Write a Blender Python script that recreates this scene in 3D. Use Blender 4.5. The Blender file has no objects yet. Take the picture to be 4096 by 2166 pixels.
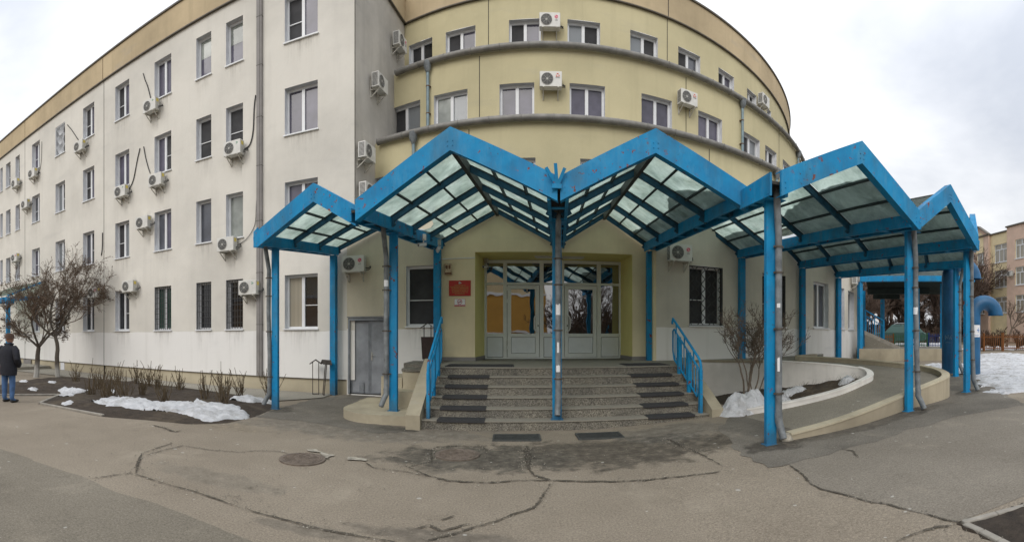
import bpy, bmesh, math, random
from mathutils import Vector, Matrix, noise

R = math.radians
FPX, YH, XC, EYE = 1850.0, 1343.0, 2048.0, 1.65
scene = bpy.context.scene
col = scene.collection

# ------------------------------------------------------------------ camera (cylindrical panorama, like the phone's)
cam = bpy.data.cameras.new('camera')
cam.type = 'PANO'
cam.panorama_type = 'CENTRAL_CYLINDRICAL'
cam.central_cylindrical_radius = 1.0
cam.central_cylindrical_range_u_min = -2048 / FPX
cam.central_cylindrical_range_u_max = 2048 / FPX
cam.central_cylindrical_range_v_min = -(2166 - YH) / FPX
cam.central_cylindrical_range_v_max = YH / FPX
cam.clip_start = 0.05
cam.clip_end = 3000
cam_o = bpy.data.objects.new('camera', cam)
cam_o.location = (0, 0, EYE)
cam_o.rotation_euler = (R(90), 0, 0)
col.objects.link(cam_o)
scene.camera = cam_o

# ------------------------------------------------------------------ overcast sky
SUN_EL, SUN_AZ = 38, 200
world = bpy.data.worlds.new('World')
scene.world = world
world.use_nodes = True
nt = world.node_tree
nt.nodes.clear()
def wn(t, **k):
    n = nt.nodes.new(t)
    for a, b in k.items():
        setattr(n, a, b)
    return n
w_out = wn('ShaderNodeOutputWorld')
w_bg = wn('ShaderNodeBackground')
w_sky = wn('ShaderNodeTexSky', sky_type='NISHITA', sun_disc=False)
w_sky.sun_elevation = R(SUN_EL)
w_sky.sun_rotation = R(SUN_AZ)
w_sky.air_density = 1.5
w_sky.dust_density = 4.0
w_tc = wn('ShaderNodeTexCoord')
w_sep = wn('ShaderNodeSeparateXYZ')
nt.links.new(w_tc.outputs['Generated'], w_sep.inputs[0])
w_z = wn('ShaderNodeMath', operation='MAXIMUM'); w_z.inputs[1].default_value = 0.0
nt.links.new(w_sep.outputs['Z'], w_z.inputs[0])
w_cie = wn('ShaderNodeMath', operation='MULTIPLY_ADD')          # overcast sky: brighter overhead than at the horizon
w_cie.inputs[1].default_value = 11.0; w_cie.inputs[2].default_value = 6.6
nt.links.new(w_z.outputs[0], w_cie.inputs[0])
w_dz = wn('ShaderNodeMath', operation='ADD'); w_dz.inputs[1].default_value = 0.22
nt.links.new(w_z.outputs[0], w_dz.inputs[0])
w_div = wn('ShaderNodeVectorMath', operation='DIVIDE')
w_cmb = wn('ShaderNodeCombineXYZ')
for i in range(3):
    nt.links.new(w_dz.outputs[0], w_cmb.inputs[i])
nt.links.new(w_tc.outputs['Generated'], w_div.inputs[0])
nt.links.new(w_cmb.outputs[0], w_div.inputs[1])
w_noise = wn('ShaderNodeTexNoise')
w_noise.inputs['Scale'].default_value = 0.62
w_noise.inputs['Detail'].default_value = 7
w_noise.inputs['Roughness'].default_value = 0.55
w_noise.inputs['Distortion'].default_value = 0.35
nt.links.new(w_div.outputs[0], w_noise.inputs['Vector'])
w_ramp = wn('ShaderNodeValToRGB')
w_ramp.color_ramp.elements[0].position = 0.36
w_ramp.color_ramp.elements[0].color = (0.60, 0.64, 0.72, 1)
w_ramp.color_ramp.elements[1].position = 0.62
w_ramp.color_ramp.elements[1].color = (1.14, 1.15, 1.17, 1)
nt.links.new(w_noise.outputs[0], w_ramp.inputs[0])
w_mul = wn('ShaderNodeVectorMath', operation='SCALE')
nt.links.new(w_ramp.outputs[0], w_mul.inputs[0])
nt.links.new(w_cie.outputs[0], w_mul.inputs['Scale'])
w_mix = wn('ShaderNodeMix', data_type='RGBA')
w_mix.inputs['Factor'].default_value = 0.93
nt.links.new(w_sky.outputs[0], w_mix.inputs['A'])
nt.links.new(w_mul.outputs[0], w_mix.inputs['B'])
nt.links.new(w_mix.outputs['Result'], w_bg.inputs['Color'])
w_bg.inputs['Strength'].default_value = 0.1
nt.links.new(w_bg.outputs[0], w_out.inputs[0])

sun = bpy.data.lights.new('sun', 'SUN')
sun.energy = 1.35
sun.angle = R(38)
sun.color = (1.0, 0.965, 0.91)
sun_o = bpy.data.objects.new('sun', sun)
_az = R(SUN_AZ)
_d = Vector((-math.sin(_az) * math.cos(R(SUN_EL)), -math.cos(_az) * math.cos(R(SUN_EL)), -math.sin(R(SUN_EL))))
sun_o.rotation_euler = _d.to_track_quat('-Z', 'Y').to_euler()
sun_o.location = (-10, -20, 30)
col.objects.link(sun_o)

scene.view_settings.view_transform = 'Standard'
scene.view_settings.look = 'None'
scene.view_settings.gamma = 1
scene.view_settings.exposure = 0.05
scene.render.engine = 'CYCLES'
scene.cycles.max_bounces = 8
scene.cycles.transparent_max_bounces = 12
scene.cycles.use_denoising = True

# ------------------------------------------------------------------ helpers: geometry
def gz(x, y=0.0):
    """ground height: level by the entrance, rising gently to the right"""
    if x <= 1.5: return 0.0
    if x <= 11: return 0.052 * (x - 1.5)
    if x <= 45: return 0.494 + 0.026 * (x - 11)
    return 0.494 + 0.026 * 34
GX = (1.5, 11.0, 45.0)

def ray(px):
    t = (px - XC) / FPX
    return math.sin(t), math.cos(t)
def G(px, py, dz=0.0):
    """a photo pixel on the ground"""
    s, c = ray(px); z = 0.0
    for _ in range(12):
        r = (EYE - z) * FPX / max(py - YH, 4)
        z = gz(r * s) + dz
    return Vector((r * s, r * c, z))
def at(px, py, r):
    s, c = ray(px)
    return Vector((r * s, r * c, EYE + (YH - py) * r / FPX))

class MB:
    def __init__(self):
        self.v = []; self.f = []
    def add(self, vs, fs):
        o = len(self.v)
        self.v += [tuple(p) for p in vs]
        self.f += [tuple(i + o for i in q) for q in fs]
        return self
    def quad(self, a, b, c, d):
        return self.add((a, b, c, d), ((0, 1, 2, 3),))
    def box(self, x0, x1, y0, y1, z0, z1, M=None):
        vs = [Vector((x, y, z)) for x in (x0, x1) for y in (y0, y1) for z in (z0, z1)]
        if M is not None: vs = [M @ p for p in vs]
        return self.add(vs, ((0, 1, 3, 2), (4, 6, 7, 5), (0, 4, 5, 1), (2, 3, 7, 6), (0, 2, 6, 4), (1, 5, 7, 3)))
    def hexa(self, a, b):
        """two quads (lists of 4) joined"""
        return self.add(list(a) + list(b), ((3, 2, 1, 0), (4, 5, 6, 7), (0, 1, 5, 4), (1, 2, 6, 5), (2, 3, 7, 6), (3, 0, 4, 7)))
    def beam(self, p0, p1, w, h, up=(0, 0, 1), off=0.0):
        p0 = Vector(p0); p1 = Vector(p1)
        d = (p1 - p0).normalized(); up = Vector(up)
        s = d.cross(up)
        s = Vector((1, 0, 0)) if s.length < 1e-6 else s.normalized()
        u = s.cross(d).normalized()
        s *= w / 2
        q = lambda p: [p - s + u * (off - h / 2), p + s + u * (off - h / 2), p + s + u * (off + h / 2), p - s + u * (off + h / 2)]
        return self.hexa(q(p0), q(p1))
    def tube(self, pts, rad, n=8, caps=True):
        pts = [Vector(p) for p in pts]
        if not isinstance(rad, (list, tuple)): rad = [rad] * len(pts)
        o = len(self.v); ref = None
        for i, p in enumerate(pts):
            d = (pts[min(i + 1, len(pts) - 1)] - pts[max(i - 1, 0)])
            if d.length < 1e-9: d = Vector((0, 0, 1))
            d.normalize()
            if ref is None:
                ref = d.orthogonal().normalized()
            ref = (ref - d * ref.dot(d))
            if ref.length < 1e-6: ref = d.orthogonal()
            ref.normalize(); b = d.cross(ref)
            for k in range(n):
                a = 2 * math.pi * k / n
                self.v.append(tuple(p + (ref * math.cos(a) + b * math.sin(a)) * rad[i]))
        for i in range(len(pts) - 1):
            for k in range(n):
                k2 = (k + 1) % n
                self.f.append((o + i * n + k, o + i * n + k2, o + (i + 1) * n + k2, o + (i + 1) * n + k))
        if caps:
            self.f.append(tuple(o + k for k in range(n))[::-1])
            self.f.append(tuple(o + (len(pts) - 1) * n + k for k in range(n)))
        return self
    def prism(self, poly, z0, z1):
        """vertical prism; z0/z1 numbers or functions of (x,y); poly counter-clockwise"""
        n = len(poly)
        f0 = z0 if callable(z0) else (lambda x, y: z0)
        f1 = z1 if callable(z1) else (lambda x, y: z1)
        vs = [(p[0], p[1], f0(p[0], p[1])) for p in poly] + [(p[0], p[1], f1(p[0], p[1])) for p in poly]
        fs = [tuple(range(n))[::-1], tuple(range(n, 2 * n))] + [(i, (i + 1) % n, n + (i + 1) % n, n + i) for i in range(n)]
        return self.add(vs, fs)
    def disc(self, c, nrm, r, n=24, thick=0.0):
        c = Vector(c); nrm = Vector(nrm).normalized()
        return self.tube([c, c + nrm * max(thick, 1e-4)], r, n)
    def ellipsoid(self, c, rx, ry, rz, n=14, m=9):
        c = Vector(c); o = len(self.v)
        for j in range(m + 1):
            t = math.pi * j / m
            for k in range(n):
                a = 2 * math.pi * k / n
                self.v.append((c.x + rx * math.sin(t) * math.cos(a), c.y + ry * math.sin(t) * math.sin(a), c.z + rz * math.cos(t)))
        for j in range(m):
            for k in range(n):
                self.f.append((o + j * n + k, o + (j + 1) * n + k, o + (j + 1) * n + (k + 1) % n, o + j * n + (k + 1) % n))
        return self
    def loft(self, rings, cap=True):
        """rings: list of equally long point lists"""
        o = len(self.v); n = len(rings[0])
        for r_ in rings: self.v += [tuple(p) for p in r_]
        for i in range(len(rings) - 1):
            for k in range(n):
                k2 = (k + 1) % n
                self.f.append((o + i * n + k, o + i * n + k2, o + (i + 1) * n + k2, o + (i + 1) * n + k))
        if cap:
            self.f.append(tuple(o + k for k in range(n))[::-1])
            self.f.append(tuple(o + (len(rings) - 1) * n + k for k in range(n)))
        return self
    def mesh(self, name, m, smooth=False, weld=False):
        me = bpy.data.meshes.new(name)
        me.from_pydata(self.v, [], self.f)
        if weld or smooth:
            bm = bmesh.new(); bm.from_mesh(me)
            bmesh.ops.recalc_face_normals(bm, faces=bm.faces)
            bm.to_mesh(me); bm.free()
        me.materials.append(m)
        if smooth:
            me.polygons.foreach_set('use_smooth', [True] * len(me.polygons))
            me.set_sharp_from_angle(angle=R(38))
        me.update()
        return me
    def build(self, name, m, parent=None, smooth=False, label=None, kind=None, bevel=0.0):
        o = bpy.data.objects.new(name, self.mesh(name, m, smooth, bevel > 0))
        col.objects.link(o)
        if parent is not None: attach(o, parent)
        if label: o['label'] = label
        if kind: o['kind'] = kind
        if bevel > 0:
            b = o.modifiers.new('bevel', 'BEVEL'); b.width = bevel; b.segments = 2; b.limit_method = 'ANGLE'
        return o

def base_matrix(o):
    return Matrix.Translation(o.location) @ o.rotation_euler.to_matrix().to_4x4() if o.type == 'EMPTY' else Matrix.Identity(4)
def attach(o, parent):
    o.parent = parent
    root = parent
    chain = []
    while root is not None:
        chain.append(root); root = root.parent
    o.matrix_parent_inverse = base_matrix(chain[-1]).inverted() if len(chain) == 1 else Matrix.Identity(4)

def tag(o, label, cat, group=None, kind=None):
    o['label'] = label
    if cat: o['category'] = cat
    if group: o['group'] = group
    if kind: o['kind'] = kind
    return o
def thing(name, label, cat, loc=(0, 0, 0), rz=0.0, group=None):
    o = bpy.data.objects.new(name, None)
    o.empty_display_size = 0.2
    o.location = loc; o.rotation_euler = (0, 0, rz)
    col.objects.link(o)
    return tag(o, label, cat, group)
def local(o, parent):
    """o is modelled in its parent's own space"""
    o.parent = parent
    o.matrix_parent_inverse = Matrix.Identity(4)
    return o
def inst(name, me, parent, M=None):
    o = bpy.data.objects.new(name, me); col.objects.link(o)
    local(o, parent)
    if M is not None: o.matrix_basis = M
    return o
def structure(o):
    o['kind'] = 'structure'; return o
def text(name, s, size, m, M, parent=None, extrude=0.0015, align='CENTER', loc_space=True):
    c = bpy.data.curves.new(name, 'FONT')
    c.body = s; c.size = size; c.align_x = align; c.align_y = 'CENTER'; c.extrude = extrude; c.resolution_u = 3
    tmp = bpy.data.objects.new(name, c)
    me = bpy.data.meshes.new_from_object(tmp)
    bpy.data.objects.remove(tmp)
    me.materials.clear(); me.materials.append(m)
    o = bpy.data.objects.new(name, me); col.objects.link(o)
    o['kind'] = 'stuff'
    if parent is not None:
        if loc_space: local(o, parent)
        else: attach(o, parent)
    o.matrix_basis = M
    return o

# ------------------------------------------------------------------ helpers: materials
def srgb(r, g, b):
    f = lambda c: (c / 255 / 12.92) if c / 255 <= 0.04045 else ((c / 255 + 0.055) / 1.055) ** 2.4
    return (f(r), f(g), f(b), 1)
class NT:
    def __init__(self, name):
        self.m = bpy.data.materials.new(name); self.m.use_nodes = True
        self.t = self.m.node_tree; self.n = self.t.nodes; self.l = self.t.links
        self.b = self.n['Principled BSDF']
        self.geo = self.n.new('ShaderNodeNewGeometry')
    def pos(self, scale=(1, 1, 1)):
        mp = self.n.new('ShaderNodeVectorMath'); mp.operation = 'MULTIPLY'
        mp.inputs[1].default_value = scale
        self.l.new(self.geo.outputs['Position'], mp.inputs[0])
        return mp.outputs[0]
    def noise(self, scale, detail=4, rough=0.55, vec=None, dist=0.0):
        n = self.n.new('ShaderNodeTexNoise')
        n.inputs['Scale'].default_value = scale; n.inputs['Detail'].default_value = detail
        n.inputs['Roughness'].default_value = rough; n.inputs['Distortion'].default_value = dist
        self.l.new(vec if vec is not None else self.geo.outputs['Position'], n.inputs['Vector'])
        return n.outputs[0]
    def ramp(self, fac, stops, interp='LINEAR'):
        r_ = self.n.new('ShaderNodeValToRGB'); e = r_.color_ramp.elements
        r_.color_ramp.interpolation = interp
        while len(e) < len(stops): e.new(0.5)
        for el, (p, c) in zip(e, stops):
            el.position = p; el.color = c if len(c) == 4 else (*c, 1)
        self.l.new(fac, r_.inputs[0])
        return r_.outputs[0]
    def mix(self, fac, a, b, blend='MIX'):
        m = self.n.new('ShaderNodeMix'); m.data_type = 'RGBA'; m.blend_type = blend
        for k, x in (('Factor', fac), ('A', a), ('B', b)):
            s = m.inputs[k]
            if isinstance(x, (int, float)): s.default_value = x
            elif isinstance(x, tuple): s.default_value = x if len(x) == 4 else (*x, 1)
            else: self.l.new(x, s)
        return m.outputs['Result']
    def math(self, op, a, b=0.0, clamp=False):
        m = self.n.new('ShaderNodeMath'); m.operation = op; m.use_clamp = clamp
        for i, x in enumerate((a, b)):
            if isinstance(x, (int, float)): m.inputs[i].default_value = x
            else: self.l.new(x, m.inputs[i])
        return m.outputs[0]
    def z(self):
        s = self.n.new('ShaderNodeSeparateXYZ'); self.l.new(self.geo.outputs['Position'], s.inputs[0]); return s.outputs['Z']
    def xyz(self, i):
        s = self.n.new('ShaderNodeSeparateXYZ'); self.l.new(self.geo.outputs['Position'], s.inputs[0]); return s.outputs[i]
    def color(self, c):
        if isinstance(c, tuple): self.b.inputs['Base Color'].default_value = c if len(c) == 4 else (*c, 1)
        else: self.l.new(c, self.b.inputs['Base Color'])
    def rough(self, r_):
        if isinstance(r_, (int, float)): self.b.inputs['Roughness'].default_value = r_
        else: self.l.new(r_, self.b.inputs['Roughness'])
    def bump(self, h, strength=0.3, dist=0.01):
        b = self.n.new('ShaderNodeBump'); b.inputs['Strength'].default_value = strength; b.inputs['Distance'].default_value = dist
        self.l.new(h, b.inputs['Height']); self.l.new(b.outputs[0], self.b.inputs['Normal'])

def simple(name, c, rough=0.6, var=0.12, scale=6.0, bump=0.0, bscale=60.0, metal=0.0, spec=0.5):
    """a plain surface with uneven tone"""
    t = NT(name)
    c = c if len(c) == 4 else (*c, 1)
    d = tuple(x * (1 - var) for x in c[:3]); u = tuple(min(1, x * (1 + var)) for x in c[:3])
    t.color(t.ramp(t.noise(scale, 6, 0.6), [(0.3, d), (0.7, u)]))
    t.rough(rough)
    t.b.inputs['Metallic'].default_value = metal
    t.b.inputs['Specular IOR Level'].default_value = spec
    if bump: t.bump(t.noise(bscale, 3), bump, 0.004)
    return t.m

MAT = {}
def plaster(name, c, c_low=None, split=1.80, stain=0.35, streak=0.3, lowstain=0.0):
    t = NT(name)
    c = (*c, 1)
    big = t.noise(0.35, 6, 0.62)
    base = t.mix(t.ramp(big, [(0.38, (0, 0, 0)), (0.7, (1, 1, 1))]), c, tuple(x * (1 - stain * 0.75) for x in c[:3]))
    if c_low is not None:                      # repainted band along the foot of the wall
        edge = t.math('ADD', t.z(), t.math('MULTIPLY', t.noise(1.3, 2), 0.10))
        k = t.ramp(t.math('SUBTRACT', edge, split - 0.45), [(0.495, (1, 1, 1)), (0.505, (0, 0, 0))])
        base = t.mix(k, base, (*c_low, 1))
    st = t.noise(1.0, 5, 0.65, t.pos((2.6, 2.6, 0.22)))
    dirt = t.math('MULTIPLY', t.ramp(st, [(0.52, (0, 0, 0)), (0.78, (1, 1, 1))]), streak)
    base = t.mix(dirt, base, tuple(x * 0.62 for x in c[:3]))
    hor = t.noise(1.0, 4, 0.6, t.pos((0.45, 0.45, 2.2)))
    base = t.mix(t.math('MULTIPLY', t.ramp(hor, [(0.60, (0, 0, 0)), (0.74, (1, 1, 1))]), streak * 0.45), base, (0.30, 0.30, 0.30))
    speck = t.ramp(t.noise(26, 2), [(0.72, (0, 0, 0)), (0.80, (1, 1, 1))])
    base = t.mix(t.math('MULTIPLY', speck, 0.25), base, tuple(x * 0.75 for x in c[:3]))
    if lowstain:
        kz = t.ramp(t.math('ADD', t.z(), t.math('MULTIPLY', t.noise(2.5, 4), 0.5)), [(0.25, (1, 1, 1)), (0.62, (0, 0, 0))])
        base = t.mix(t.math('MULTIPLY', kz, lowstain), base, (0.16, 0.14, 0.11))
    t.color(base); t.rough(0.9)
    t.b.inputs['Specular IOR Level'].default_value = 0.2
    t.bump(t.math('ADD', t.noise(55, 4, 0.7), t.math('MULTIPLY', t.noise(5, 3), 1.2)), 0.35, 0.012)
    MAT[name] = t.m
    return t.m

WHITE_UP, WHITE_LOW = (0.70, 0.67, 0.605), (0.79, 0.775, 0.745)
plaster('wing_plaster', WHITE_UP, WHITE_LOW, 1.80, 0.26, 0.24)
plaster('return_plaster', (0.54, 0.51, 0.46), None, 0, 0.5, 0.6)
plaster('drum_plaster', (0.575, 0.515, 0.325), None, 0, 0.24, 0.30)
plaster('porch_plaster', (0.62, 0.565, 0.44), WHITE_LOW, 1.84, 0.35, 0.35)
plaster('portal_plaster', (0.78, 0.68, 0.455), None, 0, 0.35, 0.25)
plaster('niche_plaster', (0.80, 0.72, 0.30), None, 0, 0.30, 0.15)
plaster('ground_drum_plaster', (0.66, 0.62, 0.53), (0.75, 0.73, 0.69), 1.88, 0.35, 0.35)
plaster('parapet_plaster', (0.56, 0.45, 0.29), None, 0, 0.45, 0.55)
plaster('plinth_plaster', (0.56, 0.495, 0.36), None, 0, 0.40, 0.35, 0.22)
plaster('curb_plaster', (0.43, 0.375, 0.275), None, 0, 0.85, 1.0)
plaster('cream_masonry', (0.53, 0.47, 0.345), None, 0, 0.85, 1.0)
plaster('whitewash', (0.82, 0.79, 0.74), None, 0, 0.6, 0.8)

def blue_paint():
    t = NT('blue_paint')
    base = t.ramp(t.noise(2.2, 6, 0.65), [(0.3, (0.003, 0.175, 0.385)), (0.7, (0.006, 0.265, 0.53))])
    pale = t.ramp(t.noise(7, 5, 0.7, t.pos((1, 1, 0.25))), [(0.50, (0, 0, 0)), (0.74, (1, 1, 1))])
    base = t.mix(t.math('MULTIPLY', pale, 0.38), base, (0.11, 0.29, 0.42))
    area = t.ramp(t.noise(0.8, 2), [(0.44, (0, 0, 0)), (0.55, (1, 1, 1))])
    spots = t.ramp(t.noise(9.5, 4, 0.6), [(0.630, (0, 0, 0)), (0.645, (1, 1, 1))])
    rust = t.math('MULTIPLY', spots, area)
    base = t.mix(rust, base, t.ramp(t.noise(30, 2), [(0.4, (0.13, 0.022, 0.014)), (0.65, (0.25, 0.065, 0.035))]))
    grime = t.ramp(t.noise(1.6, 5, 0.6, t.pos((1.5, 1.5, 0.6))), [(0.50, (0, 0, 0)), (0.74, (1, 1, 1))])
    base = t.mix(t.math('MULTIPLY', grime, 0.55), base, (0.050, 0.095, 0.12))
    low = t.ramp(t.math('ADD', t.z(), t.math('MULTIPLY', t.noise(6, 5, .7), .7)), [(.42, (1, 1, 1)), (.78, (0, 0, 0))])
    base = t.mix(t.math('MULTIPLY', low, 0.6), base, (0.060, 0.062, 0.055))
    ch = t.math('MULTIPLY', t.ramp(t.noise(17, 5, 0.65), [(0.635, (0, 0, 0)), (0.65, (1, 1, 1))]), t.ramp(t.noise(1.3, 2), [(0.48, (0, 0, 0)), (0.56, (1, 1, 1))]))
    base = t.mix(t.math('MULTIPLY', ch, 0.8), base, (0.045, 0.06, 0.07))
    t.color(base)
    t.rough(t.ramp(t.noise(5, 3), [(0.3, (0.48, 0.48, 0.48)), (0.7, (0.68, 0.68, 0.68))]))
    t.b.inputs['Specular IOR Level'].default_value = 0.28
    t.bump(t.math('ADD', t.noise(40, 3), t.math('MULTIPLY', spots, -0.8)), 0.12, 0.004)
    MAT['blue'] = t.m
blue_paint()

def asphalt(name, lo, hi, grain=0.25, stain=0.5, spots=()):
    t = NT(name)
    base = t.ramp(t.noise(0.55, 6, 0.65), [(0.32, lo), (0.68, hi)])
    gr = t.ramp(t.noise(150, 2, 0.5), [(0.30, (1 - grain,) * 3), (0.70, (1 + grain,) * 3)])
    base = t.mix(1.0, base, gr, 'MULTIPLY')
    mid = t.ramp(t.noise(48, 4, 0.7), [(0.3, (0.66,) * 3), (0.7, (1.30,) * 3)])
    base = t.mix(1.0, base, mid, 'MULTIPLY')
    for cx, cy, rx, ry, cc, kk in spots:
        vs = t.n.new('ShaderNodeVectorMath'); vs.operation = 'SUBTRACT'; vs.inputs[1].default_value = (cx, cy, 0)
        t.l.new(t.geo.outputs['Position'], vs.inputs[0])
        vm = t.n.new('ShaderNodeVectorMath'); vm.operation = 'MULTIPLY'; vm.inputs[1].default_value = (1 / rx, 1 / ry, 0)
        t.l.new(vs.outputs[0], vm.inputs[0])
        vl = t.n.new('ShaderNodeVectorMath'); vl.operation = 'LENGTH'; t.l.new(vm.outputs[0], vl.inputs[0])
        dd = t.math('ADD', vl.outputs['Value'], t.math('MULTIPLY', t.math('SUBTRACT', t.noise(2.4, 7, 0.68, None, 0.4), 0.5), 2.0))
        mk = t.math('MULTIPLY', t.ramp(t.math('MULTIPLY', dd, 0.5), [(0.38, (1, 1, 1)), (0.54, (0, 0, 0))]), kk)
        base = t.mix(mk, base, t.ramp(t.noise(5.5, 9, 0.8), [(0.38, tuple(x * .8 for x in cc)), (0.56, tuple(x * 1.9 for x in cc)), (0.66, tuple(x * 3.4 for x in cc))]))
    blot = t.ramp(t.noise(1.9, 7, 0.72, None, 0.8), [(0.58, (0, 0, 0)), (0.72, (1, 1, 1))])
    base = t.mix(t.math('MULTIPLY', blot, stain * 0.55), base, tuple(x * 0.42 for x in lo))
    dust = t.ramp(t.noise(0.9, 6, 0.7, t.pos((1.1, 0.8, 1)), 0.5), [(0.56, (0, 0, 0)), (0.74, (1, 1, 1))])
    base = t.mix(t.math('MULTIPLY', dust, 0.45), base, (0.36, 0.315, 0.245))
    litter = t.ramp(t.noise(9, 1, 0.2), [(0.795, (0, 0, 0)), (0.80, (1, 1, 1))])
    base = t.mix(t.math('MULTIPLY', litter, 0.6), base, (0.45, 0.44, 0.40))
    t.color(base); t.rough(0.88)
    t.b.inputs['Specular IOR Level'].default_value = 0.3
    t.bump(t.math('ADD', t.noise(170, 2), t.math('MULTIPLY', t.noise(14, 4), 1.4)), 0.45, 0.006)
    MAT[name] = t.m
asphalt('asphalt', (0.203, 0.171, 0.130), (0.268, 0.229, 0.177), 0.3, 0.5, [(-5.12, 9.05, .5, .35, (.05, .045, .036), .8), (1.55, 6.4, 2.4, .80, (.062, .053, .041), .95), (-.45, 6.2, 1.35, .70, (.060, .053, .042), .95), (-2.6, 7.7, 2.6, .75, (.095, .086, .072), .6), (-6.6, 6.9, 2.4, .5, (.12, .100, .070), .5), (2.6, 7.2, 1.0, .7, (.085, .078, .066), .6), (-.6, 3.75, .7, .16, (.075, .065, .052), .7), (-1.7, 3.55, .5, .12, (.085, .075, .06), .6), (-3.2, 4.3, 1.0, .25, (.10, .09, .072), .4)])  # spot at the leftmost column foot paints in contact shadow with grime
asphalt('asphalt_old', (0.150, 0.132, 0.102), (0.202, 0.179, 0.141))
asphalt('asphalt_new', (0.172, 0.151, 0.121), (0.218, 0.194, 0.158))
asphalt('asphalt_dark', (0.110, 0.099, 0.082), (0.190, 0.172, 0.143), 0.35, 0.9, [(3.5, 5.5, .55, .32, (.040, .035, .028), .9), (6.48, 5.5, .5, .3, (.040, .035, .028), .9), (8.74, 5.75, .5, .3, (.045, .04, .032), .8), (-5.1, 9.05, .5, .35, (.045, .04, .032), .8), (-1.9, 8.05, .7, .3, (.045, .04, .032), .7), (5.3, 5.45, 2.4, .25, (.055, .048, .038), .7)])  # spots round the column feet: contact shadow painted in along with grime
asphalt('asphalt_wet', (0.085, 0.075, 0.060), (0.235, 0.208, 0.165), 0.4, 1.0)
asphalt('ramp_concrete', (0.190, 0.172, 0.138), (0.250, 0.228, 0.185))
asphalt('path_concrete', (0.24, 0.225, 0.19), (0.31, 0.29, 0.245))

def granite():
    t = NT('granite')
    v = t.n.new('ShaderNodeTexVoronoi'); v.inputs['Scale'].default_value = 95
    t.l.new(t.geo.outputs['Position'], v.inputs['Vector'])
    sp = t.n.new('ShaderNodeSeparateColor'); t.l.new(v.outputs['Color'], sp.inputs[0])
    base = t.ramp(sp.outputs[0], [(0.15, (0.078, 0.071, 0.058)), (0.5, (0.175, 0.163, 0.135)), (0.85, (0.295, 0.278, 0.235))])
    wear = t.ramp(t.noise(1.7, 6, 0.7), [(0.4, (0.68, 0.68, 0.68)), (0.7, (1.08, 1.06, 1.0))])
    base = t.mix(1.0, base, wear, 'MULTIPLY')
    ver = t.ramp(t.noise(1.0, 5, 0.6, t.pos((3.0, 1.0, 0.4))), [(0.5, (0, 0, 0)), (0.75, (1, 1, 1))])
    base = t.mix(t.math('MULTIPLY', ver, 0.40), base, (0.05, 0.046, 0.038))
    t.color(base); t.rough(0.75); t.bump(t.noise(90, 3), 0.25, 0.004)
    MAT['granite'] = t.m
granite()

def soil():
    t = NT('soil')
    base = t.ramp(t.noise(7, 8, 0.75), [(0.3, (0.022, 0.016, 0.011)), (0.7, (0.072, 0.053, 0.037))])
    dry = t.ramp(t.noise(0.9, 5, 0.7), [(0.52, (0, 0, 0)), (0.72, (1, 1, 1))])
    base = t.mix(t.math('MULTIPLY', dry, 0.55), base, (0.17, 0.135, 0.088))
    t.color(base); t.rough(0.95); t.bump(t.noise(22, 8, 0.75), 0.9, 0.05)
    MAT['soil'] = t.m
soil()
def turf():
    t = NT('turf')
    base = t.ramp(t.noise(3.5, 8, 0.75), [(0.3, (0.060, 0.052, 0.034)), (0.55, (0.115, 0.098, 0.062)), (0.75, (0.075, 0.080, 0.040))])
    sn = t.ramp(t.noise(0.35, 6, 0.7, None, 0.6), [(0.54, (0, 0, 0)), (0.60, (1, 1, 1))])
    base = t.mix(t.math('MULTIPLY', sn, 0.0), base, (0.7, 0.72, 0.75))
    t.color(base); t.rough(0.95); t.bump(t.noise(30, 8, 0.75), 0.8, 0.04)
    MAT['turf'] = t.m
turf()
def snow(name, dirty):
    t = NT(name)
    base = t.ramp(t.noise(5, 7, 0.7), [(0.3, (0.50, 0.51, 0.53)), (0.66, (0.76, 0.77, 0.79))])
    d = t.ramp(t.noise(2.0, 7, 0.75, None, 0.5), [(0.50, (0, 0, 0)), (0.72, (1, 1, 1))])
    base = t.mix(t.math('MULTIPLY', d, dirty), base, (0.24, 0.215, 0.18))
    t.color(base); t.rough(0.75)
    t.b.inputs['Subsurface Weight'].default_value = 0.0
    t.bump(t.noise(20, 8, 0.75), 1.0, 0.06)
    MAT[name] = t.m
snow('snow', 0.75); snow('snow_dirty', 1.0); snow('snow_roof', 0.05)

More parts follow.
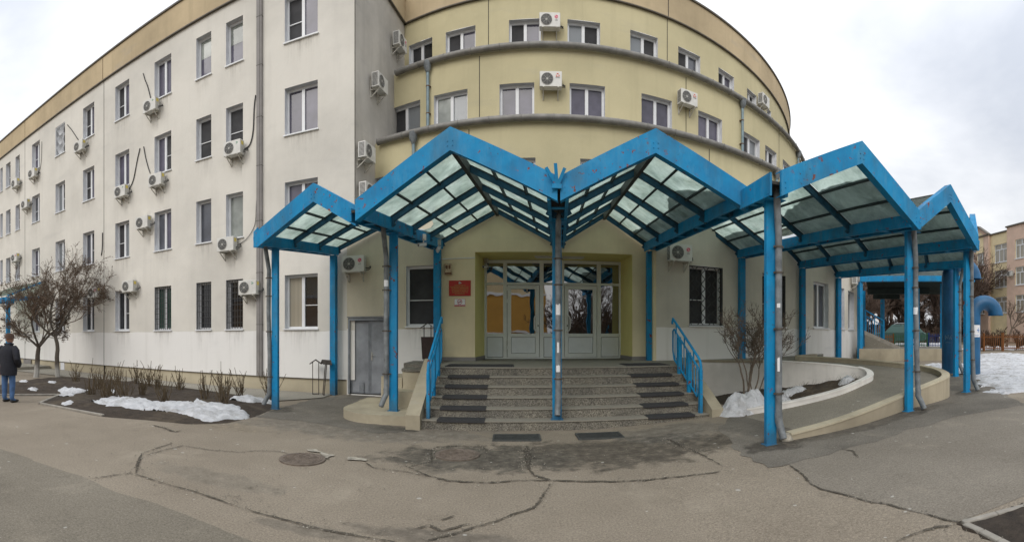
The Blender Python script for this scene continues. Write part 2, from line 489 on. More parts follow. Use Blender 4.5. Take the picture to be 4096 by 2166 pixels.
def roof_snow_mat():
    t = NT('snow_roof'); t.n.remove(t.b)
    out = [n for n in t.n if n.type == 'OUTPUT_MATERIAL'][0]
    d = t.n.new('ShaderNodeBsdfDiffuse'); tr = t.n.new('ShaderNodeBsdfTranslucent'); m = t.n.new('ShaderNodeMixShader')
    c = t.ramp(t.noise(4, 7, .7), [(.3, (.70, .74, .76)), (.65, (.88, .90, .92))])
    t.l.new(c, d.inputs[0]); t.l.new(c, tr.inputs[0]); m.inputs[0].default_value = .36
    t.l.new(d.outputs[0], m.inputs[1]); t.l.new(tr.outputs[0], m.inputs[2]); t.l.new(m.outputs[0], out.inputs[0])
    MAT['snow_roof'] = t.m
roof_snow_mat()
def roof_glass():
    t = NT('wired_glass')
    t.n.remove(t.b)
    out = [n for n in t.n if n.type == 'OUTPUT_MATERIAL'][0]
    tr = t.n.new('ShaderNodeBsdfTranslucent'); tp = t.n.new('ShaderNodeBsdfTransparent'); gl = t.n.new('ShaderNodeBsdfGlossy')
    cl = t.mix(t.ramp(t.noise(1.3, 5, 0.65, None, 0.6), [(0.40, (0, 0, 0)), (0.66, (1, 1, 1))]), t.ramp(t.noise(9, 5, 0.7), [(0.3, (0.36, 0.435, 0.395)), (0.7, (0.52, 0.60, 0.55))]), (0.72, 0.80, 0.75))
    t.l.new(cl, tr.inputs['Color'])
    tp.inputs['Color'].default_value = (0.74, 0.79, 0.765, 1)
    gl.inputs['Roughness'].default_value = 0.22; gl.inputs['Color'].default_value = (0.8, 0.85, 0.83, 1)
    m1 = t.n.new('ShaderNodeMixShader'); t.l.new(t.ramp(t.noise(1.7, 6, .7, None, .5), [(.34, (.10, .10, .10)), (.66, (.52, .52, .52))]), m1.inputs[0])
    t.l.new(tr.outputs[0], m1.inputs[1]); t.l.new(tp.outputs[0], m1.inputs[2])
    m2 = t.n.new('ShaderNodeMixShader'); m2.inputs[0].default_value = 0.09
    t.l.new(m1.outputs[0], m2.inputs[1]); t.l.new(gl.outputs[0], m2.inputs[2])
    t.l.new(m2.outputs[0], out.inputs[0])
    w = t.n.new('ShaderNodeTexWave'); w.inputs['Scale'].default_value = 24; w.inputs['Distortion'].default_value = 1.0
    t.l.new(t.geo.outputs['Position'], w.inputs['Vector'])
    b = t.n.new('ShaderNodeBump'); b.inputs['Strength'].default_value = 0.25; b.inputs['Distance'].default_value = 0.004
    t.l.new(w.outputs[0], b.inputs['Height'])
    t.l.new(b.outputs[0], gl.inputs['Normal']); t.l.new(b.outputs[0], tr.inputs['Normal'])
    MAT['roof_glass'] = t.m
roof_glass()

def pane(name, c, rough=0.04, coat=1.0, stripes=None):
    t = NT(name)
    if stripes:
        w = t.n.new('ShaderNodeTexWave'); w.inputs['Scale'].default_value = stripes; w.inputs['Distortion'].default_value = 1.5
        w.inputs['Detail'].default_value = 2
        t.l.new(t.pos((1, 0.6, 0.03)), w.inputs['Vector'])
        t.color(t.ramp(w.outputs[0], [(0.2, tuple(x * 0.55 for x in c)), (0.8, c)]))
    else:
        t.color(t.ramp(t.noise(1.4, 3), [(0.35, tuple(x * 0.6 for x in c)), (0.7, tuple(x * 1.25 for x in c))]))
    t.rough(0.35 if coat else 0.8)
    t.b.inputs['Specular IOR Level'].default_value = 0.1 if coat else 0.25
    t.b.inputs['Coat Weight'].default_value = coat
    t.b.inputs['Coat Roughness'].default_value = rough
    t.b.inputs['Coat IOR'].default_value = 1.65
    if coat:
        bp = t.n.new('ShaderNodeBump'); bp.inputs['Strength'].default_value = 0.06; bp.inputs['Distance'].default_value = 0.02
        t.l.new(t.noise(2.3, 1), bp.inputs['Height']); t.l.new(bp.outputs[0], t.b.inputs['Coat Normal'])
    MAT[name] = t.m
pane('pane_sky', (0.08, 0.085, 0.105))
pane('pane_violet', (0.095, 0.088, 0.125), 0.04, 0.6)
pane('pane_net', (0.055, 0.055, 0.058), 0.5, 0.0)
pane('pane_curtain', (0.24, 0.26, 0.275), 0.05, 0.8, 9.0)
pane('pane_shade', (0.27, 0.29, 0.265), 0.05, 0.8)
pane('pane_green', (0.03, 0.075, 0.055), 0.06, 0.8, 14.0)
pane('pane_dark', (0.016, 0.017, 0.02), 0.03, 1.0)
pane('pane_blind', (0.40, 0.365, 0.29), 0.05, 0.7, 7.0)
pane('pane_lit', (0.55, 0.40, 0.16), 0.05, 0.5)

def mirror_glass():
    t = NT('door_glass')
    t.color((0.012, 0.013, 0.014)); t.rough(0.02)
    t.b.inputs['Coat Weight'].default_value = 1.0; t.b.inputs['Coat IOR'].default_value = 3.4; t.b.inputs['Coat Roughness'].default_value = 0.0
    bp = t.n.new('ShaderNodeBump'); bp.inputs['Strength'].default_value = 0.16; bp.inputs['Distance'].default_value = 0.010
    t.l.new(t.noise(2.6, 1.0, 0.3), bp.inputs['Height']); t.l.new(bp.outputs[0], t.b.inputs['Coat Normal'])
    MAT['door_glass'] = t.m
mirror_glass()

S = lambda n, *a, **k: MAT.__setitem__(n, simple(n, *a, **k))
S('white_pvc', (0.70, 0.71, 0.72), 0.4, 0.06, 3)
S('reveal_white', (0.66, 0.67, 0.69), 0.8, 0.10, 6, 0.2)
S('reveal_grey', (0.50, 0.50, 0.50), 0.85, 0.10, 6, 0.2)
S('grey_pvc', (0.66, 0.69, 0.67), 0.45, 0.05, 3)
S('grey_panel', (0.66, 0.70, 0.715), 0.5, 0.05, 4)
S('dark_line', (0.055, 0.05, 0.042), 0.9, 0.3, 8)
S('gutter_zinc', (0.20, 0.192, 0.175), 0.6, 0.25, 4, 0.1, 30, 0.25)
S('pipe_zinc', (0.165, 0.18, 0.188), 0.6, 0.45, 6, 0.15, 30, 0.15)
S('pipe_blue_zinc', (0.20, 0.27, 0.30), 0.55, 0.2, 5, 0.1, 30, 0.2)
S('duct_grey', (0.235, 0.22, 0.21), 0.7, 0.15, 3)
S('coping', (0.10, 0.085, 0.065), 0.6, 0.25, 4)
S('ac_white', (0.62, 0.61, 0.57), 0.45, 0.10, 5)
S('ac_side', (0.48, 0.47, 0.43), 0.55, 0.12, 6)
S('ac_grille', (0.055, 0.055, 0.058), 0.7, 0.35, 40)
S('ac_dark', (0.05, 0.05, 0.05), 0.7, 0.2, 20)
S('bracket_cream', (0.50, 0.48, 0.42), 0.6, 0.2, 8)
S('hose_black', (0.03, 0.03, 0.03), 0.7, 0.2, 20)
S('logo_red', (0.62, 0.04, 0.10), 0.5, 0.04, 5)
S('logo_orange', (0.70, 0.08, 0.04), 0.5, 0.04, 5)
S('logo_green', (0.03, 0.26, 0.14), 0.5, 0.04, 5)
S('ink', (0.05, 0.05, 0.055), 0.6, 0.1, 5)
S('sticker_yellow', (0.62, 0.50, 0.12), 0.6, 0.1, 9)
S('paper_white', (0.74, 0.75, 0.76), 0.8, 0.08, 20)
S('paper_blue', (0.10, 0.22, 0.48), 0.8, 0.08, 20)
S('plaque_red', (0.40, 0.014, 0.012), 0.4, 0.08, 8)
S('gold', (0.36, 0.20, 0.05), 0.5, 0.2, 40)
S('silver', (0.42, 0.42, 0.40), 0.4, 0.2, 40, metal=0.5)
S('sign_red', (0.52, 0.03, 0.07), 0.5, 0.05, 8)
S('rusty_box', (0.42, 0.33, 0.22), 0.7, 0.55, 22)
S('rust', (0.13, 0.065, 0.035), 0.85, 0.4, 18)
MAT['granite_tread'] = simple('granite_tread', (0.225, 0.208, 0.172), 0.8, 0.22, 30, 0.3, 90)
S('bin_metal', (0.075, 0.062, 0.055), 0.7, 0.3, 12, 0.2, 40, 0.3)
S('bin_brown', (0.030, 0.016, 0.014), 0.7, 0.3, 12)
S('door_steel', (0.26, 0.275, 0.30), 0.55, 0.25, 2.4, 0.15, 12)
S('door_steel_edge', (0.20, 0.215, 0.235), 0.6, 0.25, 5)
S('rubber', (0.034, 0.034, 0.036), 0.85, 0.3, 60, 0.6, 220)
S('grate_steel', (0.075, 0.080, 0.078), 0.6, 0.3, 12, metal=0.4)
S('cast_iron', (0.155, 0.125, 0.100), 0.7, 0.3, 14, 0.4, 60, 0.2)
S('glazing_bar', (0.020, 0.034, 0.036), 0.7, 0.3, 9)
S('ridge_dark', (0.038, 0.040, 0.038), 0.7, 0.3, 9)
S('gutter_dark', (0.045, 0.042, 0.036), 0.8, 0.3, 9)
S('bark', (0.135, 0.100, 0.072), 0.95, 0.35, 24, 0.8, 60)
S('bark_bush', (0.115, 0.090, 0.066), 0.95, 0.3, 24, 0.5, 60)
S('twig_brown', (0.085, 0.055, 0.042), 0.95, 0.3, 9)
S('wood_far', (0.105, 0.070, 0.052), 0.95, 0.35, 3)
S('hedge_twig', (0.080, 0.052, 0.036), 0.95, 0.35, 4)
S('dry_leaf', (0.125, 0.082, 0.054), 0.95, 0.4, 12)
S('rose_stem', (0.100, 0.072, 0.040), 0.9, 0.35, 14)
S('kerb', (0.27, 0.25, 0.215), 0.9, 0.25, 6, 0.4, 60)
S('pipe_blue', (0.010, 0.095, 0.215), 0.5, 0.28, 2.5, 0.1, 20)
S('pipe_mouth', (0.012, 0.03, 0.05), 0.8, 0.2, 9)
S('pink_wall', (0.62, 0.45, 0.35), 0.9, 0.10, 1.5, 0.2)
S('yellow_wall', (0.72, 0.60, 0.37), 0.9, 0.10, 1.5, 0.2)
S('ochre_wall', (0.50, 0.27, 0.055), 0.9, 0.10, 0.8, 0.2)
S('cream_wall', (0.56, 0.45, 0.27), 0.9, 0.08, 0.8, 0.2)
S('fence_orange', (0.22, 0.085, 0.025), 0.7, 0.2, 8)
S('fence_green', (0.025, 0.10, 0.055), 0.7, 0.2, 8)
S('fence_blue', (0.014, 0.035, 0.16), 0.7, 0.2, 8)
S('car_green', (0.055, 0.105, 0.095), 0.3, 0.06, 3, metal=0.4)
S('tyre', (0.018, 0.018, 0.018), 0.9, 0.2, 30)
S('rim', (0.35, 0.35, 0.36), 0.35, 0.1, 20, metal=0.8)
S('coat_dark', (0.014, 0.015, 0.022), 0.9, 0.3, 25, 0.3, 90)
S('jeans', (0.060, 0.125, 0.260), 0.9, 0.3, 9, 0.3, 120)
S('hat_brown', (0.075, 0.042, 0.028), 0.9, 0.25, 25)
S('shoe', (0.014, 0.013, 0.013), 0.6, 0.2, 20)
S('skin', (0.42, 0.24, 0.17), 0.6, 0.06, 12)
S('jacket_red', (0.42, 0.02, 0.035), 0.8, 0.15, 12)
S('trouser_navy', (0.03, 0.04, 0.075), 0.9, 0.2, 14)
S('lamp_tube', (0.55, 0.55, 0.50), 0.4, 0.05, 4)
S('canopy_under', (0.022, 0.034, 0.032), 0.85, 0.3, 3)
S('graffiti', (0.16, 0.27, 0.36), 0.8, 0.1, 9)
S('bracket_steel', (0.10, 0.085, 0.07), 0.6, 0.3, 12, metal=0.4)
S('rafter_grime_shade', (0.010, 0.075, 0.135), 0.7, 0.35, 7)  # darker blue for rafters: grime plus backlit shade put into the colour
S('grit', (0.20, 0.18, 0.145), 0.95, 0.5, 30)
S('grit_pale', (0.36, 0.34, 0.29), 0.95, 0.4, 30)
S('mortar_light', (0.30, 0.275, 0.225), 0.95, 0.45, 14, 0.8, 40)

def drip_stain():
    """rain-washed dirt on a wall: dark streaks that thin out downwards, transparent elsewhere"""
    t = NT('drip_stain')
    tc = t.n.new('ShaderNodeTexCoord'); sp = t.n.new('ShaderNodeSeparateXYZ'); t.l.new(tc.outputs['UV'], sp.inputs[0])
    u, v = sp.outputs[0], sp.outputs[1]
    st = t.ramp(t.noise(1.0, 5, .65, t.pos((14, 14, .9))), [(.42, (0, 0, 0)), (.70, (1, 1, 1))])
    cl = t.ramp(t.noise(3.0, 4, .6), [(.30, (.2, .2, .2)), (.65, (1, 1, 1))])
    ed = t.math('MULTIPLY', t.math('MULTIPLY', u, t.math('SUBTRACT', 1.0, u)), 4.0, True)
    k = t.math('MULTIPLY', t.math('MULTIPLY', t.math('POWER', v, 1.6), st), t.math('MULTIPLY', cl, ed))
    t.l.new(t.math('MULTIPLY', k, .42), t.b.inputs['Alpha'])
    t.color((.17, .155, .125)); t.rough(.95)
    MAT['drip_stain'] = t.m
drip_stain()
def soot_stain():
    """grime round an outdoor unit"""
    t = NT('soot_stain')
    tc = t.n.new('ShaderNodeTexCoord'); vs = t.n.new('ShaderNodeVectorMath'); vs.operation = 'DISTANCE'; vs.inputs[1].default_value = (.5, .5, 0)
    t.l.new(tc.outputs['UV'], vs.inputs[0])
    k = t.math('SUBTRACT', 1.0, t.math('MULTIPLY', vs.outputs['Value'], 2.0), True)
    n = t.ramp(t.noise(3.5, 5, .65, t.pos((1, 1, .6))), [(.32, (0, 0, 0)), (.68, (1, 1, 1))])
    t.l.new(t.math('MULTIPLY', t.math('MULTIPLY', k, n), .55), t.b.inputs['Alpha'])
    t.color((.12, .112, .10)); t.rough(.95)
    MAT['soot_stain'] = t.m
soot_stain()
def decal(name, a, b, c, d, m, parent):
    """flat dirt mark on a wall (a,b,c,d from lower left, counter-clockwise)"""
    me = bpy.data.meshes.new(name); me.from_pydata([tuple(p) for p in (a, b, c, d)], [], [(0, 1, 2, 3)])
    uv = me.uv_layers.new(name='uv'); 
    for i, q in enumerate(((0, 0), (1, 0), (1, 1), (0, 1))): uv.data[i].uv = q
    me.materials.append(MAT[m])
    o = bpy.data.objects.new(name, me); col.objects.link(o)
    attach(o, parent); return o

def crack_dirt():
    """dirt packed in a crack: ragged towards the edges"""
    t = NT('crack')
    tc = t.n.new('ShaderNodeTexCoord'); sp = t.n.new('ShaderNodeSeparateXYZ'); t.l.new(tc.outputs['UV'], sp.inputs[0])
    v = sp.outputs[1]
    k = t.math('MULTIPLY', t.math('MULTIPLY', v, t.math('SUBTRACT', 1.0, v)), 4.0)
    n = t.math('MULTIPLY', t.math('SUBTRACT', t.noise(16, 6, .75), .5), 2.6)
    n2 = t.math('MULTIPLY', t.math('SUBTRACT', t.noise(2.2, 3, .6), .5), 1.8)
    a = t.ramp(t.math('ADD', t.math('ADD', k, n), n2), [(.52, (0, 0, 0)), (.98, (1, 1, 1))])
    t.l.new(t.math('MULTIPLY', a, .92), t.b.inputs['Alpha'])
    t.color(t.ramp(t.noise(22, 6, .75), [(.35, (.030, .025, .019)), (.65, (.105, .09, .066))])); t.rough(1.0)
    MAT['crack'] = t.m
crack_dirt()

# =================================================================== THE GROUND
def jag(pts, step=0.22, amp=0.05, seed=1, closed=True):
    rnd = random.Random(seed); out = []
    n = len(pts)
    for i in range(n if closed else n - 1):
        a = Vector(pts[i][:2]); b = Vector(pts[(i + 1) % n][:2])
        k = max(1, int((b - a).length / step))
        nrm = Vector((-(b - a).y, (b - a).x)); nrm = nrm.normalized() if nrm.length else nrm
        for j in range(k):
            p = a.lerp(b, j / k)
            if j: p = p + nrm * rnd.uniform(-amp, amp)
            out.append((p.x, p.y))
    if not closed: out.append(tuple(pts[-1][:2]))
    return out
def sheet(name, poly, dz, m, label=None, kind='structure'):
    """a flat sheet laid over the ground"""
    bm = bmesh.new()
    vs = [bm.verts.new((p[0], p[1], 0)) for p in poly]
    fc = bm.faces.new(vs)
    bmesh.ops.triangulate(bm, faces=[fc])
    for x in GX:
        bmesh.ops.bisect_plane(bm, geom=bm.verts[:] + bm.edges[:] + bm.faces[:], plane_co=(x, 0, 0), plane_no=(1, 0, 0))
    for v in bm.verts: v.co.z = gz(v.co.x) + dz
    bmesh.ops.recalc_face_normals(bm, faces=bm.faces)
    for f_ in bm.faces:
        if f_.normal.z < 0: f_.normal_flip()
    me = bpy.data.meshes.new(name); bm.to_mesh(me); bm.free()
    me.materials.append(m)
    o = bpy.data.objects.new(name, me); col.objects.link(o)
    o['kind'] = kind
    if label: o['label'] = label
    return o
def poly_px(pts, dz=0.0):
    return [G(x, y, dz)[:2] for x, y in pts]
def crop(ox, oy, pts, k=2.5156):
    return [(ox + x / k, oy + y / k) for x, y in pts]

sheet('ground', [(-900, -900), (900, -900), (900, 900), (-900, 900)], -0.012, MAT['turf'], 'brown winter turf and earth reaching to the horizon')
sheet('asphalt_yard', [(-60, -16), (24, -16), (26, 5.0), (30, 12.0), (34, 16.5), (24, 24), (14.0, 21), (12.5, 14.5), (9.0, 12.4), (4, 12.2), (-60, 13.4)], 0.0, MAT['asphalt'], 'worn grey asphalt yard in front of the entrance')

old = crop(0, 1625, [(0, 425), (110, 460), (300, 520), (340, 550), (620, 640), (790, 690), (900, 735), (1110, 840), (1310, 905), (1470, 945), (1780, 1055), (2200, 1220), (2540, 1361), (2700, 1420)])
old_w = [tuple(p) for p in poly_px(old)]
sheet('asphalt_strip', jag(old_w, 0.12, 0.012, 3, False) + [(-1.0, 3.0), (0.0, -3.0), (-30, -3.0), (-30, 4.0)], 0.003, MAT['asphalt_old'], 'darker older asphalt strip at the lower left')
new = crop(3072, 1625, [(220, 595), (350, 690), (420, 780), (540, 840), (720, 880), (900, 930), (1040, 970), (1180, 985), (1380, 1040), (1600, 1090), (1760, 1140), (1900, 1165)])
new_w = [tuple(p) for p in poly_px(new)]
edge_r = crop(3072, 1625, [(0, 620), (270, 570), (700, 450), (960, 380), (1350, 260), (1900, 100), (2300, 30), (2576, -10)])
edge_w = [tuple(p) for p in poly_px(edge_r)]
sheet('asphalt_road', jag(new_w, 0.15, 0.012, 5, False) + [(3.9, 1.98), (6.5, 1.0), (13, 2.5)] + [(p[0], p[1] + .18) for p in edge_w[:1:-1]] + [(edge_w[1][0] - .02, edge_w[1][1] + .12)], 0.003, MAT['asphalt_new'], 'grey asphalt lane at the lower right')
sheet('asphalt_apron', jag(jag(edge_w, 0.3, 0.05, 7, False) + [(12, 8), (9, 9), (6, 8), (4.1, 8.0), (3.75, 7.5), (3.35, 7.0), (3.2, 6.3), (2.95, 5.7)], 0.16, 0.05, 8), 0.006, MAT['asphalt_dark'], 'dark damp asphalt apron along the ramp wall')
stain = crop(2048, 1625, [(390, 760), (800, 765), (1400, 745), (2100, 665), (2130, 600), (1950, 510), (1830, 450), (1560, 330), (1150, 300), (600, 360), (0, 400)]) + crop(1024, 1625, [(2290, 420), (1790, 430), (1770, 560), (1640, 625), (1760, 705), (1950, 760), (2300, 780), (2576, 760)])
door_apron = crop(1000, 1240, [(310, 985), (640, 890), (1000, 850), (1290, 850), (1100, 900), (1040, 960), (1045, 1070), (1300, 1150), (1560, 1180), (1700, 1215), (1300, 1240), (900, 1180), (500, 1110), (200, 1090), (60, 1070)])
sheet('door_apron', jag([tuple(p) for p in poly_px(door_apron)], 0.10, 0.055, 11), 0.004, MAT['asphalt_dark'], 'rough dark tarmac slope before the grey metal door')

# cracks: shallow dirt-filled grooves, each a ragged ribbon
def ribbon(mb, pts, w, seed, dz):
    p = jag(jag(pts, 0.25, .02, seed + 9, False), 0.06, w * 0.25, seed, False)
    rnd = random.Random(seed)
    L_, R_ = [], []
    for i, a in enumerate(p):
        b = p[min(i + 1, len(p) - 1)]; c = p[max(i - 1, 0)]
        d = Vector((b[0] - c[0], b[1] - c[1])); d = d.normalized() if d.length else Vector((1, 0))
        ww = (w * 1.05 + .008) * rnd.uniform(0.6, 1.0) * (0.3 if i in (0, len(p) - 1) else 1) * (0.6 + 1.1 * abs(noise.noise((i * 0.07, seed, 0))))
        n_ = Vector((-d.y, d.x)) * ww
        L_.append((a[0] + n_.x, a[1] + n_.y)); R_.append((a[0] - n_.x, a[1] - n_.y))
    o = len(mb.v)
    for a, b in zip(L_, R_):
        mb.v += [(a[0], a[1], gz(a[0]) + dz), (b[0], b[1], gz(b[0]) + dz)]; mb.uvv += [0.0, 1.0]
    for i in range(len(p) - 1):
        mb.f.append((o + 2 * i, o + 2 * i + 1, o + 2 * i + 3, o + 2 * i + 2))
CR = [
    (crop(0, 1625, [(900, 735), (1100, 705), (1300, 675), (1365, 685)]), 0.012),
    (crop(0, 1625, [(1365, 685), (1380, 600), (1420, 500), (1430, 475)]), 0.030),
    (crop(0, 1625, [(1430, 475), (1560, 430), (1740, 370)]), 0.022),
    (crop(0, 1625, [(1470, 495), (1620, 450), (1850, 395)]), 0.020),
    (crop(0, 1625, [(1365, 685), (1560, 750), (1760, 810), (1900, 845), (2100, 910), (2330, 990), (2576, 1070)]) + crop(1024, 1625, [(150, 1110), (380, 1170), (650, 1240), (800, 1270), (1000, 1305), (1330, 1360), (1500, 1400)]), 0.024),
    (crop(1024, 1625, [(1700, 1360), (1950, 1300), (2200, 1220), (2450, 1150), (2576, 1095)]) + crop(2048, 1625, [(210, 1030), (280, 960), (330, 870), (390, 780)]), 0.026),
    (crop(2048, 1625, [(390, 750), (800, 760), (1400, 740), (1750, 705), (2100, 660)]), 0.038),
    (crop(1024, 1625, [(1500, 600), (1700, 690), (1950, 755), (2300, 775), (2576, 755)]) + crop(2048, 1625, [(200, 745), (390, 752)]), 0.045),
    (crop(2048, 1625, [(150, 400), (160, 560), (210, 690), (390, 745)]), 0.050),
    (crop(1024, 1625, [(1490, 620), (1770, 560), (1765, 440), (1830, 410), (2050, 400), (2290, 415), (2310, 460)]), 0.030),
    (crop(2048, 1625, [(2110, 600), (1950, 510), (1830, 450), (1700, 400), (1560, 330)]), 0.024),
    (crop(3072, 1625, [(220, 595), (350, 690), (420, 780), (540, 840), (720, 880), (900, 930), (1040, 970), (1180, 985), (1380, 1040), (1600, 1090), (1760, 1140), (1900, 1165), (2050, 1230), (2200, 1300), (2350, 1361)]), 0.022),
    (crop(3072, 1625, [(720, 430), (850, 450), (880, 490), (910, 515)]), 0.030),
    (crop(3072, 1625, [(1300, 1360), (1500, 1280), (1700, 1220), (1850, 1215)]), 0.014),
    (crop(0, 1625, [(1530, 190), (1640, 215), (1760, 262), (1830, 245)]), 0.045),
    (crop(0, 1625, [(1850, 400), (2100, 440), (2400, 465), (2576, 450)]) + crop(1024, 1625, [(230, 455), (330, 480)]), 0.010),
    (crop(1024, 1625, [(1100, 570), (1180, 620), (1320, 640), (1500, 660), (1740, 710)]), 0.022),
    (crop(1024, 1625, [(680, 510), (740, 545)]), 0.035),
    (crop(1024, 1625, [(1600, 1240), (1750, 1200), (1870, 1260), (2000, 1230), (2150, 1190)]), 0.050),
    (crop(1024, 1625, [(1820, 1150), (1900, 1140), (2000, 1105)]), 0.022),
    (crop(1024, 1625, [(870, 1190), (940, 1175)]), 0.04), (crop(1024, 1625, [(1200, 1290), (1270, 1275)]), 0.035),
    (crop(0, 1625, [(2230, 915), (2300, 905), (2400, 920), (2460, 955)]), 0.012),
    (crop(0, 1625, [(2450, 830), (2550, 825)]), 0.03), (crop(1024, 1625, [(1120, 822), (1165, 822)]), 0.03),
    (crop(1024, 1625, [(190, 880), (240, 870)]), 0.025), (crop(1024, 1625, [(0, 930), (45, 932)]), 0.03), (crop(1024, 1625, [(480, 625), (520, 622)]), 0.035),
]
mb = MB(); mb.uvv = []
for i, (p, w) in enumerate(CR):
    ribbon(mb, [tuple(q) for q in poly_px(p)], w, 40 + i, 0.0125)
rg = random.Random(4); gm, gp_ = MB(), MB()
for i, (p, w) in enumerate(CR):
    q = jag([tuple(a) for a in poly_px(p)], .05, w, 200 + i, False)
    for a in q:
        for _ in range(3):
            x, y = a[0] + rg.gauss(0, w * 1.6 + .02), a[1] + rg.gauss(0, w * 1.6 + .02); s = rg.uniform(.003, .010); z = gz(x) + .010
            (gp_ if rg.random() < .05 else gm).add([(x - s, y - s * rg.uniform(.4, 1), z), (x + s, y - s * .7, z), (x + s * .5, y + s, z), (x, y, z + s * 1.1)], [(0, 1, 3), (1, 2, 3), (2, 0, 3)])
for i in range(900):
    x, y = rg.uniform(-9, 7), rg.uniform(3.0, 8.0); s = rg.uniform(.003, .009); z = gz(x) + .010
    (gp_ if rg.random() < .15 else gm).add([(x - s, y - s * rg.uniform(.4, 1), z), (x + s, y - s * .7, z), (x + s * .5, y + s, z), (x, y, z + s)], [(0, 1, 3), (1, 2, 3), (2, 0, 3)])
tag(gm.build('grit', MAT['grit']), 'loose grit scattered over the asphalt and its cracks', None, None, 'stuff'); tag(gp_.build('pale_grit', MAT['grit_pale']), 'pale crumbs of stone and litter on the asphalt', None, None, 'stuff')
o = mb.build('asphalt_cracks', MAT['crack'])
uvl = o.data.uv_layers.new(name='uv')
for lp in o.data.loops: uvl.data[lp.index].uv = (0, mb.uvv[lp.vertex_index]); tag(o, 'dark dirt-filled cracks running through the asphalt', None, None, 'structure')
# broken light concrete seam beside the left manhole
seam = crop(1024, 1625, [(510, 440), (600, 437), (690, 475), (790, 495), (720, 530), (690, 510), (640, 468), (520, 456)])
seam2 = crop(1024, 1625, [(920, 515), (1010, 520), (1130, 537), (1110, 556), (1000, 548), (925, 545)])
sheet('concrete_lump', jag([tuple(p) for p in poly_px(seam2)], 0.03, 0.016, 17), 0.016, MAT['mortar_light'], 'flat pale concrete lump right of the left manhole')
sheet('concrete_seam', jag([tuple(p) for p in poly_px(seam)], 0.03, 0.020, 13), 0.016, MAT['mortar_light'], 'broken pale concrete seam by the left manhole')

# height-field patches: snow, soil
def inside(p, poly):
    c = False; n = len(poly); x, y = p
    for i in range(n):
        x0, y0 = poly[i]; x1, y1 = poly[i - 1]
        if (y0 > y) != (y1 > y) and x < (x1 - x0) * (y - y0) / (y1 - y0) + x0: c = not c
    return c
def sdist(p, poly):
    P = Vector(p); d = 1e9
    for i in range(len(poly)):
        a = Vector(poly[i]); b = Vector(poly[i - 1]); ab = b - a
        t = max(0, min(1, (P - a).dot(ab) / max(ab.length_squared, 1e-9)))
        d = min(d, (P - a - ab * t).length)
    return d if inside(p, poly) else -d
def field(name, poly, res, hfun, m, smooth=True):
    """hfun(x, y, signed distance) -> z or None"""
    xs = [p[0] for p in poly]; ys = [p[1] for p in poly]
    x0, x1, y0, y1 = min(xs) - res * 2, max(xs) + res * 2, min(ys) - res * 2, max(ys) + res * 2
    nx, ny = int((x1 - x0) / res) + 1, int((y1 - y0) / res) + 1
    idx = {}; mb = MB(); keep = {}
    for i in range(nx + 1):
        for j in range(ny + 1):
            x, y = x0 + i * res, y0 + j * res
            d = sdist((x, y), poly)
            if d > -res * 2.2:
                idx[i, j] = len(mb.v); mb.v.append((x, y, hfun(x, y, d)))
    for i in range(nx):
        for j in range(ny):
            q = [(i, j), (i + 1, j), (i + 1, j + 1), (i, j + 1)]
            if all(k in idx for k in q): mb.f.append(tuple(idx[k] for k in q))
    return mb.build(name, m, None, smooth)
bed_z = lambda x, y: max(0.0, soil_h(x, y, sdist((x, y), bed))) + 0.004
def snow_patch(poly, label, h=0.07, res=0.07, m='snow', base=gz, ragged=0.24, name='snow_patch', lump=1.0):
    def hf(x, y, d):
        n_ = noise.fractal((x * 1.7, y * 1.7, 3.1), 1.0, 2.0, 5)
        e = d + n_ * ragged + 0.03
        t = max(-1, min(1, e / 0.28))
        return base(x, y) + (0.02 + h * math.sqrt(t) if t > 0 else t * 0.25) * (0.75 + 0.5 * noise.noise((x * 3, y * 3, 9)) * lump) + 0.045 * lump * noise.fractal((x * 6, y * 6, 1), 0.8, 2.0, 4) * (1 if t > 0 else 0)
    o = field(name, poly, res, hf, MAT[m])
    return tag(o, label, None, 'patches of old snow', 'stuff')

# ---- flower bed along the wing
bed = poly_px([(238, 1581), (160, 1614), (413, 1664), (600, 1678), (760, 1694), (900, 1690), (1015, 1664), (1095, 1628), (1080, 1606), (1010, 1590), (850, 1568), (700, 1548), (540, 1530), (400, 1518), (300, 1512), (180, 1512), (60, 1528), (-30, 1545), (-40, 1581), (60, 1581)])
bed = [tuple(p) for p in bed]
def soil_h(x, y, d):
    t = max(-1, min(1, d / 0.5))
    return 0.01 + 0.085 * t + 0.05 * noise.fractal((x * 1.8, y * 1.8, 0), 0.9, 2.0, 5) * max(0, t)
o = field('flower_bed', bed, 0.14, soil_h, MAT['soil'])
tag(o, 'bare dark earth of the flower bed by the white wing', None, None, 'structure')
wing_strip = [(-4.9, 12.1), (-4.9, 11.2)] + [tuple(p) for p in poly_px([(1085, 1606), (1010, 1589), (850, 1567), (700, 1547), (540, 1529), (400, 1517), (300, 1511)])] + [(-30, 9.9), (-30, 12.9)]
sheet('wall_path', wing_strip, 0.022, MAT['path_concrete'], 'narrow concrete strip along the foot of the wing')
def kerb(pts, label, w=0.08, h=0.075, zf=gz):
    mb = MB()
    for a, b in zip(pts[:-1], pts[1:]):
        mb.beam((a[0], a[1], zf(a[0], a[1]) + h / 2 - 0.03), (b[0], b[1], zf(b[0], b[1]) + h / 2 - 0.03), w, h)
    o = mb.build('kerb', MAT['kerb'], bevel=0.012)
    return tag(o, label, 'kerb', 'garden kerbs')
kp = lambda l: [tuple(p) for p in poly_px(l)]
kerb(kp([(238, 1581), (160, 1614)]), 'short slanting kerb at the left tip of the flower bed')
kerb(kp([(164, 1616), (290, 1641), (413, 1664)]), 'kerb along the front edge of the flower bed')
kerb(kp([(-60, 1581), (60, 1581), (234, 1580)]), 'kerb behind the man in the dark coat')
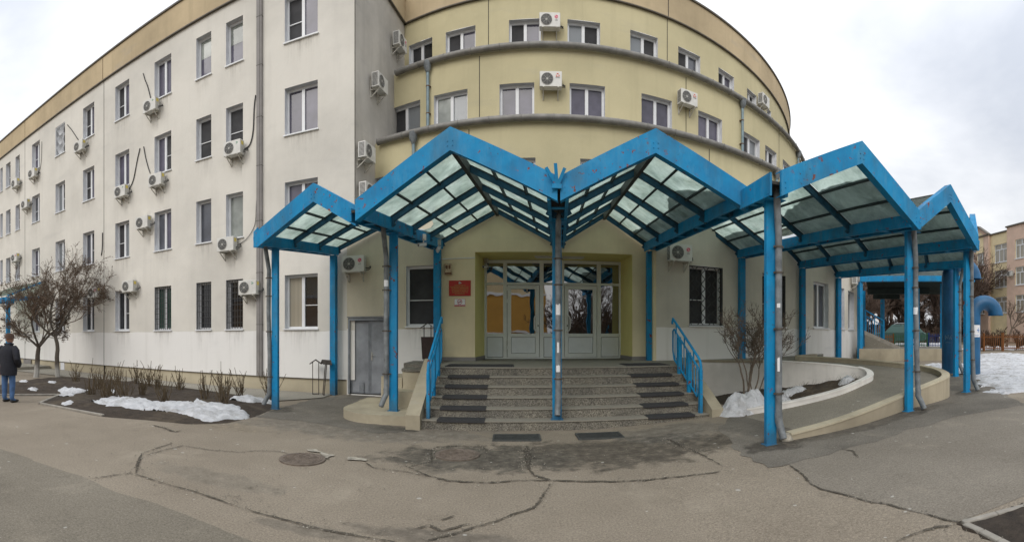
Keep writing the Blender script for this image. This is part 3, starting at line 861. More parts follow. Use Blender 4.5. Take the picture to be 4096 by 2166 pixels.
# kerbed earth bed at the lower right
kb = crop(3072, 1625, [(1960, 1180), (2300, 1090), (2576, 1015)])
kc = crop(3072, 1625, [(1985, 1195), (2150, 1270), (2330, 1361), (2500, 1450)])
kerb(kp(kb) + [(6.5, 0.95)], 'long kerb of the earth bed at the lower right corner', 0.07, 0.055)
kerb(kp(kc), 'near kerb of the earth bed at the lower right corner', 0.07, 0.055)
bedr = kp(kb) + [(6.5, 0.95), (4.5, 0.2)] + kp(kc)[::-1]
o = field('roadside_bed', bedr, 0.05, lambda x, y, d: gz(x) + 0.012 + 0.02 * noise.fractal((x * 2, y * 2, 5), 0.9, 2, 4) if d > -0.06 else gz(x) - 0.05, MAT['soil'])
tag(o, 'brown earth bed behind the kerb at the lower right', None, None, 'structure')

# ---- snow
snow_patch(kp(crop(0, 1240, [(940, 960), (1220, 915), (1400, 945), (1580, 962), (1830, 968), (1900, 1000), (2100, 975), (2290, 985), (2420, 1035), (2545, 1070), (2380, 1105), (2140, 1130), (1950, 1115), (1700, 1065), (1430, 1040), (1250, 1030), (1080, 1005)])), 'long white snow patch along the front of the flower bed', 0.04, 0.045, 'snow', bed_z)
snow_patch(kp(crop(0, 1240, [(2330, 945), (2440, 895), (2576, 905), (2700, 915), (2720, 950), (2560, 972), (2440, 960)])), 'white snow patch beside the leftmost blue canopy column', 0.06, 0.05, 'snow', bed_z)
snow_patch(kp(crop(0, 1240, [(600, 840), (740, 828), (870, 848), (800, 868), (720, 892), (630, 882)])), 'small snow patch at the left tip of the flower bed', 0.05, 0.05, 'snow', bed_z)
for i, (x, y, s, lb) in enumerate([(330, 830, 45, 'thin snow patch beside the kerb behind the man'), (240, 748, 38, 'sliver of snow under the left bare tree'), (520, 752, 34, 'sliver of snow under the right bare tree'), (680, 965, 40, 'crumb of snow near the kerb tip'), (1130, 853, 20, 'crumb of snow among the rose bushes'), (1990, 960, 18, 'crumb of snow right of the rose bushes')]):
    snow_patch(kp(crop(0, 1240, [(x - s, y - 4), (x, y - 10), (x + s, y), (x + s * .6, y + 9), (x - s * .5, y + 8)])), lb, 0.04, 0.05, 'snow', bed_z, 0.07)
snow_patch(kp(crop(3072, 1040, [(1560, 1050), (1800, 1045), (1990, 1040), (2120, 945), (2400, 935), (2700, 950), (2900, 1100), (2900, 1330), (2576, 1340), (2330, 1345), (2130, 1335), (2220, 1300), (2180, 1250), (2110, 1200), (1990, 1150), (1800, 1130), (1700, 1080)])), 'broad trodden grey-white snow beside the blue vent pipes', 0.025, 0.11, 'snow_dirty', gz, 0.55, 'trodden_snow')

# =================================================================== THE OFFICE BUILDING
bld = thing('office_building', 'four storey white wing joined to stepped round yellow drum with entrance', 'building', (-4.3, 12.2, 0))
rnd = random.Random(5)
WY = lambda X: 12.2 + 0.0217 * (-4.31 - X)              # the wing's facade line
def wx(px):                                            # photo column -> X on the facade
    s, c = ray(px); k = s / c
    return k * (12.2 - 0.0217 * 4.31) / (1 + 0.0217 * k)
def f_wing(s, z, d): return Vector((s, WY(s) + d, z))
DC = (2.0, 29.4)                                       # centre of the upper drum
GC = (3.2, 29.0)                                       # centre of the ground floor's curve
def f_round(c, Rr):
    return lambda s, z, d: Vector((c[0] + (Rr - d) * math.sin(s), c[1] - (Rr - d) * math.cos(s), z))
def phi(px, c, Rr):
    """photo column -> angle on a round wall"""
    s, k = ray(px)
    b = -(s * c[0] + k * c[1]); q = c[0] ** 2 + c[1] ** 2 - Rr ** 2
    D = b * b - q
    t = -b - math.sqrt(max(D, 0))
    return math.atan2(t * s - c[0], c[1] - t * k)

def wall(fn, s0, s1, z0, z1, holes, m, name, step=None, zs_extra=()):
    ss = {s0, s1}; zs = {z0, z1, *zs_extra}
    for h in holes:
        for s in h[:2]:
            if s0 < s < s1: ss.add(s)
        for z in h[2:4]:
            if z0 < z < z1: zs.add(z)
    if step:
        n = int((s1 - s0) / step)
        ss |= {s0 + (s1 - s0) * i / n for i in range(n + 1)}
    ss = sorted(ss); zs = sorted(zs); mb = MB(); idx = {}
    def vi(i, j):
        if (i, j) not in idx:
            idx[i, j] = len(mb.v); mb.v.append(tuple(fn(ss[i], zs[j], 0)))
        return idx[i, j]
    for i in range(len(ss) - 1):
        for j in range(len(zs) - 1):
            a, b = (ss[i] + ss[i + 1]) / 2, (zs[j] + zs[j + 1]) / 2
            if any(h[0] < a < h[1] and h[2] < b < h[3] for h in holes): continue
            mb.f.append((vi(i, j), vi(i + 1, j), vi(i + 1, j + 1), vi(i, j + 1)))
    return mb.build(name, m, bld)

PANES = ['pane_sky', 'pane_violet', 'pane_sky', 'pane_net']
def window(fn, s0, s1, z0, z1, style='two', left='pane_net', right='pane_sky', tr_l=True, tr_r=False, depth=0.16, reveal='reveal_white', unit=1.0, sill=True, parent=None, stain=0.9):
    """one window: frame (part) with reveal, panes, sill as its pieces. unit = metres per s"""
    parent = parent or bld
    fw = 0.065 / unit
    P = lambda s, z, d: fn(s, z, d)
    def bar(mb, a, b, c, e, d0, d1):
        mb.hexa([P(a, c, d0), P(b, c, d0), P(b, e, d0), P(a, e, d0)], [P(a, c, d1), P(b, c, d1), P(b, e, d1), P(a, e, d1)])
    d0, d1 = depth, depth + 0.07
    mb = MB()
    bar(mb, s0, s0 + fw, z0, z1, d0, d1); bar(mb, s1 - fw, s1, z0, z1, d0, d1)
    bar(mb, s0 + fw, s1 - fw, z0, z0 + 0.07, d0, d1); bar(mb, s0 + fw, s1 - fw, z1 - 0.07, z1, d0, d1)
    sm = (s0 + s1) / 2
    if style == 'two':
        bar(mb, sm - fw * 0.75, sm + fw * 0.75, z0 + 0.07, z1 - 0.07, d0 - 0.004, d1)
        if tr_l: bar(mb, s0 + fw, sm - fw * 0.75, z0 + (z1 - z0) * 0.43, z0 + (z1 - z0) * 0.43 + 0.022, d0 + 0.012, d1)
        if tr_r: bar(mb, sm + fw * 0.75, s1 - fw, z0 + (z1 - z0) * 0.43, z0 + (z1 - z0) * 0.43 + 0.022, d0 + 0.012, d1)
    elif tr_l:
        bar(mb, s0 + fw, s1 - fw, z0 + (z1 - z0) * 0.43, z0 + (z1 - z0) * 0.43 + 0.022, d0 + 0.012, d1)
    w = mb.build('window', MAT['white_pvc'], parent)
    dp = depth + 0.045
    def pn(a, b, m):
        MB().quad(P(a, z0 + 0.07, dp), P(b, z0 + 0.07, dp), P(b, z1 - 0.07, dp), P(a, z1 - 0.07, dp)).build('pane', MAT[m], w)
    if style == 'two':
        pn(s0 + fw, sm - fw * 0.75, left); pn(sm + fw * 0.75, s1 - fw, right)
    else:
        pn(s0 + fw, s1 - fw, left)
    rv = MB()
    rv.quad(P(s0, z0, 0), P(s0, z0, depth + .07), P(s0, z1, depth + .07), P(s0, z1, 0))
    rv.quad(P(s1, z0, 0), P(s1, z1, 0), P(s1, z1, depth + .07), P(s1, z0, depth + .07))
    rv.quad(P(s0, z0, 0), P(s1, z0, 0), P(s1, z0, depth + .07), P(s0, z0, depth + .07))
    rv.build('reveal', MAT[reveal], w)
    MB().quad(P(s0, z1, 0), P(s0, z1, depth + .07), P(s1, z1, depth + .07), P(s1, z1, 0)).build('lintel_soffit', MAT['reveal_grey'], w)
    if sill:
        e = 0.03 / unit
        mb = MB()
        bar(mb, s0 - e, s1 + e, z0 - 0.03, z0 + 0.006, -0.055, 0.001)
        bar(mb, s0, s1, z0 + 0.001, z0 + 0.009, 0.001, depth)
        mb.build('sill', MAT['white_pvc'], w)
        if stain: decal('drip_stain', P(s0 - .12 / unit, z0 - stain, -.003), P(s1 + .12 / unit, z0 - stain, -.003), P(s1 + .12 / unit, z0 - .02, -.003), P(s0 - .12 / unit, z0 - .02, -.003), 'drip_stain', w)
    return w

# ---- wing: columns of windows given by their edges in the photo
ROW = {4: (10.42, 11.85), 3: (7.65, 9.07), 2: (4.80, 6.25), 1: (1.86, 3.47)}
WCOL = [(-70, -48, 's'), (1, 11, 's'), (24, 42, 's'), (62, 79, 's'), (128, 159, 't'), (222, 260, 't'), (332, 377, 't'), (461, 517, 't'), (618, 685, 't'), (785, 845, 's'), (904, 972, 's'), (1139, 1271, 't')]
spec = {   # (column, row): left pane, right pane, transom left, transom right, extra
    (11, 4): ('pane_net', 'pane_violet', 1, 0), (11, 3): ('pane_violet', 'pane_violet', 0, 0), (11, 2): ('pane_violet', 'pane_violet', 0, 0), (11, 1): ('pane_blind', 'pane_dark', 0, 1),
    (10, 4): ('pane_violet', 'pane_violet', 0, 0), (10, 3): ('pane_net', 'pane_net', 1, 0), (10, 2): ('pane_shade', 'pane_shade', 0, 0), (10, 1): ('pane_dark', 'pane_dark', 0, 0),
    (9, 4): ('pane_violet', 'pane_violet', 0, 0), (9, 3): ('pane_net', 'pane_net', 1, 0), (9, 2): ('pane_sky', 'pane_sky', 0, 0), (9, 1): ('pane_dark', 'pane_dark', 0, 0),
    (8, 4): ('pane_violet', 'pane_violet', 0, 0), (8, 3): ('pane_violet', 'pane_net', 0, 1), (8, 2): ('pane_sky', 'pane_violet', 0, 0), (8, 1): ('pane_green', 'pane_green', 0, 0),
    (7, 4): ('pane_net', 'pane_violet', 1, 0), (7, 3): ('pane_violet', 'pane_violet', 0, 0), (7, 2): ('pane_net', 'pane_curtain', 1, 0), (7, 1): ('pane_dark', 'pane_net', 0, 1),
    (6, 4): ('pane_net', 'pane_violet', 1, 0), (6, 3): ('pane_net', 'pane_violet', 1, 0), (6, 2): ('pane_sky', 'pane_net', 0, 1), (6, 1): ('pane_dark', 'pane_net', 0, 0),
    (5, 4): ('pane_dark', 'pane_dark', 0, 0), (5, 3): ('pane_curtain', 'pane_net', 0, 1), (5, 2): ('pane_curtain', 'pane_curtain', 0, 0), (5, 1): ('pane_dark', 'pane_dark', 0, 0),
}
holes = []; todo = []
for ci, (a, b, st) in enumerate(WCOL):
    xa, xb = wx(a), wx(b)
    for rw, (z0, z1) in ROW.items():
        if ci < 4 and rw == 1: continue
        holes.append((xa, xb, z0, z1)); todo.append((ci, rw, xa, xb, z0, z1, st))
holes_door = (-4.50, -3.25, 0.03, 2.16)
wall(f_wing, -60, -4.31, 0.42, 12.45, holes, MAT['wing_plaster'], 'wing_wall', 4.0)
for ci, rw, xa, xb, z0, z1, st in todo:
    l, r_, tl, tr = spec.get((ci, rw), (rnd.choice(PANES), rnd.choice(PANES), 1, 0))
    dp = 0.17
    dark = rw == 1 and ci in (8, 9, 10)
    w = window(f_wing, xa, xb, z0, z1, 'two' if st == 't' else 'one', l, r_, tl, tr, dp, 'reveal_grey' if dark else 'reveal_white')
    if st == 's' and l == 'pane_violet' and rw == 4:            # roller blind pulled half down
        MB().quad(*[f_wing(s, z, dp + .04) for s, z in ((xa + .065, z0 + .76), (xb - .065, z0 + .76), (xb - .065, z1 - .07), (xa + .065, z1 - .07))]).build('roller_blind', MAT['pane_shade'], w)
    if dark:                                                   # dark steel bars
        g = MB(); n = 6 if st == 's' else 8
        for i in range(n + 1):
            s = xa + 0.02 + (xb - xa - 0.04) * i / n
            g.box(s - .007, s + .007, WY(s) + .03, WY(s) + .044, z0 + .02, z1 - .02)
        for j in range(9):
            z = z0 + 0.03 + (z1 - z0 - 0.06) * j / 8
            g.box(xa + .01, xb - .01, WY(xa) + .028, WY(xa) + .042, z - .007, z + .007)
        g.build('window_bars', MAT['ac_dark'], w)
    if (ci, rw) == (5, 4):                                     # white fan-shaped grille
        g = MB(); cx_ = (xa + xb) / 2
        for i in range(9):
            t = i / 8
            for zb in (z0 + 0.04, z0 + 0.5, z0 + 0.95):
                g.beam((cx_ + (xb - xa) * (t - .5) * .15, WY(cx_) + .03, zb), (xa + (xb - xa) * t, WY(cx_) + .03, min(zb + .46, z1 - .03)), .022, .012)
        for s in (xa + .01, xb - .01): g.beam((s, WY(s) + .03, z0), (s, WY(s) + .03, z1), .03, .02, (0, 1, 0))
        for z in (z0 + .02, z1 - .02): g.beam((xa, WY(xa) + .03, z), (xb, WY(xb) + .03, z), .02, .03)
        g.build('window_grille', MAT['white_pvc'], w)
# plinth, parapet band, coping, joints, duct
wall(lambda s, z, d: f_wing(s, z, d + 0.045), -60, -4.55, -0.05, 0.42, [], MAT['plinth_plaster'], 'plinth', 4.0)
MB().hexa([f_wing(s, z, d) for s, z, d in ((-60, .405, -.012), (-4.6, .405, -.012), (-4.6, .42, -.012), (-60, .42, -.012))], [f_wing(s, z, d) for s, z, d in ((-60, .405, .05), (-4.6, .405, .05), (-4.6, .42, .05), (-60, .42, .05))]).build('drip_edge', MAT['dark_line'], bld)
pmb = MB()
seg = [-60, wx(-200), wx(-80), wx(104), wx(416), -4.31]
for a, b in zip(seg[:-1], seg[1:]):
    pmb.hexa([f_wing(s, z, -.07) for s, z in ((a + .02, 12.45), (b - .02, 12.45), (b - .02, 13.40), (a + .02, 13.40))], [f_wing(s, z, .25) for s, z in ((a + .02, 12.45), (b - .02, 12.45), (b - .02, 13.40), (a + .02, 13.40))])
pmb.build('parapet', MAT['parapet_plaster'], bld)
MB().hexa([f_wing(s, z, -.12) for s, z in ((-60, 13.40), (-4.24, 13.40), (-4.24, 13.46), (-60, 13.46))], [f_wing(s, z, .3) for s, z in ((-60, 13.40), (-4.24, 13.40), (-4.24, 13.46), (-60, 13.46))]).build('coping', MAT['coping'], bld)
MB().hexa([f_wing(s, z, -.085) for s, z in ((-60, 12.42), (-4.28, 12.42), (-4.28, 12.455), (-60, 12.455))], [f_wing(s, z, .02) for s, z in ((-60, 12.42), (-4.28, 12.42), (-4.28, 12.455), (-60, 12.455))]).build('drip_edge', MAT['coping'], bld)
for px in (100, 416):
    x = wx(px)
    mb = MB(); mb.box(x - .012, x + .012, WY(x) - .006, WY(x) + .05, -.02, 12.42); mb.box(x - .018, x + .018, WY(x) - .02, WY(x) + .2, 12.46, 13.4)
    mb.build('expansion_joint', MAT['dark_line'], bld)
x0, x1 = wx(1032), wx(1052)
MB().box(x0, x1, WY(x0) - .10, WY(x0) + .01, 0.42, 12.4).build('cable_duct', MAT['duct_grey'], bld)
mb = MB()
for z in (2.0, 3.6, 5.2, 6.9, 8.4, 10.0, 11.5): mb.box(x0 - .01, x1 + .01, WY(x0) - .104, WY(x0), z, z + .012)
mb.box((x0 + x1) / 2 + .03, (x0 + x1) / 2 + .042, WY(x0) - .106, WY(x0), .42, 12.4)
mb.build('duct_seam', MAT['dark_line'], bld)
MB().box(-22.2, -21.4, WY(-21) - .015, WY(-21) + .02, 0.05, 0.38).build('vent_grille', MAT['duct_grey'], bld)
x = wx(248); MB().box(x - .16, x + .16, WY(x) + .02, WY(x) + .04, 0.03, 0.38).build('vent_cover', MAT['reveal_white'], bld)

# ---- return wall between wing and drum
RW0, RW1 = Vector((-4.31, 12.2)), Vector((-3.45, 17.0))
rdir = (RW1 - RW0).normalized(); rn = Vector((rdir.y, -rdir.x))
def f_ret(s, z, d): return Vector((*(RW0 + rdir * s - rn * d), z))
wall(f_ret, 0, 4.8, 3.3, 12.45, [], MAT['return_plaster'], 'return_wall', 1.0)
MB().hexa([f_ret(s, z, -.07) for s, z in ((-.07, 12.45), (4.8, 12.45), (4.8, 13.4), (-.07, 13.4))], [f_ret(s, z, .25) for s, z in ((-.07, 12.45), (4.8, 12.45), (4.8, 13.4), (-.07, 13.4))]).build('parapet', MAT['parapet_plaster'], bld)
MB().hexa([f_ret(s, z, -.085) for s, z in ((0, 12.42), (4.8, 12.42), (4.8, 12.455), (0, 12.455))], [f_ret(s, z, .02) for s, z in ((0, 12.42), (4.8, 12.42), (4.8, 12.455), (0, 12.455))]).build('drip_edge', MAT['coping'], bld)
MB().box(-4.318, -4.302, 12.190, 12.21, 3.4, 12.42).build('corner_cable', MAT['dark_line'], bld)

# ---- drum: three stepped upper storeys
R4, R3, R2, R1 = 14.9, 15.75, 17.1, 17.4
rows = {
  4: (R4, 9.6, 12.45, 10.42, 11.65, [(1636, 1729), (1783, 1902), (2036, 2164), (2270, 2400.5), (2521, 2631), (2713, 2801), (2874, 2936), (2988.5, 3026), (3068, 3084)]),
  3: (R3, 6.8, 10.25, 7.65, 9.17, [(1559, 1681), (1736, 1870), (1998, 2137), (2278.5, 2420), (2566, 2687.6), (2793, 2888), (2972, 3039), (3061, 3106), (3131, 3162)]),
  2: (R2, 4.62, 7.47, 4.90, 6.42, [(1495, 1640), (1710, 1850), (2000, 2142), (2321, 2463), (2600, 2735), (2905, 3003), (3080, 3150)]),
}
pp = {4: [('pane_net', 'pane_dark'), ('pane_net', 'pane_violet'), ('pane_net', 'pane_violet'), ('pane_curtain', 'pane_net'), ('pane_curtain', 'pane_net'), ('pane_net', 'pane_sky'), ('pane_net', 'pane_violet'), ('pane_sky', 'pane_net'), ('pane_net', 'pane_sky')],
      3: [('pane_net', 'pane_curtain'), ('pane_shade', 'pane_curtain'), ('pane_violet', 'pane_violet'), ('pane_violet', 'pane_violet'), ('pane_violet', 'pane_violet'), ('pane_violet', 'pane_violet'), ('pane_net', 'pane_curtain'), ('pane_sky', 'pane_net'), ('pane_sky', 'pane_net')],
      2: [('pane_net', 'pane_sky'), ('pane_violet', 'pane_net'), ('pane_net', 'pane_dark'), ('pane_violet', 'pane_violet'), ('pane_net', 'pane_violet'), ('pane_curtain', 'pane_sky'), ('pane_net', 'pane_sky')]}
for k, (Rr, z0, z1, wz0, wz1, cols) in rows.items():
    fn = f_round(DC, Rr)
    hs = [(phi(a, DC, Rr), phi(b, DC, Rr), wz0, wz1) for a, b in cols]
    wall(fn, R(-23.5), R(88), z0, z1, hs, MAT['drum_plaster'], 'drum_wall', R(1.2))
    for (a, b, c, d), (l, r_) in zip(hs, pp[k]):
        window(fn, a, b, c, d, 'two', l, r_, l == 'pane_net', r_ == 'pane_net', 0.15, 'reveal_white', Rr)
# ledge roofs, gutters, parapet
def ring(fn_r, z, ra, rb, s0, s1, n=70):
    mb = MB()
    for i in range(n):
        a, b = s0 + (s1 - s0) * i / n, s0 + (s1 - s0) * (i + 1) / n
        q = lambda r_, s: (DC[0] + r_ * math.sin(s), DC[1] - r_ * math.cos(s), z)
        mb.quad(q(ra, a), q(ra, b), q(rb, b), q(rb, a))
    return mb
ring(None, 10.25, R3, R4 - .05, R(-23), R(88)).build('ledge_roof', MAT['gutter_zinc'], bld)
ring(None, 7.47, R2, R3 - .05, R(-23), R(88)).build('ledge_roof', MAT['gutter_zinc'], bld)
def gutter(Rg, z, s0, s1, rad=0.09):
    """half-round gutter hung from the ledge, with its joint rings"""
    mb = MB(); n = 84; m = 9; rings = []
    for i in range(n + 1):
        s = s0 + (s1 - s0) * i / n; rg = []
        for j in range(m):
            a = math.pi * (-0.28 + 1.5 * j / (m - 1))
            rg.append((DC[0] + (Rg + rad * math.cos(a)) * math.sin(s), DC[1] - (Rg + rad * math.cos(a)) * math.cos(s), z - rad * math.sin(a)))
        for j in range(m):
            a = math.pi * (1.22 - 1.5 * j / (m - 1))
            rg.append((DC[0] + (Rg + (rad - .008) * math.cos(a)) * math.sin(s), DC[1] - (Rg + (rad - .008) * math.cos(a)) * math.cos(s), z - (rad - .008) * math.sin(a)))
        rings.append(rg)
    mb.loft(rings)
    g = mb.build('gutter', MAT['gutter_zinc'], bld, True)
    k = int((s1 - s0) * Rg / 0.85)
    cm = MB()
    for i in range(k + 1):
        s = s0 + (s1 - s0) * i / k
        pts = [(DC[0] + (Rg + (rad + .006) * math.cos(a)) * math.sin(s), DC[1] - (Rg + (rad + .006) * math.cos(a)) * math.cos(s), z - (rad + .006) * math.sin(a)) for a in [math.pi * (-.28 + 1.5 * j / 10) for j in range(11)]]
        cm.tube(pts, .010, 5)
    cm.build('gutter_bracket', MAT['gutter_zinc'], g)
    return g
gutter(R3 + .12, 10.22, R(-21.2), R(86)); gutter(R2 + .12, 7.44, R(-20.2), R(86))
def downpipe(px, Rw, z0, z1, m='pipe_blue_zinc', rad=.05):
    s = phi(px, DC, Rw + .1)
    q = lambda r_, z: Vector((DC[0] + r_ * math.sin(s), DC[1] - r_ * math.cos(s), z))
    mb = MB(); mb.tube([q(Rw + .10, z1 - .28), q(Rw + .10, z0)], rad, 12)
    p = mb.build('downpipe', MAT[m], bld, True)
    mb = MB(); mb.tube([q(Rw + .12, z1 + .02), q(Rw + .12, z1 - .17), q(Rw + .11, z1 - .30)], [.125, .115, .055], 12)
    mb.build('rainwater_head', MAT['pipe_zinc'], p, True)
    mb = MB(); z = z1 - .75
    while z > z0 + .2:
        mb.tube([q(Rw + .10, z), q(Rw + .10, z + .03)], rad + .008, 12); mb.beam(q(Rw, z + .015), q(Rw + .10, z + .015), .14, .012); z -= 0.85
    mb.build('pipe_clip', MAT['rust'], p, True)
downpipe(1711, R3, 7.5, 10.20); downpipe(1654, R2, 4.2, 7.42); downpipe(2970, R3, 7.5, 10.20); downpipe(3107, R2, 4.2, 7.42); downpipe(3193, R3, 7.5, 10.2)
for k, (z0, z1, dr) in enumerate(((12.45, 13.40, .07),)):
    fn = f_round(DC, R4)
    mb = MB(); n = 90; rings = []
    for i in range(n + 1):
        s = R(-26) + R(114) * i / n
        rings.append([fn(s, z0, -.07), fn(s, z1, -.07), fn(s, z1, .25), fn(s, z0, .25)])
    mb.loft(rings); mb.build('parapet', MAT['parapet_plaster'], bld)
    mb = MB(); rings = []
    for i in range(n + 1):
        s = R(-26) + R(114) * i / n
        rings.append([fn(s, 13.40, -.12), fn(s, 13.46, -.12), fn(s, 13.46, .3), fn(s, 13.40, .3)])
    mb.loft(rings); mb.build('coping', MAT['coping'], bld)
    mb = MB(); rings = []
    for i in range(n + 1):
        s = R(-26) + R(114) * i / n
        rings.append([fn(s, 12.42, -.085), fn(s, 12.455, -.085), fn(s, 12.455, .02), fn(s, 12.42, .02)])
    mb.loft(rings); mb.build('drip_edge', MAT['coping'], bld)
def joint(px, Rr, z0, z1, d=0):
    s = phi(px, DC, Rr); fn = f_round(DC, Rr); e = .011 / Rr
    MB().hexa([fn(s - e, z0, -.006 - d), fn(s + e, z0, -.006 - d), fn(s + e, z1, -.006 - d), fn(s - e, z1, -.006 - d)], [fn(s - e, z0, .05), fn(s + e, z0, .05), fn(s + e, z1, .05), fn(s - e, z1, .05)]).build('expansion_joint', MAT['dark_line'], bld)
for px, Rr, z0, z1 in ((1954, R4, 10.3, 12.42), (2669, R4, 10.3, 12.42), (1918, R3, 7.5, 10.1), (2744, R3, 7.5, 10.1), (3116, R3, 7.5, 10.1), (1876, R2, 5, 7.3), (2837, R2, 4.5, 7.3)):
    joint(px, Rr, z0, z1)
for px in (1952, 2669): joint(px, R4, 12.46, 13.40, .075)

# ---- ground floor round the entrance
PX0, PX1 = -1.98, 3.72                               # the flat entrance front between its two wall columns
YL = lambda X: 12.2 + (12.02 - 12.2) * (X + 4.55) / (PX0 + 4.55)
f_left = lambda s, z, d: Vector((s, YL(s) + d, z))
lx = lambda px: (lambda k: k * (12.2 - (12.02 - 12.2) / (PX0 + 4.55) * -4.55) / (1 - k * (12.02 - 12.2) / (PX0 + 4.55)))(ray(px)[0] / ray(px)[1])
wl = (lx(1625), lx(1742), 1.90, 3.52)
wall(f_left, -4.55, PX0, 0.0, 4.75, [holes_door, wl], MAT['porch_plaster'], 'porch_wall', 0.8, (1.8,))
window(f_left, *wl, 'one', 'pane_net', 'pane_net', 1, 0, 0.12, 'reveal_white')
MB().box(-3.2, PX0, 12.06, 12.1, 0.0, 0.40).build('plinth', MAT['plinth_plaster'], bld)
YP = 11.98
f_port = lambda s, z, d: Vector((s, YP + d, z))
NX0, NX1, NZ = -0.96, 3.19, 3.83
wall(f_port, PX0 - .03, PX1 + .03, 0.90, 5.2, [(NX0, NX1, .9, NZ)], MAT['portal_plaster'], 'portal_wall', 0.7)
mb = MB()
IX0, IX1, IY = -0.77, 3.16, 13.30
mb.quad((NX0, YP, 1.0), (IX0, IY, 1.0), (IX0, IY, NZ), (NX0, YP, NZ)).quad((NX1, YP, NZ), (IX1, IY, NZ), (IX1, IY, 1.0), (NX1, YP, 1.0)).quad((NX0, YP, NZ), (IX0, IY, NZ), (IX1, IY, NZ), (NX1, YP, NZ))
mb.build('niche_wall', MAT['niche_plaster'], bld)
sk = []                                              # dark skirting
for a, b in (((PX0, YP - .012), (NX0 + .01, YP - .012)), ((NX0 + .012, YP), (IX0 + .012, IY)), ((NX1 - .012, YP), (IX1 - .012, IY)), ((NX1 - .01, YP - .012), (PX1, YP - .012))):
    MB().beam((*a, 1.05), (*b, 1.05), .014, .10).build('skirting', MAT['duct_grey'], bld)
MB().box(3.66, 3.74, 11.60, 12.1, .9, 5.19).build('corner_pier', MAT['portal_plaster'], bld)
fg = f_round(GC, R1)
g_cols = [(2757, 2891), (3049, 3142), (3254, 3314), (3346, 3378), (3392, 3416)]
gh = [(phi(a, GC, R1), phi(b, GC, R1), 1.93, 3.58) for a, b in g_cols]
s_start = math.asin((PX1 - GC[0]) / R1)
wall(fg, s_start, R(88), 0.35, 5.2, gh, MAT['ground_drum_plaster'], 'round_wall', R(1.2), (1.88,))
wall(lambda s, z, d: fg(s, z, d + .04), s_start, R(88), -.1, 0.6, [], MAT['plinth_plaster'], 'plinth', R(1.2))
gp = [('pane_net', 'pane_net'), ('pane_net', 'pane_net'), ('pane_sky', 'pane_sky'), ('pane_net', 'pane_dark'), ('pane_net', 'pane_dark')]
for i, (h, (l, r_)) in enumerate(zip(gh, gp)):
    w = window(fg, *h, 'two', l, r_, l == 'pane_net', 0, 0.16, 'ac_dark' if i < 2 else 'reveal_white', R1)
    if i < 2:                                        # wavy wrought grille
        g = MB(); n = 6
        for k in range(n):
            pts = []
            for j in range(41):
                z = h[2] + .03 + (h[3] - h[2] - .06) * j / 40
                s = h[0] + (h[1] - h[0]) * ((k + .5) / n) + (.055 if k % 2 else -.055) / R1 * math.sin(j / 40 * math.pi * 12)
                pts.append(fg(s, z, .03))
            g.tube(pts, .012, 4)
        fr = [fg(h[0] + .001, h[2] + .02, .03), fg(h[1] - .001, h[2] + .02, .03), fg(h[1] - .001, h[3] - .02, .03), fg(h[0] + .001, h[3] - .02, .03)]
        for a, b in zip(fr, fr[1:] + fr[:1]): g.tube([a, b], .012, 4)
        g.build('window_grille', MAT['ac_dark'], w)
mb = MB()                                            # roof over the ground floor where it stands proud of the drum
n = 50
for i in range(n):
    a, b = s_start + (R(88) - s_start) * i / n, s_start + (R(88) - s_start) * (i + 1) / n
    mb.quad(fg(a, 5.2, -.05), fg(b, 5.2, -.05), fg(b, 5.45, 3.2), fg(a, 5.45, 3.2))
mb.quad((PX0 - 2.6, 12.2, 4.75), (PX0, YP, 4.75), (PX0, 13.6, 4.9), (PX0 - 2.6, 13.6, 4.9)).quad((PX0, YP, 5.2), (PX1, YP, 5.2), (PX1, 13.6, 5.3), (PX0, 13.6, 5.3))
mb.build('ledge_roof', MAT['gutter_zinc'], bld)
for px, z in ((3392, .42), (3352, .40)):
    s = phi(px + 15, GC, R1)
    MB().hexa([fg(s - .012, .15 + gz(10), .02), fg(s + .012, .15 + gz(10), .02), fg(s + .012, .58, .02), fg(s - .012, .58, .02)], [fg(s - .012, .15 + gz(10), .1), fg(s + .012, .15 + gz(10), .1), fg(s + .012, .58, .1), fg(s - .012, .58, .1)]).build('vent_grille', MAT['duct_grey'], bld)
mb = MB(); mb.tube([(-1.93, YP - .012, 3.66), (NX0, YP - .012, 3.68)], .012, 6); mb.build('cable_conduit', MAT['white_pvc'], bld)

# ---- grey steel double door in the porch wall
sd = thing('steel_door', 'grey painted steel double door with worn bare patches left of the steps', 'door', (-3.88, 12.15, 0.03))
for a, b in ((-4.44, -3.885), (-3.875, -3.31)):
    lf = MB().box(a, b, YL(a) + .045, YL(a) + .075, .05, 2.07).build('door_leaf', MAT['door_steel'], sd, bevel=.004)
    mb = MB()
    for x in (a + .004, b - .044): mb.box(x, x + .04, YL(a) + .036, YL(a) + .05, .055, 2.065)
    mb.box(a + .045, b - .045, YL(a) + .036, YL(a) + .05, .055, .10); mb.box(a + .045, b - .045, YL(a) + .036, YL(a) + .05, 2.02, 2.065)
    mb.build('edge_rail', MAT['door_steel_edge'], lf)
    mb = MB(); x = a + .012 if a < -4 else b - .012
    for z in (.3, 1.05, 1.8): mb.tube([(x, YL(a) + .03, z), (x, YL(a) + .03, z + .12)], .014, 8)
    mb.build('hinge', MAT['door_steel_edge'], lf, True)
MB().box(-4.49, -3.26, YL(-4) + .105, YL(-4) + .12, .03, 2.15).build('leak_stop_plate', MAT['ac_dark'], sd)  # dark plate added behind the leaves to block light through their gaps
mb = MB(); mb.box(-4.50, -4.445, YL(-4) - .02, YL(-4) + .10, .03, 2.16); mb.box(-3.305, -3.25, YL(-4) - .02, YL(-4) + .10, .03, 2.16); mb.box(-4.445, -3.305, YL(-4) - .02, YL(-4) + .10, 2.075, 2.16)
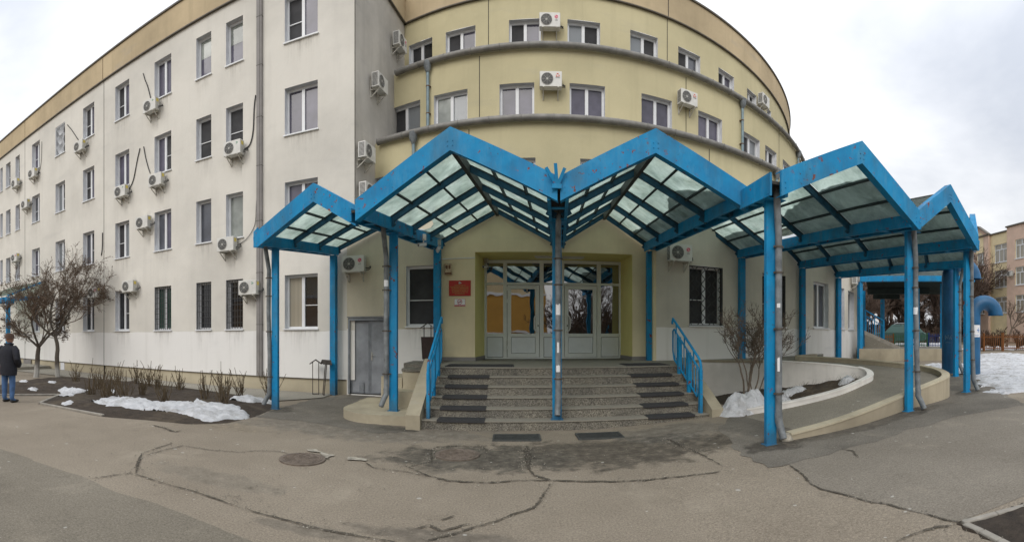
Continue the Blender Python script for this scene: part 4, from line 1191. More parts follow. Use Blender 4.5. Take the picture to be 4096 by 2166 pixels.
mb.build('door_frame', MAT['door_steel_edge'], sd, bevel=.004)
mb = MB(); mb.box(-3.83, -3.79, YL(-4) + .02, YL(-4) + .04, .98, 1.20); mb.tube([(-3.81, YL(-4) + .03, 1.12), (-3.81, YL(-4) - .03, 1.12), (-3.70, YL(-4) - .03, 1.12)], .010, 8)
mb.build('door_handle', MAT['silver'], sd, True)
MB().box(-4.18, -4.05, YL(-4) + .034, YL(-4) + .046, .06, .36).build('bare_patch', MAT['door_steel_edge'], sd)
MB().box(-4.52, -3.22, YL(-4) - .05, YL(-4) - .015, 2.165, 2.19).build('drip_cap', MAT['door_steel_edge'], sd)

# ---- glazed entrance front
ef = thing('entrance_doors', 'grey framed glazed entrance front with two doors in the yellow niche', 'door', (1.2, 13.3, 1.0))
EY = 13.22
ex = lambda c: (lambda k: k * EY)(ray(1900 + c / 2.961)[0] / ray(1900 + c / 2.961)[1])
ez = lambda c, px=2210: EYE + (YH - (1000 + c / 2.961)) * EY / math.cos((px - XC) / FPX) / FPX
ZB, ZT = 1.0, 3.82
z_tr0, z_tr1 = ez(412), ez(385)       # transom bar
z_p1, z_p0 = 1.72, 1.62
X_ = [IX0 + .02, ex(333), ex(378), ex(765), ex(812), ex(1000), ex(1055), ex(1443), ex(1490), IX1 - .02]
fm = MB()
def fbar(a, b, c, d, y0=EY - .03, y1=EY + .05): fm.box(a, b, y0, y1, c, d)
fbar(X_[0] - .04, X_[0] + .03, ZB, ZT); fbar(X_[9] - .03, X_[9] + .04, ZB, ZT)
for a, b in ((1, 2), (3, 4), (5, 6), (7, 8)): fbar(X_[a], X_[b], ZB, ZT)
for i in (0, 2, 4, 6, 8):
    a, b = (X_[i] + (.03 if i == 0 else 0), X_[i + 1] - (.03 if i == 8 else 0))
    fbar(a, b, ZT - .09, ZT); fbar(a, b, z_tr0, z_tr1); fbar(a, b, ZB, ZB + .04)
fm.build('frame', MAT['grey_pvc'], ef, bevel=.004)
for i in (0, 2, 4, 6, 8):
    a, b = (X_[i] + (.03 if i == 0 else 0), X_[i + 1] - (.03 if i == 8 else 0))
    MB().quad((a, EY + .012, z_tr1), (b, EY + .012, z_tr1), (b, EY + .012, ZT - .09), (a, EY + .012, ZT - .09)).build('transom_pane', MAT['door_glass'], ef)
    if i in (2, 6):
        leaf = MB(); e = .11; y0, y1 = EY - .045, EY + .03
        a2, b2 = a + .012, b - .012
        leaf.box(a2, a2 + e, y0, y1, ZB + .045, z_tr0 - .012).box(b2 - e, b2, y0, y1, ZB + .045, z_tr0 - .012)
        leaf.box(a2 + e, b2 - e, y0, y1, z_tr0 - .012 - e, z_tr0 - .012).box(a2 + e, b2 - e, y0, y1, ZB + .045, ZB + .045 + e).box(a2 + e, b2 - e, y0, y1, z_p0, z_p1)
        lf = leaf.build('door_leaf', MAT['grey_pvc'], ef, bevel=.004)
        MB().quad((a2 + e, EY, z_p1), (b2 - e, EY, z_p1), (b2 - e, EY, z_tr0 - .012 - e), (a2 + e, EY, z_tr0 - .012 - e)).build('pane', MAT['door_glass'], lf)
        MB().box(a2 + e + .008, b2 - e - .008, EY - .02, EY + .02, ZB + .045 + e + .008, z_p0 - .008).build('lower_panel', MAT['grey_panel'], lf, bevel=.004)
        hx = b2 - e / 2 if i == 2 else a2 + e / 2
        sg = -1 if i == 2 else 1
        mb = MB(); h0, h1 = 1.78, 2.24
        mb.tube([(hx, y0, h0), (hx, y0 - .06, h0), (hx + sg * .07, y0 - .075, h0 + .03), (hx + sg * .09, y0 - .075, h0 + .09), (hx + sg * .09, y0 - .075, h1 - .09), (hx + sg * .07, y0 - .075, h1 - .03), (hx, y0 - .06, h1), (hx, y0, h1)], .017, 8)
        mb.build('door_handle', MAT['white_pvc'], lf, True)
        MB().box(hx + .01, hx + .035, y0 - .008, y0, 1.92, 1.97).build('keyhole', MAT['ac_dark'], lf)
        hx = a2 if i == 2 else b2
        mb = MB()
        for z in (1.28, 2.60, 2.95):
            mb.tube([(hx, y0 - .012, z), (hx, y0 - .012, z + .10)], .014, 8); mb.box(hx - .035, hx + .035, y0 - .006, y0, z + .03, z + .07)
        mb.build('hinge', MAT['grey_pvc'], lf, True)
    else:
        fb = MB().box(a, b, EY - .028, EY + .045, z_p0, z_p1).build('mid_rail', MAT['grey_pvc'], ef)
        MB().quad((a, EY + .012, z_p1), (b, EY + .012, z_p1), (b, EY + .012, z_tr0), (a, EY + .012, z_tr0)).build('side_pane', MAT['door_glass'], ef)
        MB().box(a + .012, b - .012, EY - .01, EY + .03, ZB + .055, z_p0 - .012).build('lower_panel', MAT['grey_panel'], ef, bevel=.004)
MB().quad((IX0 - .1, 13.36, .95), (IX1 + .1, 13.36, .95), (IX1 + .1, 13.36, 3.95), (IX0 - .1, 13.36, 3.95)).build('leak_stop_board', MAT['ac_dark'], bld)  # unseen dark board added close behind the doors to stop light leaks
lt = thing('tube_lamp', 'long fluorescent lamp fixture under the niche ceiling above the doors', 'lamp', (1.3, 12.6, NZ))
MB().box(.62, 1.98, 12.53, 12.67, NZ - .03, NZ).build('housing', MAT['lamp_tube'], lt, bevel=.006)
MB().tube([(.66, 12.6, NZ - .05), (1.94, 12.6, NZ - .05)], .016, 8).build('tube', MAT['lamp_tube'], lt, True)

# =================================================================== STEPS, LANDING, RAMP
st = thing('entrance_steps', 'speckled grey granite steps rising to the glazed entrance doors', 'steps', (1.0, 8.05, 0))
SX0, SX1, SY, SH, ST = -1.6, 3.66, 8.05, 1.0 / 6, 0.30
for k in range(6):
    y0 = SY + k * ST
    y1 = y0 + ST + .02 if k < 5 else 11.98
    z1 = SH * (k + 1)
    mb = MB().box(SX0, SX1, y0, y1 - (.021 if k < 5 else 0), -.05 if k == 0 else SH * k - .002, z1 - .022)
    s_ = mb.build('step', MAT['granite'], st)
    MB().box(SX0 + .002, SX1 - .002, y0 - .018, y1, z1 - .022, z1).build('tread', MAT['granite_tread'], s_, bevel=.006)
MB().box(IX0 - .3, IX1 + .3, 11.981, 13.45, .9, 1.0).build('threshold', MAT['granite'], st)
def cheek(x0, x1, y_end):
    mb = MB(); prof = [(7.93, -.05), (7.93, .26), (8.12, .36), (9.72, 1.16), (y_end, 1.16), (y_end, -.05)]
    mb.hexa([(x0, *prof[0]), (x0, *prof[1]), (x0, *prof[2]), (x0, 8.12, -.05)], [(x1, *prof[0]), (x1, *prof[1]), (x1, *prof[2]), (x1, 8.12, -.05)])
    mb.hexa([(x0, 8.12, -.05), (x0, *prof[2]), (x0, *prof[3]), (x0, 9.72, -.05)], [(x1, 8.12, -.05), (x1, *prof[2]), (x1, *prof[3]), (x1, 9.72, -.05)])
    mb.hexa([(x0, 9.72, -.05), (x0, *prof[3]), (x0, *prof[4]), (x0, *prof[5])], [(x1, 9.72, -.05), (x1, *prof[3]), (x1, *prof[4]), (x1, *prof[5])])
    return mb.build('cheek_wall', MAT['cream_masonry'], st)
cheek(-1.86, SX0 - .002, 9.9); cheek(SX1 + .002, 3.90, 9.9)
# landing left of the steps and the rounded masonry tiers beside it
MB().prism([(SX0, 9.9), (SX0, 11.98), (-2.6, 12.0), (-2.6, 10.9), (-1.9, 10.0)], -.05, .995).build('landing', MAT['granite'], st)
def arc(cx, cy, r_, a0, a1, n=12):
    return [(cx + r_ * math.cos(R(a0 + (a1 - a0) * i / n)), cy + r_ * math.sin(R(a0 + (a1 - a0) * i / n))) for i in range(n + 1)]
def tier(poly, z, label, cap=0):
    o = MB().prism(jag(poly, .18, .012, int(z * 100)), -.05, z - cap).build('masonry_tier', MAT['cream_masonry'], st, label=label)
    if cap: MB().prism([((p[0] + 2.0) * 1.04 - 2.0, (p[1] - 10.3) * 1.04 + 10.3) for p in poly], z - cap, z).build('cap_slab', MAT['granite'], o, bevel=.01)
tier([(-1.87, 8.25)] + [(-1.87, 10.6)] + [(-3.42, 10.6)] + arc(-2.55, 9.15, .88, 180, 262)[0:], .175, 'lowest broad rounded masonry slab')
tier([(-1.87, 9.15), (-1.87, 10.8), (-2.78, 10.8)] + arc(-2.25, 9.72, .53, 180, 262), .505, 'middle rounded masonry tier')
tier([(-2.40, 9.9), (-2.40, 11.0), (-2.95, 11.0), (-2.95, 10.15)], .73, 'square masonry block behind the tiers')
tier([(-1.87, 9.75), (-1.87, 11.0), (-2.42, 11.0)] + arc(-2.12, 10.05, .30, 180, 260), .93, 'topmost rounded masonry tier with concrete cap', .06)

def railing(x, label):
    t = thing('handrail', label, 'handrail', (x, 8.25, .3))
    s = (2.02 - 1.22) / (9.72 - 8.28)
    zt = lambda y: 1.22 + (y - 8.28) * s
    mb = MB(); mb.tube([(x, 8.17, zt(8.2) - .32), (x, 8.17, zt(8.2) - .12), (x, 8.22, zt(8.22) - .02), (x, 8.32, zt(8.32)), (x, 9.66, zt(9.66)), (x, 9.76, zt(9.72) + .02), (x, 9.80, zt(9.72) - .05), (x, 9.79, zt(9.72) - .10)], .026, 10)
    mb.build('top_rail', MAT['blue'], t, True)
    mb = MB(); f2 = lambda y, d: (x, y, zt(y) - d)
    mb.tube([f2(8.30, .72), f2(8.24, .62), f2(8.24, .32), f2(8.30, .20), f2(9.68, .20), f2(9.76, .28), f2(9.76, .72), f2(9.68, .86), f2(8.36, .80), f2(8.30, .72)], .020, 8)
    mb.build('inner_frame', MAT['blue'], t, True)
    for y in (8.38, 8.52, 8.66, 8.94, 9.08, 9.22, 9.50, 9.62):
        MB().box(x - .009, x + .009, y - .009, y + .009, zt(y) - .83, zt(y) - .20).build('baluster', MAT['blue'], t)
    for y, w in ((8.20, .045), (8.80, .05), (9.36, .05)):
        zb = SH * (1 + int((y - SY) / ST)) - .15
        MB().box(x - .03, x + .03, y - w, y + w, zb, zt(y) - (.18 if w < .05 else .19)).build('post', MAT['blue'], t, bevel=.004)
    for y in (8.55, 9.05, 9.55):
        MB().box(x - .012, x + .012, y - .012, y + .012, zt(y) - .20, zt(y) - .01).build('spacer', MAT['blue'], t)
railing(-1.50, 'blue steel handrail on the left side of the steps')
railing(3.54, 'blue steel handrail on the right side of the steps')

ordn = ['first', 'second', 'third', 'fourth', 'fifth']
for k in range(5):
    for sd_, (a, b) in (('left', (-1.30, -.46)), ('right', (2.45, 3.36))):
        z = SH * (k + 1); y0 = SY + k * ST - .012; j = rnd.uniform(-.03, .03)
        M = Matrix.Translation(((a + b) / 2 + j, y0 + .15, z)) @ Matrix.Rotation(rnd.uniform(-.02, .02), 4, 'Z')
        mb = MB(); w = (b - a) / 2
        mb.box(-w, w, -.160, .142, 0, .013, M); mb.box(-w, w, -.174, -.161, -.028, .0135, M)
        for q in range(14):
            x = -w + .04 + q * (2 * w - .08) / 13
            mb.box(x - .012, x + .012, -.14, .13, .013, .017, M)
        tag(mb.build('rubber_mat', MAT['rubber']), f'black rubber mat on the {ordn[k]} step from the bottom, {sd_} side', 'mat', 'rubber mats on the steps')
for a, b, lb in ((-1.42, .04, 'large black rubber mat on the landing at the left'), (2.47, 3.46, 'black rubber mat on the landing at the right')):
    mb = MB().box(a, b, 9.72, 10.45, 1.0, 1.014)
    for q in range(22):
        y = 9.75 + q * .031
        mb.box(a + .03, b - .03, y, y + .014, 1.014, 1.019)
    tag(mb.build('rubber_mat', MAT['rubber']), lb, 'mat', 'rubber mats on the steps')
def grate(x0, x1, lb):
    t = thing('foot_grate', lb, 'grate', ((x0 + x1) / 2, 7.45, gz(x0)))
    z = gz((x0 + x1) / 2) + .014; mb = MB(); w = .03
    mb.box(x0, x1, 7.24, 7.24 + w, z - .02, z + .012).box(x0, x1, 7.68 - w, 7.68, z - .02, z + .012).box(x0, x0 + w, 7.24 + w, 7.68 - w, z - .02, z + .012).box(x1 - w, x1, 7.24 + w, 7.68 - w, z - .02, z + .012)
    mb.build('rim', MAT['grate_steel'], t)
    MB().box(x0 + w, x1 - w, 7.24 + w, 7.68 - w, z - .018, z - .008).build('pit', MAT['soil'], t)
    mb = MB(); n = 44
    for i in range(n):
        x = x0 + w + (x1 - x0 - 2 * w) * (i + .5) / n
        mb.box(x - .003, x + .003, 7.24 + w, 7.68 - w, z - .008, z + .008)
    for j in range(7):
        y = 7.30 + j * .055; mb.box(x0 + w, x1 - w, y - .003, y + .003, z - .007, z + .007)
    mb.build('lattice', MAT['grate_steel'], t)
grate(-.31, .46, 'steel foot-scraper grate in the asphalt left of the centre column')
grate(1.05, 1.80, 'steel foot-scraper grate in the asphalt right of the centre column')
def manhole(px, py, lb):
    p = G(px, py); t = thing('manhole_cover', lb, 'manhole', p)
    mb = MB(); mb.tube([(p.x, p.y, -.02), (p.x, p.y, .020)], .31, 40); mb.build('ring', MAT['cast_iron'], t)
    lid = MB().tube([(p.x, p.y, .019), (p.x, p.y, .026)], .27, 40).build('lid', MAT['cast_iron'], t)
    mb = MB()
    for i in range(-6, 7):
        y = i * .04; w = math.sqrt(max(0, .25 ** 2 - y * y))
        if w < .05: continue
        mb.tube([(p.x - w + 2 * w * j / 16, p.y + y + .010 * math.sin(j * 1.7 + i), .027) for j in range(17)], .008, 4)
    mb.tube([(p.x + .1 * math.cos(R(a)), p.y + .1 * math.sin(R(a)), .028) for a in range(0, 375, 15)], .009, 4)
    mb.build('rib', MAT['cast_iron'], lid)
manhole(1209, 1838, 'round ribbed cast iron manhole cover beside the broken seam')
manhole(1830, 1820, 'round ribbed cast iron manhole cover in the dark wet asphalt')

# ---- planter and ramp to the right of the steps
rp = thing('wheelchair_ramp', 'concrete ramp curving round the planter with cream curb wall', 'ramp', (5.5, 6.5, 0.2))
XS = [((3.85, 5.72), (3.92, 7.86), .10), ((4.6, 5.66), (4.45, 7.52), .19), ((5.4, 5.68), (5.2, 7.28), .30), ((6.6, 5.86), (6.1, 7.12), .45), ((7.5, 5.86), (6.75, 7.12), .60), ((8.05, 6.0), (7.12, 7.2), .68),
      ((8.55, 6.55), (7.3, 7.4), .74), ((8.80, 7.2), (7.34, 7.6), .79), ((8.75, 7.9), (7.25, 7.85), .84), ((8.4, 8.8), (6.95, 8.2), .90), ((7.75, 9.7), (6.3, 8.85), .96), ((7.3, 10.3), (5.75, 9.45), .985)]
def dense(a, k=5):
    out = []
    n = len(a)
    for i in range(n - 1):
        p0, p1, p2, p3 = a[max(i - 1, 0)], a[i], a[i + 1], a[min(i + 2, n - 1)]
        for j in range(k):
            t = j / k
            out.append(tuple(0.5 * ((2 * b) + (-a_ + c) * t + (2 * a_ - 5 * b + 4 * c - d) * t * t + (-a_ + 3 * b - 3 * c + d) * t ** 3) for a_, b, c, d in zip(p0, p1, p2, p3)))
    out.append(tuple(a[-1])); return out
D_ = dense([(*o_, *i_, z) for o_, i_, z in XS])
mb = MB()
for a, b in zip(D_[:-1], D_[1:]):
    mb.quad((a[0], a[1], a[4]), (b[0], b[1], b[4]), (b[2], b[3], b[4]), (a[2], a[3], a[4]))
mb.build('ramp_surface', MAT['ramp_concrete'], rp)
def curb_strip(pts, zt, zb, w, name, m, capm=None, out_side=1):
    mb = MB(); cp = MB(); rings = []; crings = []
    for i, p in enumerate(pts):
        a, b = pts[max(i - 1, 0)], pts[min(i + 1, len(pts) - 1)]
        d = Vector((b[0] - a[0], b[1] - a[1])).normalized(); n_ = Vector((d.y, -d.x)) * out_side
        q = lambda o_, z: (p[0] + n_.x * o_, p[1] + n_.y * o_, z)
        t_, b_ = zt(i), zb(i)
        rings.append([q(0, b_), q(w, b_), q(w, t_ - .03), q(0, t_ - .03)])
        crings.append([q(-.012, t_ - .03), q(w + .012, t_ - .03), q(w + .008, t_), q(-.008, t_)])
    o = mb.loft(rings).build(name, MAT[m], rp)
    cp.loft(crings).build('curb_top', MAT[capm or m], o)
curb_strip([(d[0], d[1]) for d in D_], lambda i: D_[i][4] + .13, lambda i: -.1, .16, 'outer_curb', 'curb_plaster', 'cream_masonry')
curb_strip([(d[2], d[3]) for d in D_], lambda i: D_[i][4] + (.12 if i < 40 else .10), lambda i: -.1, .13, 'planter_curb', 'whitewash', 'whitewash', -1)
# broken corner of the curb
mb = MB().ellipsoid((3.80, 5.62, .13), .12, .10, .11, 9, 6); 
mb.v = [(x + .03 * noise.noise((x * 9, y * 9, z * 9)), y + .03 * noise.noise((x * 9, y * 9, z * 9 + 7)), z + .02 * noise.noise((x * 11, y * 9, z * 9 + 3))) for x, y, z in mb.v]
mb.build('broken_curb_end', MAT['mortar_light'], rp)
# walkway along the round wall, level with the landing, and its whitewashed retaining wall
walk = [(3.66, 9.9), (3.66, 11.98), (3.72, 12.0)] + [tuple(fg(s_start + (R(25) - s_start) * i / 10, 0, 0)[:2]) for i in range(11)][1:] + [(8.6, 10.9), (7.3, 10.3), (5.75, 9.45), (4.55, 10.55), (3.95, 10.1)]
MB().prism(walk[::-1], -.05, 1.0).build('walkway', MAT['ramp_concrete'], rp)
mb = MB()
for a, b in zip([(3.9, 9.9), (4.5, 10.5), (5.72, 9.41)], [(4.5, 10.5), (5.72, 9.41), (6.35, 8.77)]):
    mb.beam((*a, .5), (*b, .5), .10, 1.05, (0, 0, 1))
mb.build('retaining_wall', MAT['whitewash'], rp)
mb = MB()
for a, b in zip([(3.9, 9.9), (4.5, 10.5), (5.72, 9.41)], [(4.5, 10.5), (5.72, 9.41), (6.35, 8.77)]):
    mb.beam((*a, 1.04), (*b, 1.04), .14, .05, (0, 0, 1))
mb.build('coping', MAT['curb_plaster'], rp)
ep = [(8.6, 10.9), (7.3, 10.3)]
mb = MB().beam((*ep[1], .75), (8.3, 10.8, .75), .14, .75); mb.build('curb_return', MAT['curb_plaster'], rp)
pl_poly = [(3.92, 7.9)] + [(d[2], d[3]) for d in D_[2:52:3]] + [(6.3, 8.85), (5.75, 9.45), (4.5, 10.5), (3.92, 9.9)]
def soilz(x, y): return .08 + .20 * max(0, x - 4.1)
o = field('planter_soil', pl_poly, 0.06, lambda x, y, d: soilz(x, y) + (.04 * noise.fractal((x * 2.5, y * 2.5, 2), .9, 2, 5) if d > .10 else -.4), MAT['soil'])
tag(o, 'dark wet earth in the planter beside the ramp', None, None, 'structure')
def mound_patch(c, rx, ry, h, lb, res=.05):
    poly = [(c[0] + rx * math.cos(a) * (1 + .25 * math.sin(3 * a + c[0])), c[1] + ry * math.sin(a) * (1 + .2 * math.cos(2 * a))) for a in [i * math.pi / 9 for i in range(18)]]
    def hf(x, y, d):
        q = max(0, 1 - ((x - c[0]) / rx) ** 2 - ((y - c[1]) / ry) ** 2)
        n_ = noise.noise((x * 5, y * 5, 4)) + .5 * noise.noise((x * 11, y * 11, 7)); n2 = noise.noise((x * 24, y * 24, 2))
        return soilz(x, y) - .06 + (h + .06) * min(1, q * 1.3) ** .8 * (1 + .28 * n_) + .032 * n2 * min(1, q * 4)
    tag(field('snow_mound', poly, res, hf, MAT['snow']), lb, None, 'patches of old snow', 'stuff')
mound_patch((4.36, 7.95), .58, .42, .36, 'heap of grey-white snow round the foot of the bare bush', .025)
mound_patch((5.75, 8.3), .42, .20, .10, 'long snow remnant in the middle of the planter', .05)
mound_patch((5.2, 7.95), .30, .14, .09, 'small snow remnant behind the nearest column in the planter', .05)
mound_patch((6.85, 7.75), .26, .16, .10, 'snow remnant at the far end of the planter', .05)
mound_patch((5.15, 7.5), .14, .07, .06, 'crumb of snow by the planter curb', .04)
rs = random.Random(3)
gm = MB()
for i in range(260):
    x, y = rs.uniform(4.6, 7.1), rs.uniform(7.25, 8.6)
    if not inside((x, y), pl_poly): continue
    z = soilz(x, y); a = rs.uniform(0, 6.28); l = rs.uniform(.05, .16)
    gm.tube([(x, y, z), (x + l * .7 * math.cos(a), y + l * .7 * math.sin(a), z + l)], [.003, .001], 3, False)
tag(gm.build('dry_grass', MAT['rose_stem']), 'sparse dry grass stalks in the planter earth', None, None, 'stuff')

# =================================================================== THE BLUE ZIGZAG CANOPY
cp = thing('entrance_canopy', 'blue steel zigzag canopy with wired glass wrapping round the entrance', 'canopy', (.8, 8.18, 0))
# valleys: wall end, front end, column, beam underside at wall and front
def on_wall(px):
    s = phi(px, GC, R1); return fg(s, 0, -.12)
VAL = {
 'A': dict(w=(-4.87, 12.0), f=(-5.14, 8.45), c=(-5.12, 9.12)),
 'B': dict(w=(-1.93, 11.86), f=(-2.52, 7.23), c=(-2.31, 8.83)),
 'C': dict(w=(1.19, 11.86), f=(.645, 6.47), c=(.80, 8.20)),
 'D': dict(w=(3.62, 11.80), f=(3.42, 5.26), c=(3.50, 5.60)),
 'E': dict(w=tuple(on_wall(2957)[:2]), f=(6.29, 5.27), c=(6.48, 5.60)),
 'F': dict(w=tuple(on_wall(3198)[:2]), f=(8.60, 5.50), c=(8.74, 5.82)),
 'G': dict(w=tuple(on_wall(3343)[:2]), f=(10.9, 7.15), c=(10.88, 7.62)),
}
ZW, ZF = 3.90, 3.56                                   # underside of the valley beams at the wall and at the front
def vpt(v, y_or_t, z=None, t=None):
    w, f = Vector(VAL[v]['w']), Vector(VAL[v]['f'])
    p = w.lerp(f, t)
    return p
def vz(v, p):
    w, f = Vector(VAL[v]['w']), Vector(VAL[v]['f'])
    t = (Vector(p[:2]) - w).length / (f - w).length
    return ZW + (ZF - ZW) * t
for v, d in VAL.items():
    w, f = Vector(d['w']), Vector(d['f'])
    dr = (f - w).normalized(); sd_ = Vector((dr.y, -dr.x))
    for sgn in (-1, 1):
        mb = MB(); o_ = sd_ * .13 * sgn
        mb.beam((w.x + o_.x, w.y + o_.y, ZW + .11), (f.x + o_.x, f.y + o_.y, ZF + .11), .05, .22)
        mb.build('valley_beam', MAT['blue'], cp)
    mb = MB(); mb.beam((w.x, w.y, ZW + .16), (f.x, f.y, ZF + .16), .21, .04); mb.build('valley_gutter', MAT['gutter_dark'], cp)
    n = 6
    for i in range(n):
        p = w.lerp(f, (i + .3) / n)
        mb = MB(); mb.beam((p.x - sd_.x * .105, p.y - sd_.y * .105, vz(v, p) + .02), (p.x + sd_.x * .105, p.y + sd_.y * .105, vz(v, p) + .02), .10, .012)
        mb.build('batten', MAT['blue'], cp)
    # wall column and front column
    zb = 1.0 if v in 'BCD' else (0.0 if v == 'A' else (.9 if v in 'EF' else gz(w.x)))
    if v != 'C':
        a = math.atan2(dr.y, dr.x); M = Matrix.Translation((w.x, w.y, 0)) @ Matrix.Rotation(a, 4, 'Z')
        MB().box(-.082, .082, -.085, .085, zb, ZW, M).build('wall_column', MAT['blue'], cp, bevel=.006)
    c = Vector(d['c']); a = math.atan2(dr.y, dr.x)
    M = Matrix.Translation((c.x, c.y, 0)) @ Matrix.Rotation(a, 4, 'Z')
    cb = {'B': .175, 'C': SH}.get(v, gz(c.x)) - .02
    co = MB().box(-.040, .040, -.083, .083, cb, vz(v, c), M).build('column', MAT['blue'], cp, bevel=.006)
    MB().box(-.08, .08, -.11, .11, cb, cb + .03, M).build('base_plate', MAT['blue'], co)
    MB().box(-.15, .15, -.17, .17, vz(v, c) - .012, vz(v, c) - .001, M).build('head_plate', MAT['blue'], co)
    # downpipe strapped to the column
    side = {'A': (-.14, -.05), 'B': (-.13, -.08), 'C': (.01, -.10), 'D': (.085, -.085), 'E': (.11, -.07), 'F': (.12, -.05), 'G': (.12, -.05)}[v]
    px_, py_ = c.x + side[0], c.y + side[1]; zt = vz(v, c) + .14; g0 = cb
    top = w.lerp(f, .985 if v not in 'BC' else .80)
    if v == 'C': top = Vector((c.x, c.y - .35))
    hx, hy = (top.x, top.y) if v not in 'B' else (top.x, top.y)
    rr = .050
    pts = [(px_ + (hx - px_) * .55, py_ + (hy - py_) * .55, zt + .02), (px_ + (hx - px_) * .5, py_ + (hy - py_) * .5, zt - .10), (px_, py_, zt - .62), (px_, py_, zt - .72), (px_, py_, g0 + .42)]
    if v in 'EF':
        pts = pts[:3] + [(px_, py_, g0 + 2.2), (px_ + .025, py_ - .01, g0 + 1.0), (px_ + .05, py_ - .02, g0 + .36)]
    if v == 'A': pts = pts[:3] + [(px_ - .01, py_, 2.2), (px_ + .02, py_, 1.2), (px_ + .01, py_, .40)]
    dp = MB().tube(pts, rr, 14).build('downpipe', MAT['pipe_zinc'], co, True)
    e = Vector(pts[-1])
    sx = {'A': -.10, 'B': -.08, 'C': -.02, 'D': .02, 'E': .06, 'F': .03, 'G': .03}[v]
    mb = MB().tube([(e.x, e.y, e.z + .06), (e.x, e.y, e.z - .06), (e.x + sx * .5, e.y - .04, e.z - .16), (e.x + sx, e.y - .10, max(e.z - .30, g0 + .05))], [rr + .006, rr + .006, rr + .004, rr], 14, False)
    mb.build('pipe_shoe', MAT['pipe_zinc'], co, True)
    mb = MB()
    for z in (zt - .80, 2.55, 1.75, g0 + .75):
        i0 = min((abs(z - pts[i][2] + (pts[i + 1][2] - pts[i][2]) * 0), i) for i in range(len(pts) - 1))[1]
        # pipe centre at z
        for i in range(len(pts) - 1):
            za, zb_ = pts[i][2], pts[i + 1][2]
            if zb_ <= z <= za:
                t = (za - z) / max(za - zb_, 1e-6); q = Vector(pts[i]).lerp(Vector(pts[i + 1]), t)
                mb.tube([(q.x, q.y, z - .014), (q.x, q.y, z + .014)], rr + .009, 14)
                mb.beam((q.x, q.y, z), (c.x, c.y, z), .02, .02)
                mb.beam((q.x - rr - .03, q.y, z), (q.x + rr + .03, q.y, z), .02, .024)
                break
    mb.build('pipe_clip', MAT['bracket_steel'], co, True)
# paper scraps on the pipes
def scrap(lb, v, z, w, h, m='paper_white'):
    c = Vector(VAL[v]['c']); side = {'B': (-.13, -.08), 'C': (.01, -.10), 'D': (.085, -.085), 'E': (.11, -.07)}[v]
    mb = MB(); n = 6; cx_, cy_ = c.x + side[0], c.y + side[1]; vx = math.atan2(-cy_, -cx_)
    rr_ = random.Random(int(z * 100))
    up = [h * rr_.uniform(.8, 1.0) for _ in range(n + 1)]
    for i in range(n):
        a0, a1 = vx + (i / n - .5) * w / .052, vx + ((i + 1) / n - .5) * w / .052
        q = lambda a, zz: (cx_ + .0515 * math.cos(a), cy_ + .0515 * math.sin(a), zz)
        mb.quad(q(a0, z), q(a1, z), q(a1, z + up[i + 1]), q(a0, z + up[i]))
    tag(mb.build('paper_scrap', MAT[m]), lb, 'paper scrap', 'torn notices on the downpipes')
scrap('torn white notice on the downpipe of the column by the grey steel door', 'B', 2.62, .10, .14)
scrap('torn grey notice high on the centre column downpipe', 'C', 2.02, .09, .20)
scrap('small white sticker low on the centre column downpipe', 'C', 1.02, .075, .13)
scrap('white paper strip in the middle of the centre column downpipe', 'C', 1.36, .035, .20)
scrap('torn white notice on the nearest column downpipe', 'D', 2.05, .05, .07)
scrap('peeling white paper on the nearest column downpipe', 'D', 1.15, .035, .22)
scrap('white notice on the downpipe of the column behind the ramp', 'E', 2.05, .10, .15)

